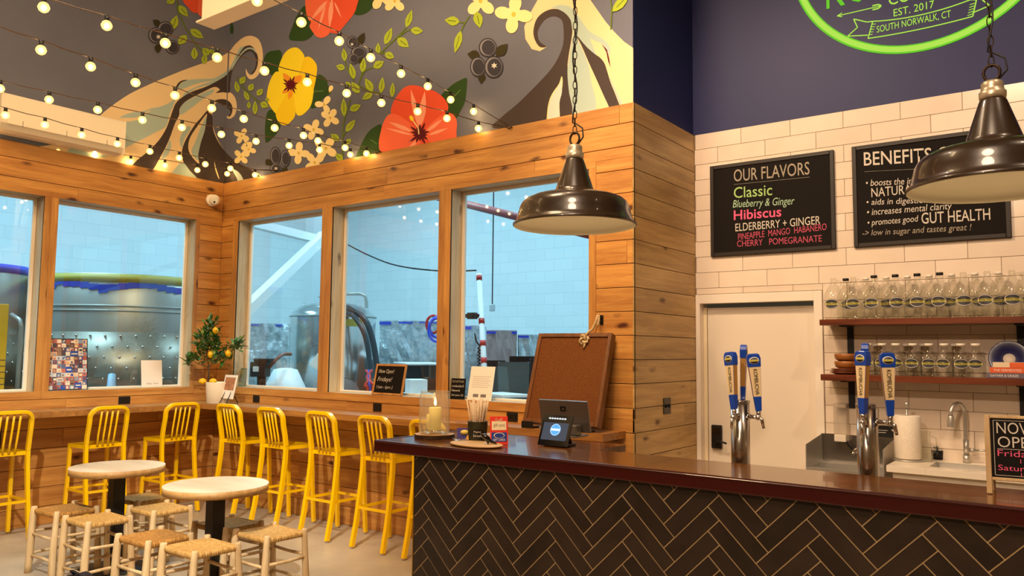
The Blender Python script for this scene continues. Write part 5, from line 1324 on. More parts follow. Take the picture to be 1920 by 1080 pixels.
# wooden bowls and plates
wood('olive_wood', '#b9783a', '#7d431a', '#42200c', 'X', .4, .1, knots=0, grain=1.6); wood('dark_plate', '#8c4c24', '#5a2a10', '#2a1206', 'X', .4, .1, knots=0, grain=1.4)
px_ = at(1585, 690, y=5.90); z = ZL+.0005
for k in range(3):
    t = thing('wooden_plate', 'reddish wooden plate at the %s of the stack under the bowls' % ['bottom', 'middle', 'top'][k], 'plate', (px_.x-.004+.004*k, 5.90, z), 0, 'stacked wooden plates')
    mb = MB(); mb.lathe([(0, 0), (.06, 0), (.098, .012), (.099, .016), (.095, .0165), (.06, .006), (0, .005)], seg=40); mb.build('dish', 'dark_plate', t); z += .0115
z += .0055
for k in range(2):
    t = thing('wooden_bowl', '%s olive wood bowl on the stack at the left end of the lower shelf' % ['lower', 'upper'][k], 'bowl', (px_.x+.008, 5.90, z), 0, 'stacked wooden bowls')
    mb = MB(); mb.lathe([(0, 0), (.05, 0), (.072, .012), (.079, .035), (.078, .052), (.073, .052), (.07, .02), (.045, .008), (0, .007)], seg=40); mb.build('bowl', 'olive_wood', t); z += .0525
# books and blue plate
mat('book_slate', '#6b6272', .6); mat('book_orange', '#e2622c', .5); mat('book_cream', '#e9d3b0', .6); mat('plate_blue', '#10185c', .2, coat=.5); mat('page', '#efe3cc', .8)
bx = at(1849, 700, y=5.82).x; z = ZL+.0005
for k, (m_, h_, w_, lb, sp_) in enumerate((('book_slate', .032, .30, 'slate grey book at the bottom of the pile on the lower shelf', 'GATHER & GRAZE'), ('book_orange', .034, .285, 'orange book in the middle of the pile on the lower shelf', 'THE FERMENTED'), ('book_cream', .032, .25, 'cream and orange book on top of the pile on the lower shelf', None))):
    x0 = bx+.002+.018*k; t = thing('book', lb, 'book', (x0, 5.82, z), 0, 'books lying on the lower shelf')
    mb = MB(); mb.box((0, 0, 0), (w_, .004, h_), 0, .001); mb.box((0, .0041, 0), (w_, .12, .003), 0); mb.box((0, .0041, h_-.003), (w_, .12, h_), 0); mb.build('cover', m_, t)
    mb = MB(); mb.box((.004, .0045, .0035), (w_-.004, .117, h_-.0035), 0); mb.build('pages', 'page', t)
    if sp_: letter_local(sp_, (.02, -.0006, h_*.3), (1, 0, 0), (0, 0, 1), .15, h_*.42, 'white', t)
    else:
        mb = MB(); mb.box((.09, -.0008, .001), (.2, -.0002, h_-.001), 0); mb.build('spine_band', 'book_orange', t)
    z += h_+.0006
pc = at(1891, 663, y=5.93)
t = thing('blue_plate', 'dark blue round plate with a pale spot standing behind the books', 'plate', (pc.x, 5.975, ZL+.002))
RXp = Matrix.Translation((0, 0, .118)) @ Matrix.Rotation(PI/2-.16, 4, 'X')
mb = MB(); mb.lathe([(0, 0), (.06, 0), (.113, .016), (.115, .02), (.11, .021), (.06, .006), (0, .006)], seg=48, mtx=RXp); mb.build('plate', 'plate_blue', t)
mb = MB(); mb.lathe([(0, .0065), (.034, .0065), (.034, .0072), (0, .0072)], seg=32, mtx=RXp); mb.build('pale_spot', 'paper', t)

# ---------------------------------------------------------------- menu chalkboards
mat('board_frame', '#1f1610', .5)
def menu(x0, x1, z0, z1, label, lines, rule):
    t = thing('menu_board', label, 'chalkboard', ((x0+x1)/2, YD-.001, z0)); f = .03
    mb = MB()
    for a, b, c, d in ((x0, x0+f, z0, z1), (x1-f, x1, z0, z1), (x0+f+.0003, x1-f-.0003, z0, z0+f), (x0+f+.0003, x1-f-.0003, z1-f, z1)): mb.box((a, YD-.026, c), (b, YD-.001, d), 0, .003)
    mb.build('frame', 'board_frame', t, world=True)
    mb = MB(); mb.box((x0+f, YD-.018, z0+f), (x1-f, YD-.0015, z1-f)); mb.build('slate', 'chalkboard', t, world=True)
    for s, pa, pb_, h, m_, kw in lines:
        a = at(*pa, y=YD-.019); b = at(*pb_, y=YD-.019)
        o = letter_local(s, (a.x-t.location.x, YD-.0187-t.location.y, a.z-z0), (b.x-a.x, 0, b.z-a.z), (0, 0, 1), math.hypot(b.x-a.x, b.z-a.z), h, m_, t, **kw)
    mb = MB(); a = at(*rule[0], y=YD-.019); b = at(*rule[1], y=YD-.019); mb.bar((a.x, YD-.0188, a.z), (b.x, YD-.0188, b.z), .0045, .001); mb.build('underline', 'chalk', t, world=True)
menu(-2.445, -1.487, 2.343, 3.08, 'left menu chalkboard listing drink flavors on the tiles',
     [('OUR FLAVORS', (1376, 341), (1518, 327), .098, 'chalk_dim', dict(off=.002)), ('Classic', (1376, 372), (1448, 366), .088, 'chalk_green', dict(off=.004)), ('Blueberry & Ginger', (1374, 394), (1490, 388), .08, 'chalk_teal', dict(shear=.25)),
      ('Hibiscus', (1376, 413), (1465, 406), .078, 'chalk_pink', dict(off=.012)), ('ELDERBERRY + GINGER', (1379, 434), (1538, 420), .062, 'chalk', {}), ('PINEAPPLE  MANGO  HABANERO', (1384, 450), (1550, 431), .05, 'chalk_rose', {}), ('CHERRY   POMEGRANATE', (1382, 463), (1541, 453), .05, 'chalk_rose', {})], ((1376, 346), (1518, 332)))
menu(-1.362, -.396, 2.343, 3.082, 'right menu chalkboard about health benefits, half behind the lamp',
     [('BENEFITS OF', (1620, 311), (1800, 300), .10, 'chalk', dict(off=.006)), ('• boosts the immune system', (1624, 353), (1800, 345), .062, 'chalk', dict(shear=.2)), ('NATURALLY', (1634, 370), (1740, 360), .066, 'chalk', {}), ('• aids in digestion', (1625, 388), (1740, 384), .056, 'chalk', dict(shear=.15)),
      ('• increases mental clarity', (1626, 408), (1785, 396), .062, 'chalk', dict(shear=.15)), ('• promotes good', (1627, 427), (1722, 419), .058, 'chalk', dict(shear=.15)), ('GUT HEALTH', (1728, 420), (1857, 412), .078, 'chalk', dict(off=.004)), ('-> low in sugar and tastes great !', (1617, 446), (1822, 435), .056, 'chalk_dim', dict(shear=.2))], ((1621, 322), (1810, 312)))

# ---------------------------------------------------------------- back counter, sinks and what stands on them
CZ = .875; CX0 = -1.085; CYF = 5.50
mat('counter_white', '#efe4d2', .3); 
t = thing('back_counter', 'white back counter with a sunk sink under the shelves', 'counter', (CX0, CYF, 0))
sx0, sx1, sy0, sy1 = -.86, -.16, 5.62, 5.92
mb = MB()
for a, b_, c, d in ((CX0, sx0, CYF, YD-.002), (sx1, .9, CYF, YD-.002), (sx0+.0002, sx1-.0002, CYF, sy0), (sx0+.0002, sx1-.0002, sy1, YD-.002)): mb.box((a, c, CZ-.04), (b_, d, CZ), 0, .0012)
mb.build('worktop', 'counter_white', t, world=True)
mb = MB(); mb.box((CX0+.03, CYF+.04, .001), (.88, YD-.003, CZ-.041)); mb.build('cabinet', 'white_trim', t, world=True)
mb = MB(); k = .002
mb.box((sx0+k, sy0+k, CZ-.035), (sx0+k+.01, sy1-k, CZ-.002)); mb.box((sx1-k-.01, sy0+k, CZ-.035), (sx1-k, sy1-k, CZ-.002)); mb.box((sx0+k+.01, sy0+k, CZ-.035), (sx1-k-.01, sy0+.012, CZ-.002)); mb.box((sx0+k+.01, sy1-.012, CZ-.035), (sx1-k-.01, sy1-k, CZ-.002)); mb.box((sx0+k, sy0+k, CZ-.0395), (sx1-k, sy1-k, CZ-.035))
mb.build('sink_bowl', 'brushed', t, world=True)
# gooseneck tap
p = at(1815, 866, z=CZ); gx, gy = p.x, 5.975
t = thing('gooseneck_faucet', 'brushed steel gooseneck faucet at the back counter sink', 'faucet', (gx, gy, CZ+.0005))
zz = at(1812, 757, y=gy-.05).z-CZ
dr = Vector((-.55, -1, 0)).normalized(); pts = [Vector((0, 0, .0)), Vector((0, 0, .12)), Vector((0, 0, zz-.075))]
for k in range(1, 9): a = PI*k/8; pts.append(Vector((0, 0, zz-.075))+dr*(.07*(1-math.cos(a)))+Vector((0, 0, .075*math.sin(a))))
mb = MB(); mb.tube(pts, .0135, 14); mb.cyl((0, 0, 0), (0, 0, .05), .022, seg=20); mb.cyl((0, 0, .05), (0, 0, .15), .0175, seg=20); mb.build('neck', 'brushed', t)
mb = MB(); mb.lathe([(.0, 0), (.021, 0), (.023, .012), (.019, .06), (.015, .075), (0, .075)], pts[-1]-Vector((0, 0, .075)), 20); mb.build('spray_head', 'brushed', t)
mb = MB(); mb.cyl((.02, 0, .085), (.05, 0, .085), .013, seg=16); mb.tube([(.05, 0, .085), (.12, -.01, .088)], .007, 8); mb.build('lever', 'brushed', t)
# paper towel roll on its holder
p = at(1704, 863, z=CZ)
noisy('towel_paper', '#f6ecdc', '#eadfcd', 90, .9, .1, 2, .2)
t = thing('paper_towel_holder', 'steel holder carrying the paper towels on the back counter', 'holder', (p.x, p.y-.02, CZ+.0005))
mb = MB(); mb.lathe([(0, 0), (.09, 0), (.095, .004), (.09, .01), (.02, .014), (0, .014)], seg=36); mb.build('base', 'brushed', t)
mb = MB(); mb.cyl((0, 0, .012), (0, 0, .36), .008, seg=12); mb.lathe([(0, 0), (.014, 0), (.016, .03), (.01, .04), (0, .042)], (0, 0, .345), 16); mb.build('rod', 'brushed', t)
t = thing('paper_towel_roll', 'white roll of paper towels on the back counter', 'paper towels', (p.x, p.y-.02, CZ+.0152))
hh = at(1704, 779, y=p.y-.02).z-CZ-.015
mb = MB(); mb.lathe([(.02, 0), (.079, 0), (.082, .004), (.082, hh-.004), (.079, hh), (.02, hh), (.02, 0)], seg=44); mb.build('roll', 'towel_paper', t)
p = at(1737, 866, z=CZ)
t = thing('glass_pitcher', 'clear glass pitcher beside the paper towels', 'pitcher', (p.x, p.y, CZ+.0005))
mb = MB(); mb.lathe([(0, .002), (.034, .002), (.04, .01), (.04, .06), (.03, .12), (.026, .17), (.032, .2)], seg=26); mb.tube([(.028, 0, .17), (.06, 0, .16), (.066, 0, .1), (.04, 0, .06)], .005, 8); mb.build('glass', 'vase_glass', t)
p = at(1758, 861, z=CZ)
t = thing('black_caddy', 'small black cup of bar tools left of the gooseneck faucet', 'cup', (p.x, p.y, CZ+.0005))
mb = MB(); mb.lathe([(0, 0), (.034, 0), (.038, .06), (.035, .06), (.032, .006), (0, .006)], seg=22); mb.build('cup', 'black', t)
for q in ((-.012, 0), (.012, .006), (0, -.012)):
    mb = MB(); mb.cyl((q[0], q[1], .008), (q[0]*1.5, q[1]*1.5, .075), .006, seg=8); mb.sph((q[0]*1.5, q[1]*1.5, .078), .009); mb.build('tool', 'black_gloss', t)
p = at(1664, 809, y=YD-.01)
t = thing('wall_sign', 'small dark sign with a pale bee on the tiles behind the right tap tower', 'sign', (p.x, YD-.001, p.z))
mb = MB(); mb.box((-.085, -.006, -.04), (.085, 0, .04), 0, .002); mb.build('plate', 'black', t)
mb = MB(); mb.sph((.048, -.006, 0), .012, 0, 10, 6, (.7, .1, 1.3)); mb.sph((.036, -.0062, .008), .011, 0, 10, 6, (1.2, .1, .6), (0, .5, 0)); mb.sph((.06, -.0062, .008), .011, 0, 10, 6, (1.2, .1, .6), (0, -.5, 0)); mb.build('bee', 'chalk', t)
mb = MB(); mb.box((-.07, -.0068, .004), (.0, -.0062, .008)); mb.box((-.07, -.0068, -.012), (-.01, -.0062, -.008)); mb.build('lettering', 'chalk', t)
# hand sink with splash guards
hx0, hx1, hyf, hz = -1.622, -1.125, 5.64, .80
t = thing('hand_sink', 'stainless hand sink with splash guards left of the back counter', 'sink', (hx0, hyf, hz-.16))
mb = MB(); mb.box((hx0, hyf, hz-.16), (hx1, YD-.002, hz-.15)); mb.box((hx0, hyf, hz-.15), (hx0+.012, YD-.002, hz)); mb.box((hx1-.012, hyf, hz-.15), (hx1, YD-.002, hz)); mb.box((hx0+.012, hyf, hz-.15), (hx1-.012, hyf+.03, hz)); mb.box((hx0+.012, YD-.1, hz-.15), (hx1-.012, YD-.002, hz))
mb.build('basin', 'brushed', t, world=True)
mb = MB(); mb.box((hx0, YD-.012, hz+.0005), (hx1, YD-.002, 1.0), 0, .001); mb.build('back_splash', 'steel', t, world=True)
for x in (hx0, hx1-.006):
    mb = MB(); mb.poly([(x, hyf, hz+.0005), (x, YD-.0125, hz+.0005), (x, YD-.0125, .995), (x, hyf, .955)], 0, (.006, 0, 0)); mb.build('side_splash', 'brushed', t, world=True)
mb = MB(); cxs = at(1606, 845, y=5.95).x
mb.cyl((cxs, YD-.0125, .90), (cxs, YD-.05, .90), .02, seg=16); mb.sph((cxs, YD-.06, .9), .022); mb.tube([(cxs, YD-.06, .9), (cxs, YD-.14, .91), (cxs, YD-.2, .885)], [.014, .012, .01], 10)
mb.build('spout', 'chrome', t, world=True)
for s in (-1, 1):
    mb = MB(); mb.tube([(cxs+s*.03, YD-.05, .9), (cxs+s*.06, YD-.055, .93), (cxs+s*.085, YD-.075, .985)], [.008, .006, .009], 8); mb.build('wing_handle', 'black', t, world=True)
mb = MB(); mb.box((cxs-.11, YD-.09, .001), (cxs+.11, YD-.02, hz-.161)); mb.build('pedestal', 'white_trim', t, world=True)
p = at(1578, 790, y=YD-.04)
t = thing('soap_dispenser', 'clear soap dispenser on the tiles above the hand sink', 'soap dispenser', (p.x, YD-.0015, p.z))
mat('clear_plastic', '#e8dcc8', .2); glass('dispenser_glass', (.93, .9, .85), 1.45, 1.2, .03, (.85, .8, .72), .25)
mb = MB(); mb.box((-.045, -.09, -.09), (.045, 0, .13), 0, .012, 2); mb.build('reservoir', 'dispenser_glass', t)
mb = MB(); mb.box((-.04, -.095, -.14), (.04, 0, -.0905), 0, .008, 2); mb.build('pump', 'clear_plastic', t)
mb = MB(); mb.box((-.035, -.086, .10), (.035, -.004, .122), 0, .004); mb.build('cap', 'clear_plastic', t)

# ---------------------------------------------------------------- things on the sills and the ledge
ZSL = ZS+.0005
# photo collage board
def leaner(name, label, cat, u, v, w, h, lean, wall, base, t=.012):
    """an Empty at the foot of a thing leaning back on a window; local x along the wall, -y to the room"""
    loc = (XA-v, u, base) if wall == 'A' else (u, YB+v, base)
    return thing(name, label, cat, loc, PI/2 if wall == 'A' else 0), Matrix.Rotation(-lean, 4, 'X')
pal = ['#a8584a', '#e0c0a0', '#5c6a94', '#f3e8d8', '#7c4a54', '#d8a27a', '#4a444c', '#c0ccd8', '#c07468', '#f0dcc0', '#8a9cb4', '#94745e', '#2a52b0', '#e6e0d4']
for i, c in enumerate(pal): mat('photo%d' % i, c, .6)
t, RX = leaner('photo_collage', 'black framed collage of small colour photos leaning on the left window', 'collage', (3.315+3.665)/2, .07, .35, .47, .1, 'A', ZSL)
mb = MB(); mb.box((-.178, -.006, 0.001), (.178, .006, .476), 0, .002, 1, RX); mb.build('frame', 'black', t)
mb = MB(); rnd = random.Random(11)
for i in range(9):
    for j in range(12):
        x0 = -.171+.038*i; z0 = .008+.0385*j; a, b_ = rnd.uniform(0, .008), rnd.uniform(0, .008); dy = rnd.uniform(0, .0008)
        mb.box((x0-a, -.0072-dy, z0-b_*.3), (x0+.036, -.0064, z0+.036), rnd.randrange(len(pal)), 0, 1, RX)
        if rnd.random() < .8:
            k = rnd.randrange(len(pal)); mb.box((x0+.005, -.0086, z0+.004), (x0+.026+rnd.uniform(-.008, .006), -.0081, z0+.02+rnd.uniform(0, .01)), k, 0, 1, RX)
        if rnd.random() < .5:
            k = rnd.randrange(len(pal)); mb.sph(RX @ Vector((x0+.014+rnd.uniform(0, .01), -.0086, z0+.022)), .006, k, 8, 5, (1, .1, 1.2))
for x0, z0, w_, h_, m_ in ((.02, .31, .07, .05, 12), (-.02, .16, .055, .055, 12), (.06, .02, .06, .045, 12), (-.1, .08, .06, .03, 13)):
    mb.box((x0, -.0096, z0), (x0+w_, -.0088, z0+h_), m_, 0, 1, RX); mb.box((x0+.008, -.0101, z0+h_*.35), (x0+w_-.008, -.0097, z0+h_*.6), 13 if m_ != 13 else 6, 0, 1, RX)
mb.build('photos', ['photo%d' % i for i in range(len(pal))], t)
# white sheet in a clear stand
a = at(265, 728, x=XA-.11); c = at(304, 728, x=XA-.11)
t, RX = leaner('paper_sheet', 'white paper sheet in a clear stand on the left window sill', 'sheet', (a.y+c.y)/2, .11, 0, 0, .12, 'A', ZSL)
w2 = (c.y-a.y)/2
mb = MB(); mb.box((-w2, -.003, .002), (w2, -.001, .272), 0, 0, 1, RX); mb.build('sheet', 'paper', t)
mb = MB(); mb.box((-w2-.004, -.0008, .001), (w2+.004, .001, .276), 0, 0, 1, RX); mb.box((-w2-.004, 0.001, 0), (w2+.004, .05, .002)); mb.build('clear_stand', 'vase_glass', t)
letter_local('Rules', RX @ Vector((-w2*.5, -.0033, .03)), (1, 0, 0), RX @ Vector((0, 0, 1)), .05, .016, 'ink_grey', t); letter_local('here', RX @ Vector((w2*.15, -.0033, .03)), (1, 0, 0), RX @ Vector((0, 0, 1)), .05, .016, 'ink_grey', t)
# lemon tree
LX, LY = -7.05, 4.665
mat('pot_white', '#efe0c6', .35); noisy('bark_grey', '#6e5a40', '#4a3a28', 40, .8); noisy('lemon_leaf', '#35561f', '#4f7a2a', 6, .4, .5, island=.3); mat('lemon_leaf_pale', '#8a9a4a', .45); noisy('lemon_skin', '#f4c414', '#efae0c', 60, .4, .5, 2, .1); mat('soil', '#2a1d14', .9)
t = thing('lemon_tree', 'small lemon tree in a white pot in the corner of the ledge', 'potted tree', (LX, LY, LZ+.0005))
mb = MB(); mb.lathe([(0, 0), (.098, 0), (.104, .004), (.118, .208), (.118, .212), (.111, .212), (.105, .18), (0, .18)], seg=40); mb.build('pot', 'pot_white', t)
mb = MB(); mb.cyl((0, 0, .178), (0, 0, .19), .106, seg=28); mb.build('soil', 'soil', t)
rgt = Vector((rt.x, rt.y, 0)).normalized(); awy = Vector((fw.x, fw.y, 0)).normalized()
def lp(px, py, o=0.0):
    """point of the tree in its own frame, at a pixel, o metres deeper than the trunk"""
    d = (Vector((LX, LY, 1.5))-EYE).dot(fw)+o
    return at(px, py, d=d)-Vector((LX, LY, LZ+.0005))
mb = MB(); br = [([lp(391, 716), lp(392, 690), lp(388, 668), lp(392, 640), lp(394, 612), lp(393, 596)], [.008, .007, .006, .005, .004, .002]), ([lp(390, 690), lp(408, 672), lp(425, 662), lp(440, 655), lp(452, 646)], [.005, .005, .004, .003, .002]),
                     ([lp(390, 688), lp(372, 682), lp(360, 676)], [.005, .004, .002]), ([lp(389, 660), lp(380, 640), lp(374, 624)], [.004, .003, .002]), ([lp(390, 650, .05), lp(405, 640, .1), lp(412, 630, .12)], [.004, .003, .002])]
for P_, r_ in br: mb.tube(P_, r_, 7)
mb.build('trunk', 'bark_grey', t)
mb = MB(); rnd = random.Random(5); bm = mb.bm
def leaf3(p, d, l, w_, mi):
    d = d.normalized(); s = d.cross(Vector((rnd.uniform(-.4, .4), rnd.uniform(-.4, .4), 1))).normalized(); nrm = s.cross(d)
    rows = []
    for u, k in ((0, .0), (.2, .7), (.5, 1), (.8, .6), (1, 0)):
        c = p+d*l*u-nrm*l*.18*u*u; f_ = nrm*w_*.18*k
        rows.append([c] if k == 0 else [c-s*w_/2*k+f_, c, c+s*w_/2*k+f_])
    vv = [[bm.verts.new(q) for q in r] for r in rows]
    for A, B in zip(vv, vv[1:]):
        if len(A) == 1: fs = [(A[0], B[0], B[1]), (A[0], B[1], B[2])]
        elif len(B) == 1: fs = [(A[0], A[1], B[0]), (A[1], A[2], B[0])]
        else: fs = [(A[0], A[1], B[1], B[0]), (A[1], A[2], B[2], B[1])]
        for q in fs: f = bm.faces.new(q); f.material_index = mi; f.smooth = True
clumps = [(394, 612, 8, 14, 16), (382, 632, 14, 12, 26), (398, 634, 13, 12, 26), (392, 652, 18, 12, 34), (380, 660, 10, 12, 16), (362, 676, 12, 8, 22), (354, 680, 8, 7, 10), (412, 668, 12, 10, 22), (424, 674, 10, 10, 14), (430, 652, 9, 8, 12), (447, 648, 9, 9, 18), (400, 680, 10, 7, 10), (376, 640, 8, 8, 12), (405, 650, 10, 10, 16)]
for cx, cy, sx_, sy_, n_ in clumps:
    for k in range(int(n_*1.7)):
        p = lp(rnd.gauss(cx, sx_*.5), rnd.gauss(cy, sy_*.55), rnd.gauss(0, .05)); c0 = lp(cx, cy+8)
        leaf3(p, (p-c0)+Vector((rnd.uniform(-.06, .06), rnd.uniform(-.06, .06), rnd.uniform(-.02, .07))), rnd.uniform(.055, .095), rnd.uniform(.024, .038), 1 if rnd.random() < .1 else 0)
mb.build('foliage', ['lemon_leaf', 'lemon_leaf_pale'], t, smooth='keep')
LEM = [(0, -.04), (.008, -.038), (.02, -.028), (.029, -.008), (.03, .006), (.024, .022), (.012, .032), (.006, .038), (0, .04)]
for px, py in ((404, 620), (395, 665), (428, 663)):
    mb = MB(); mb.lathe(LEM, seg=18); o = mb.build('lemon', 'lemon_skin', t); o.location = lp(px, py, -.07); o.rotation_euler = (.3, .2, 0)
for px, py, lb in ((380, 714.5, 'yellow lemon lying on the left of the white pot'), (399.5, 712, 'yellow lemon lying on the right of the white pot')):
    q = lp(px, py, -.055)+Vector((LX, LY, LZ)); t2 = thing('lemon', lb, 'lemon', (q.x, q.y, LZ+.221), .6, 'lemons on the pot')
    mb = MB(); mb.lathe([(r, z) for r, z in LEM], seg=18, mtx=Matrix.Rotation(PI/2, 4, 'Y')); mb.build('fruit', 'lemon_skin', t2)
# instant photo on a little easel
a = at(408, 749, y=4.64); c = at(443, 749, y=4.64)
t = thing('instant_photo', 'large white framed instant photo on a small black easel by the lemon tree', 'photo', ((a.x+c.x)/2, 4.64, LZ+.0005), -.1)
RX = Matrix.Translation((0, 0, .055)) @ Matrix.Rotation(-.2, 4, 'X')
mb = MB(); mb.box((-.12, -.006, 0), (.12, .0, .235), 0, .001, 1, RX); mb.build('card', 'white', t)
noisy('photo_brown', '#8a4a2c', '#c58a5e', 14, .4); mb = MB(); mb.box((-.095, -.0075, .085), (.095, -.0063, .21), 0, 0, 1, RX); mb.build('picture', 'photo_brown', t)
mb = MB()
for s in (-1, 1): mb.tube([(s*.07, -.045, 0.002), (s*.06, -.02, .055), (s*.055, .045, .2)], .004, 6); mb.tube([(s*.06, -.02, .053), (s*.06, -.028, .062)], .004, 6)
mb.tube([(0, .12, .002), (0, .03, .17)], .004, 6); mb.tube([(-.057, .026, .16), (.057, .026, .16)], .0035, 6); mb.build('easel', 'black', t)
# grey-green booklet
a = at(450, 727, y=5.06)
t, RX = leaner('booklet', 'grey green booklet with yellow title leaning in the window corner by the lemon tree', 'booklet', a.x+.01, .07, 0, 0, .16, 'B', ZSL)
mat('booklet_green', '#7d8674', .5); mb = MB(); mb.box((-.075, -.004, 0), (.075, .004, .195), 0, .001, 1, RX); mb.build('cover', 'booklet_green', t)
for s, z0, w_ in (('SEASONS', .155, .09), ('BREWERY', .13, .1), ('SOUTH NORWALK', .022, .11)): letter_local(s, RX @ Vector((-w_/2, -.0045, z0)), (1, 0, 0), RX @ Vector((0, 0, 1)), w_, .017, 'label_yellow', t)
# chalkboard on the sill
a = at(697, 738, y=4.985); c = at(754, 742, y=4.985)
w2 = (c.x-a.x)/2
t, RX = leaner('sill_chalkboard', 'small wood framed chalkboard with opening hours on the back window sill', 'chalkboard', (a.x+c.x)/2, .012, 0, 0, .2, 'B', ZSL)
hh = .278; f = .02
mb = MB(); mb.box((-w2, -.007, 0.001), (-w2+f, .007, hh), 0, .002, 1, RX); mb.box((w2-f, -.007, .001), (w2, .007, hh), 0, .002, 1, RX); mb.box((-w2+f+.0003, -.007, .001), (w2-f-.0003, .007, f), 0, .002, 1, RX); mb.box((-w2+f+.0003, -.007, hh-f), (w2-f-.0003, .007, hh), 0, .002, 1, RX)
mb.build('frame', 'pine_z', t)
mb = MB(); mb.box((-w2+f, -.004, f), (w2-f, .003, hh-f), 0, 0, 1, RX); mb.build('slate', 'chalkboard', t)
for s, z0, w_, h_ in (('Now Open!', .185, .19, .045), ('Fridays!', .11, .18, .05), ('11am - 6pm :)', .05, .2, .035)): letter_local(s, RX @ Vector((-w2+.045, -.0046, z0)), (1, 0, 0), RX @ Vector((0, 0, 1)), w_, h_, 'chalk', t, shear=.25, off=-.006)
# small black network sign and the flyer
a = at(842, 749, y=5.0); c = at(868, 750, y=5.0)
t, RX = leaner('network_sign', 'small black sign with white handwriting beside the window post behind the jar', 'sign', (a.x+c.x)/2+.01, .03, 0, 0, .1, 'B', ZSL)
w2 = (c.x-a.x)/2; mb = MB(); mb.box((-w2, -.004, 0), (w2, .004, .17), 0, .001, 1, RX); mb.build('panel', 'chalkboard', t)
for s, z0, m_ in (('OUR NETWORK', .135, 'chalk_dim'), ('combucha15', .098, 'chalk'), ('Network', .062, 'chalk'), ('Sol pass 25', .022, 'chalk')): letter_local(s, RX @ Vector((-w2*.86, -.0045, z0)), (1, 0, 0), RX @ Vector((0, 0, 1)), w2*1.7 if len(s) > 8 else w2*1.2, .019, m_, t, shear=.1)
a = at(876, 747, y=5.01); c = at(921, 750, y=5.01)
t, RX = leaner('flyer', 'white paper flyer with grey print leaning on the window behind the straws', 'flyer', (a.x+c.x)/2, .035, 0, 0, .19, 'B', ZSL)
w2 = (c.x-a.x)/2; mb = MB(); mb.box((-w2, -.002, 0), (w2, 0, .275), 0, 0, 1, RX); mb.build('sheet', 'paper', t)
mb = MB()
for k in range(6): mb.box((-w2*.75, -.0026, .105+.017*k), (w2*(.75 if k % 2 else .6), -.0021, .108+.017*k), 0, 0, 1, RX)
mb.build('print_lines', 'chalk_dim', t)
for x0 in (-w2*.55, w2*.08):
    mb = MB(); mb.box((x0, -.0028, .025), (x0+w2*.45, -.0021, .05), 0, 0, 1, RX); mb.build('small_picture', 'ink_grey', t)
# big framed board leaning above the ledge, tied to a hook with rope
t = thing('leaning_board', 'large brown framed board leaning on the back wall, tied by a rope', 'board', (-3.03, 4.72, LZ+.0005))
th = math.atan2(.205, .655); RX = Matrix.Translation((0, 0, .03)) @ Matrix.Rotation(-th, 4, 'X'); w2, HB = .312, .675
wood('board_frame_wood', '#7d4a1e', '#54300f', '#2c1706', 'Z', .4, .05, knots=0); noisy('cork', '#744318', '#5b310f', 120, .8, .2, 3, .2)
mb = MB(); f = .03
for lo, hi in (((-w2, -.03, 0), (-w2+f, .03, HB)), ((w2-f, -.03, 0), (w2, .03, HB)), ((-w2+f+.0003, -.03, 0), (w2-f-.0003, .03, f)), ((-w2+f+.0003, -.03, HB-f), (w2-f-.0003, .03, HB))): mb.box(lo, hi, 0, .003, 1, RX)
mb.build('frame', 'board_frame_wood', t)
mb = MB(); mb.box((-w2+f, -.018, f), (w2-f, .0, HB-f), 0, 0, 1, RX); mb.build('panel', 'cork', t)
for x in (-w2+.06, w2-.1):
    mb = MB(); mb.box((x-.05, -.055, 0.001), (x+.05, .03, .012), 0, .002); mb.box((x-.05, -.055, .012), (x+.05, -.047, .05), 0, .002); mb.build('metal_foot', 'dark_steel', t)
hk = at(1128, 600, y=YB-.004)
t2 = thing('wall_hook', 'small iron hook on the planking above the leaning board', 'hook', (hk.x, YB-.001, hk.z))
mb = MB(); mb.box((-.014, -.005, -.035), (.014, 0, .035), 0, .002); mb.tube([(0, -.004, .012), (0, -.04, .012), (0, -.05, .028), (0, -.05, .04)], .006, 8); mb.tube([(0, -.004, -.01), (0, -.028, -.022), (0, -.035, -.008)], .005, 8); mb.build('hook', 'dark_steel', t2)
noisy('rope_fibre', '#d8bf94', '#a98a58', 160, .85, .2, 2, .5)
kn = at(1098, 634, y=4.90)
t2 = thing('rope', 'knotted pale rope from the wall hook to the leaning board', 'rope', (hk.x, YB-.05, hk.z))
H0 = Vector((0, 0, .0)); K = kn-t2.location
mb = MB(); mb.tube([H0+Vector((0, -.012, .03)), H0+Vector((-.01, -.01, -.005)), H0.lerp(K, .4)+Vector((0, -.01, -.012)), H0.lerp(K, .8)+Vector((0, -.02, .004)), K+Vector((0, -.02, 0))], .009, 8)
mb.tube([H0+Vector((0, .0, .035)), H0+Vector((.008, -.005, .0)), H0+Vector((.004, -.008, -.03)), H0+Vector((-.004, -.008, -.05))], .008, 8); mb.build('cord', 'rope_fibre', t2)
mb = MB(); pts = []
for k in range(40): a = 2*PI*k/40; pts.append(K+Vector(((.024+.011*math.cos(3*a))*math.cos(2*a), -.022+.012*math.sin(3*a), -.012+(.024+.011*math.cos(3*a))*math.sin(2*a))))
mb.tube(pts, .0095, 8, closed=True); mb.tube([K+Vector((.01, -.03, -.02)), K+Vector((.014, -.035, -.05)), K+Vector((.006, -.038, -.07))], .008, 8); mb.build('knot', 'rope_fibre', t2)

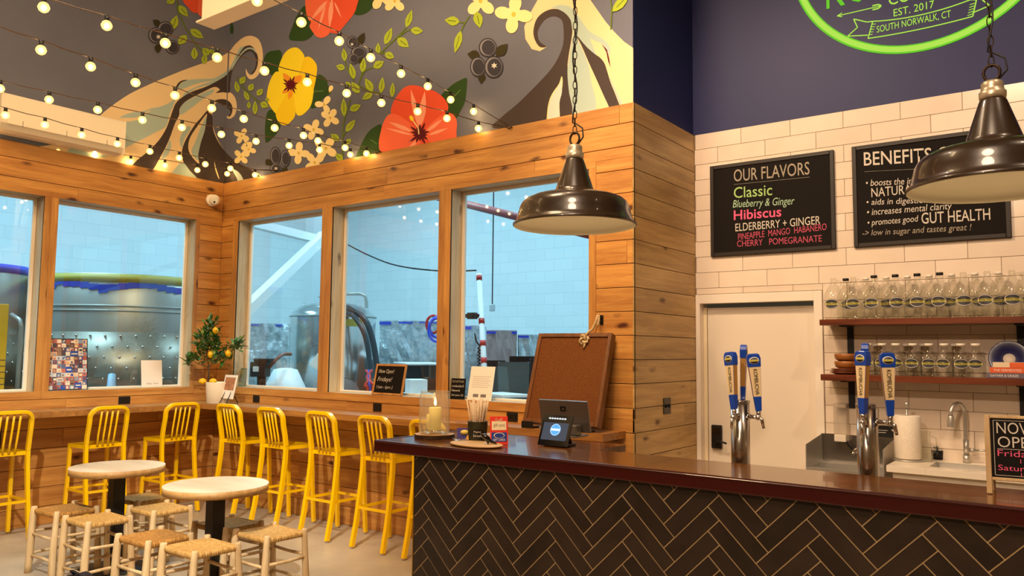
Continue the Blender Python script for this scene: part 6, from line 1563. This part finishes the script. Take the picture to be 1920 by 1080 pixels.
# ---------------------------------------------------------------- brewery hall behind the windows
noisy('tank_steel', '#d0d6d7', '#b8c0c1', .9, .2, .5, 3, 0, .85); noisy('tank_dull', '#aab0ac', '#969c97', 1.2, .36, .5, 3, 0, .45); noisy('foil', '#eaf0f2', '#a8bcc4', 12, .24, .5, 6, 1.6, .55)
mat('tape_blue', '#1f3fc0', .5); mat('tape_olive', '#a9a23a', .5); mat('hall_white', '#e6eef0', .5); mat('hall_steel', '#c9d6da', .45); mat('red', '#c8281e', .45); mat('red_pipe', '#9a3a34', .5); mat('hose_dark', '#1c2430', .4); mat('bin_teal', '#44565a', .5); mat('sheet_yellow', '#f2b811', .5); mat('plastic_white', '#e9f0f2', .5); mat('panel_pink', '#a99490', .5); mat('copper_hose', '#8a4a34', .5)
def dp(px, py, d): return at(px, py, d=d)
def tank(c, r, z0, zc, ztop, label, dull=False, dome=True, legs=True, olive=True):
    t = thing('brewing_tank', label, 'tank', (c.x, c.y, 0), math.atan2(-c.y, -c.x)+PI/2, 'steel tanks in the brewery')
    m_ = 'tank_dull' if dull else 'tank_steel'
    mb = MB(); pr = [(0, z0-.12), (r*.5, z0-.1), (r, z0), (r, zc)]
    if dome: pr += [(r*.97, zc+(ztop-zc)*.25), (r*.82, zc+(ztop-zc)*.6), (r*.5, zc+(ztop-zc)*.88), (r*.2, ztop), (0, ztop)]
    else: pr += [(r*.99, zc+.01), (r*.96, zc+.012), (0, zc-.04)]
    mb.lathe(pr, seg=56); mb.build('vessel', m_, t)
    if legs:
        for a in (45, 135, 225, 315):
            mb = MB(); a = R(a); mb.cyl((r*.85*math.cos(a), r*.85*math.sin(a), .001), (r*.85*math.cos(a), r*.85*math.sin(a), z0+.02), .035, seg=14); mb.build('leg', m_, t)
    return t
# big open tank behind the left windows
c = dp(238, 600, 9.35); zt = at(225, 512, d=8.35).z
t = tank(c, .98, .75, zt, zt, 'very wide steel tank with olive and blue tape round its rim behind the left window', True, False)
mb = MB(); mb.lathe([(.984, zt-.085), (.984, zt-.0), (.99, zt+.002), (.99, zt-.085), (.984, zt-.085)], seg=64); mb.build('olive_rim', 'tape_olive', t)
mb = MB(); rnd = random.Random(9)
for k in range(64):
    a0, a1 = 2*PI*k/64, 2*PI*(k+1)/64; za = zt-.095+.02*math.sin(k*.8); h_ = .07+.03*math.sin(k*1.7)*(k % 5 == 0)
    P_ = [(.989*math.cos(a), .989*math.sin(a), z) for a, z in ((a0, za-h_), (a1, za-h_+.01), (a1, za), (a0, za))]
    mb.bm.faces.new([mb.bm.verts.new(p) for p in P_])
mb.build('blue_tape', 'tape_blue', t)
mb = MB()
for z in (zt-.34, zt-.39): mb.tube([(.982*math.cos(2*PI*k/64), .982*math.sin(2*PI*k/64), z) for k in range(64)], .012, 6, closed=True)
mb.build('hoop', 'tank_dull', t)
noisy('dimple_plate', '#9c9c90', '#77766a', 3, .36, .5, 3, .2, .5)
mb = MB(); zz0, zz1 = .95, zt-.62
mb.lathe([(.98, zz0), (.99, zz0), (.99, zz1), (.98, zz1)], seg=64); 
for i in range(42):
    for j in range(7):
        a = 2*PI*(i+(j % 2)*.5)/42+.02; z = zz0+.06+(zz1-zz0-.1)*j/6
        mb.sph((.99*math.cos(a), .99*math.sin(a), z), .014, 1, 8, 5, (1, 1, 1))
mb.build('cooling_jacket', ['dimple_plate', 'chrome'], t)
mb = MB(); mb.cyl((.2, -1.0, .62), (.2, -1.06, .62), .09, seg=24); mb.cyl((.2, -1.06, .62), (.2, -1.09, .62), .06, seg=20); mb.build('manway', 'tank_steel', t)
# left tank
c = dp(-62, 600, 8.6); zt = at(30, 500, d=8.7).z
t = tank(c, .56, .75, zt-.02, zt, 'steel tank with a blue taped rim at the left edge behind the left window', True, False)
mb = MB(); mb.lathe([(.565, zt-.09), (.57, zt-.09), (.57, zt+.0), (.565, zt+.0)], seg=48); mb.build('blue_rim', 'tape_blue', t)
mb = MB(); mb.lathe([(.56, .95), (.57, .95), (.57, zt-.75), (.56, zt-.75)], seg=48)
for i in range(26):
    for j in range(7): a = 2*PI*(i+(j % 2)*.5)/26; mb.sph((.57*math.cos(a), .57*math.sin(a), 1.0+j*(zt-1.85)/6), .013, 1, 8, 5)
mb.build('cooling_jacket', ['dimple_plate', 'chrome'], t)
q = dp(22, 590, 8.2); q2 = dp(37, 600, 8.1); q3 = dp(33, 722, 8.1)
t = thing('tank_pipe', 'bent steel pipe running down the left tank behind the left window', 'pipe', (q3.x, q3.y, q3.z)); mb = MB(); mb.tube([q-t.location, q2-t.location, dp(40, 612, 8.1)-t.location, Vector((0, 0, 0)), Vector((0, 0, -q3.z+.001))], .022, 10); mb.build('pipe', 'tank_dull', t)
q = dp(2, 570, 7.95)
t = thing('yellow_sheet', 'tall yellow measuring sheet at the left edge behind the left window', 'sheet', (q.x-.14, q.y-.3, 0), R(64))
mb = MB(); mb.box((-.3, -.008, .001), (.40, .008, q.z), 0, .002); mb.build('panel', 'sheet_yellow', t)
mb = MB()
for k in range(9): mb.box((.26, -.0095, .95+.06*k), (.40, -.0085, .957+.06*k))
mb.build('scale_marks', 'label_dark', t)
for px, pz, lb in ((118, .8, 0),):
    pass
q = dp(210, 700, 8.05); t = thing('blue_bottle_funnel', 'clear blue sprayer bottle before the wide tank behind the left window', 'bottle', (q.x, q.y, .9-.899)); mat('clear_blue', '#7fb0d8', .3)
mb = MB(); mb.lathe([(0, 0), (.13, 0), (.13, .62), (.06, .75), (.045, .98)], seg=20); mb.build('body', 'plastic_white', t); mb = MB(); mb.lathe([(.045, .98), (.055, 1.0), (.05, 1.06), (.035, 1.3), (0, 1.31)], seg=16); mb.build('nozzle', 'clear_blue', t)
# domed tank behind the back windows
c = dp(624, 640, 10.4); zs = at(624, 592, d=10.0).z; zd = at(624, 566, d=10.4).z
t = tank(c, .55, .7, zs, zd, 'domed steel tank standing behind the first two back windows')
mb = MB(); mb.tube([(.552*math.cos(2*PI*k/56), .552*math.sin(2*PI*k/56), zs) for k in range(56)], .014, 6, closed=True); mb.build('weld_band', 'tank_dull', t)
mb = MB(); mb.cyl((-.15, 0, zd-.01), (-.15, 0, zd+.12), .012, seg=8); mb.bar((-.21, 0, zd+.06), (-.09, 0, zd+.06), .014); mb.cyl((-.38, 0, zd-.12), (-.38, 0, zd-.02), .02, seg=10); mb.build('valves', 'tank_dull', t)
mb = MB(); mb.cyl((.12, -.545, .98), (.12, -.6, .98), .24, seg=36); mb.cyl((.12, -.6, .98), (.12, -.63, .98), .2, seg=36); mb.bar((.12, -.64, .86), (.12, -.64, 1.1), .02); mb.build('manway', 'tank_steel', t)
mb = MB(); mb.obox((-.18, -.53, 1.42), (.12, .012, .17), (0, .6, .2)); mb.build('paper_tag', 'paper', t)
mb = MB()
for k in range(7):
    a0, a1 = -1.62+.11*k, -1.62+.11*(k+1); mb.bm.faces.new([mb.bm.verts.new((.556*math.cos(a), .556*math.sin(a), z)) for a, z in ((a0, zs-.13), (a1, zs-.13), (a1, zs-.04), (a0, zs-.04))])
bmesh.ops.remove_doubles(mb.bm, verts=mb.bm.verts, dist=1e-4); mb.build('tape_band', 'tape_olive', t)
def tubet(name, label, cat, pts, r, m_, seg=8):
    o = pts[-1]; t = thing(name, label, cat, (o.x, o.y, o.z)); mb = MB(); mb.tube([p-o for p in pts], r, seg); mb.build('tube', m_, t); return t
def spl(P_, n=6):
    out = []
    for i in range(len(P_)-1):
        p0, p1, p2, p3 = P_[max(i-1, 0)], P_[i], P_[i+1], P_[min(i+2, len(P_)-1)]
        for k in range(n):
            u = k/n; out.append(.5*((2*p1)+(-p0+p2)*u+(2*p0-5*p1+4*p2-p3)*u*u+(-p0+3*p1-3*p2+p3)*u**3))
    return out+[P_[-1]]
tubet('tank_hose', 'thick dark hose arching over the domed tank, outer of the two', 'hose', spl([dp(640, 575, 10.2), dp(662, 580, 9.9), dp(688, 606, 9.75), dp(703, 660, 9.75), dp(706, 720, 9.8), Vector((*dp(706, 740, 9.8).xy, .03))]), .038, 'hose_dark', 10)
tubet('tank_hose', 'thick dark hose arching over the domed tank, inner of the two', 'hose', spl([dp(640, 584, 10.2), dp(660, 590, 9.85), dp(682, 622, 9.65), dp(692, 670, 9.65), dp(694, 720, 9.7), Vector((*dp(694, 740, 9.7).xy, .03))]), .032, 'hose_dark', 10)
tubet('gas_pipe', 'thin steel pipe bent over at the top beside the domed tank', 'pipe', [dp(640, 551, 10.8), dp(676, 551, 10.8), dp(685, 555, 10.8), dp(687, 565, 10.8), dp(688, 700, 10.8), Vector((*dp(688, 740, 10.8).xy, .001))], .024, 'tank_dull')
tubet('supply_cable', 'thin black cable sagging across the hall between the back windows', 'cable', spl([dp(640, 452, 9.5), dp(690, 478, 9.5), dp(745, 498, 9.3), dp(825, 508, 9.0), dp(893, 507, 8.8)]), .009, 'black', 6)
# foil-wrapped tanks
def foilbox(px0, px1, py0, d, lbl, w_=.9, tilt=.0, m_='foil', name='foil_wrapped_tank'):
    a, b_ = dp(px0, py0, d), dp(px1, py0, d); c = (a+b_)/2; W_ = (b_-a).length; v = (b_-a); rz = math.atan2(v.y, v.x)
    t = thing(name, lbl, 'tank', (c.x, c.y, 0), rz)
    mb = MB(); b = bmesh.new(); n = 14; rnd = random.Random(int(px0))
    bmesh.ops.create_cube(b, size=1, matrix=Matrix.Translation((0, w_/2, a.z/2+.0005)) @ Matrix.Diagonal((W_, w_, a.z, 1)))
    bmesh.ops.subdivide_edges(b, edges=b.edges[:], cuts=n, use_grid_fill=True)
    for v_ in b.verts:
        if v_.co.z > .05: v_.co.x += rnd.uniform(-.006, .006); v_.co.y += rnd.uniform(-.014, .014)
    mb.join(b, 0, False); mb.build('wrapped_body', m_, t)
    mb = MB(); x = -W_/2
    while x < W_/2-.05:
        l = rnd.uniform(.1, .3); mb.box((x, -.022, a.z-.05+rnd.uniform(-.01, .02)), (min(x+l, W_/2), -.015, a.z-.015), 0); x += l+rnd.uniform(.02, .25)
    mb.build('tape_strips', 'tape_blue', t); return t
foilbox(452, 541, 606, 11.6, 'foil wrapped square tank with a blue taped edge behind the first back window')
foilbox(712, 838, 601, 11.2, 'broad foil wrapped tank behind the middle back window')
foilbox(868, 908, 610, 11.4, 'foil wrapped tank edge behind the white pole')
foilbox(912, 969, 619, 10.9, 'tank wrapped in dull pinkish sheet behind the right back window', m_='panel_pink', name='wrapped_tank')
foilbox(972, 1075, 627, 11.0, 'pale foil wrapped tank with blue tape beside the leaning board')
q = dp(378, 0, 9)
# pump, bucket, crates
q = dp(490, 726, 9.1)
t = thing('pump', 'black pump on a stand behind the first back window', 'pump', (q.x, q.y, 0), .5)
z1 = q.z; mb = MB(); mb.box((-.2, -.14, z1-.07), (.2, .14, z1-.02), 0, .006); mb.cyl((0, 0, z1-.02), (0, 0, z1+.16), .05, seg=16); mb.box((-.11, -.08, z1+.12), (.07, .08, z1+.29), 0, .01, 2); mb.box((-.06, -.1, z1+.29), (.13, .1, z1+.33), 0, .01, 2); mb.build('motor', 'black', t)
mb = MB(); mb.box((-.07, -.0865, z1+.18), (.0, -.081, z1+.24)); mb.build('label_plate', 'white', t)
mb = MB()
for sx_ in (-.17, .17):
    for sy_ in (-.1, .1): mb.cyl((sx_, sy_, .001), (sx_, sy_, z1-.07), .018, seg=8)
mb.build('stand', 'dark_steel', t)
tubet('pump_hose', 'brown hose curving up from the black pump', 'hose', spl([dp(545, 664, 9.4), dp(530, 665, 9.2), dp(516, 676, 9.1), dp(504, 690, 9.1)]), .02, 'copper_hose')
q = dp(534, 736, 9.5)
t = thing('white_bucket', 'tapered white plastic drum behind the first back window', 'drum', (q.x, q.y, 0)); zb_ = at(534, 690, d=9.5).z
mb = MB(); mb.lathe([(0, 0.001), (.3, .001), (.3, zb_-.35), (.14, zb_-.02), (.06, zb_), (0, zb_)], seg=36); mb.build('drum', 'plastic_white', t)
q = dp(780, 738, 9.2); zb_ = at(780, 711, d=9.2).z
t = thing('white_box', 'white box on a work table behind the sill chalkboard', 'box', (q.x, q.y, q.z-.02), -.6)
mb = MB(); mb.box((-.15, -.1, .001), (.15, .1, zb_-q.z+.02), 0, .004); mb.build('carton', 'plastic_white', t)
t = thing('work_table', 'steel work table behind the middle back window', 'table', (q.x, q.y, 0), -.6)
mb = MB(); mb.box((-.7, -.3, q.z-.06), (.55, .3, q.z-.0205), 0, .004); mb.build('tabletop', 'hall_steel', t)
for sx_ in (-.64, .5):
    for sy_ in (-.25, .25): mb = MB(); mb.cyl((sx_, sy_, .001), (sx_, sy_, q.z-.0605), .025, seg=10); mb.build('leg', 'hall_steel', t)
q = dp(786, 690, 10.45); zb_ = at(786, 684, d=10.45).z
t = thing('dark_crate', 'dark crate in front of the broad foil tank', 'crate', (q.x, q.y, 0), -.6); mb = MB(); mb.box((-.45, -.25, .001), (.36, .25, zb_), 0, .01, 2); mb.build('crate', 'black', t); mb = MB(); mb.box((-.46, -.26, zb_+.0005), (.37, .26, zb_+.03), 0, .008); mb.build('lid', 'plastic_white', t)
# coiled hoses hanging
q = dp(812, 608, 10.9)
t = thing('hose_coil', 'coiled red and blue hose on the broad foil tank', 'hose', (q.x, q.y, q.z)); mb = MB()
for k in range(3): mb.tube([rgt*((.09+.012*k)*math.cos(2*PI*j/24)+(.06 if k else 0))+Vector((0, 0, (.12+.02*k)*math.sin(2*PI*j/24)-.04*k))-awy*.03*k for j in range(24)], .02, 8, mi=0 if k == 0 else 1, closed=True)
mb.build('coil', ['red', 'tape_blue'], t)
for k, (m_, lb) in enumerate((('red', 'red hose hanging by the sill chalkboard, left of two'), ('tape_blue', 'blue hose hanging by the sill chalkboard, right of two'), ('red', 'red hose crossing the blue one by the sill chalkboard'))):
    tubet('drain_hose', lb, 'hose', spl([dp(686+6*k, 694, 9.1), dp(694-3*k, 708, 9.05), dp(684+9*k, 724, 9.0), dp(690+4*k, 742, 9.0), Vector((*dp(690+4*k, 744, 9.0).xy, .02))]), .016, m_)
# white pole with red tape, black box on it
a, b_ = dp(898, 514, 8.9), dp(908, 690, 8.4); bb = a+(b_-a)*(a.z/(a.z-b_.z))
t = thing('striped_pole', 'leaning white pole with red tape bands behind the right back window', 'pole', (bb.x, bb.y, 0.0)); bb = Vector((bb.x, bb.y, .001))
mb = MB(); mb.cyl(bb-t.location, a-t.location, .03, seg=14); mb.build('pole', 'plastic_white', t)
for py in (521, 604, 645, 676):
    u = (py-514)/(690-514); c0 = a+(b_-a)*(u-.02); c1 = a+(b_-a)*(u+.035); mb = MB(); mb.cyl(c0-t.location, c1-t.location, .033, seg=14); mb.build('red_band', 'red', t)
c0 = a+(b_-a)*.46; mb = MB(); mb.bar(c0-t.location-rgt*.02, c0-t.location-rgt*.2, .04); mb.obox(c0-t.location-rgt*.1, (.1, .06, .07)); mb.build('sensor_box', 'black', t)
tubet('curly_cord', 'black curly cord hanging beside the white pole', 'cord', [dp(890, 625, 8.5), dp(893, 640, 8.5)]+[dp(898+2.4*math.cos(k*1.6), 650+k*1.6, 8.5+.03*math.sin(k*1.6)) for k in range(24)]+[dp(896, 700, 8.5), Vector((*dp(896, 745, 8.5).xy, .02))], .009, 'black', 6)
a, b_ = dp(878, 384, 9.6), dp(985, 410, 8.4)
t = thing('sprinkler_pipe', 'red sprinkler pipe under the hall ceiling behind the right back window', 'pipe', a); mb = MB(); v = b_-a; mb.cyl(v*-1.5, v*2.5, .045, seg=14); mb.build('pipe', 'red_pipe', t)
a = dp(925, 400, 10.5); b_ = dp(923, 575, 10.5); t = thing('pull_cord_switch', 'thin hanging cord with a small switch box behind the right back window', 'switch', (b_.x, b_.y, b_.z)); mb = MB(); mb.cyl((0, 0, .03), (0, 0, HZ-b_.z-.001), .008, seg=8); mb.build('cord', 'dark_steel', t); mb = MB(); mb.box((-.03, -.03, -.06), (.03, .03, .03), 0, .005); mb.build('switch_box', 'hall_steel', t)
# bins and dark bags
def bin_(px0, px1, py, d, lb, m_='bin_teal'):
    a, b_ = dp(px0, py, d), dp(px1, py, d); c = (a+b_)/2; W_ = (b_-a).length/2; v = b_-a
    t = thing('storage_bin', lb, 'bin', (c.x, c.y, 0), math.atan2(v.y, v.x), 'dark bins behind the right window'); mb = MB(); z = a.z
    P0 = [(-W_*.8, -.2), (W_*.8, -.2), (W_*.8, .25), (-W_*.8, .25)]; P1 = [(-W_, -.26), (W_, -.26), (W_, .3), (-W_, .3)]
    A = [mb.bm.verts.new((x, y, .001)) for x, y in P0]; B = [mb.bm.verts.new((x, y, z)) for x, y in P1]; Cc = [mb.bm.verts.new((x*.93, y*.93, z)) for x, y in P1]; D_ = [mb.bm.verts.new((x*.93, y*.93, .1)) for x, y in P0]
    for q1, q2 in ((A, B), (B, Cc), (Cc, D_)):
        for k in range(4): mb.bm.faces.new((q1[k], q1[(k+1) % 4], q2[(k+1) % 4], q2[k]))
    mb.bm.faces.new(A[::-1]); mb.bm.faces.new(D_); mb.build('tub', m_, t); return t
bin_(934, 992, 679, 8.6, 'grey teal bin in front of the wrapped tanks')
bin_(994, 1060, 672, 9.3, 'black bin behind the leaning board', 'black'); bin_(908, 948, 676, 9.6, 'black bin left of the grey teal bin', 'black'); bin_(955, 1010, 668, 10.2, 'black bin behind the grey teal bin', 'black')
a = dp(948, 738, 7.9)
t = thing('white_rack', 'low white rack just beyond the right back window', 'rack', (a.x, a.y, 0), -.35); mb = MB(); mb.box((-.3, -.16, a.z-.03), (.2, .16, a.z), 0, .004); mb.box((-.3, -.16, a.z-.13), (.1, .16, a.z-.1), 0, .004); mb.build('shelves', 'plastic_white', t)
for sx_ in (-.28, .08):
    for sy_ in (-.13, .13): mb = MB(); mb.cyl((sx_, sy_, .001), (sx_, sy_, a.z-.131), .014, seg=8); mb.build('leg', 'plastic_white', t)
# painted steel frame: column, beam, diagonal brace
col = dp(588, 500, 11.4)
mb = MB(); mb.box((col.x-.09, col.y-.09, 0), (col.x+.09, col.y+.09, HZ-.001)); o = struct('column_brewery', mb, 'hall_steel')
def beam(a, b_, w_, nm):
    mb = MB(); mb.bar(a, b_, w_, w_*.7); return struct(nm, mb, 'hall_white')
beam(dp(610, 440, 10.2), dp(440, 602, 8.9), .15, 'brace_brewery'); beam(dp(612, 453, 10.25), dp(452, 414, 9.6), .14, 'beam_brewery')
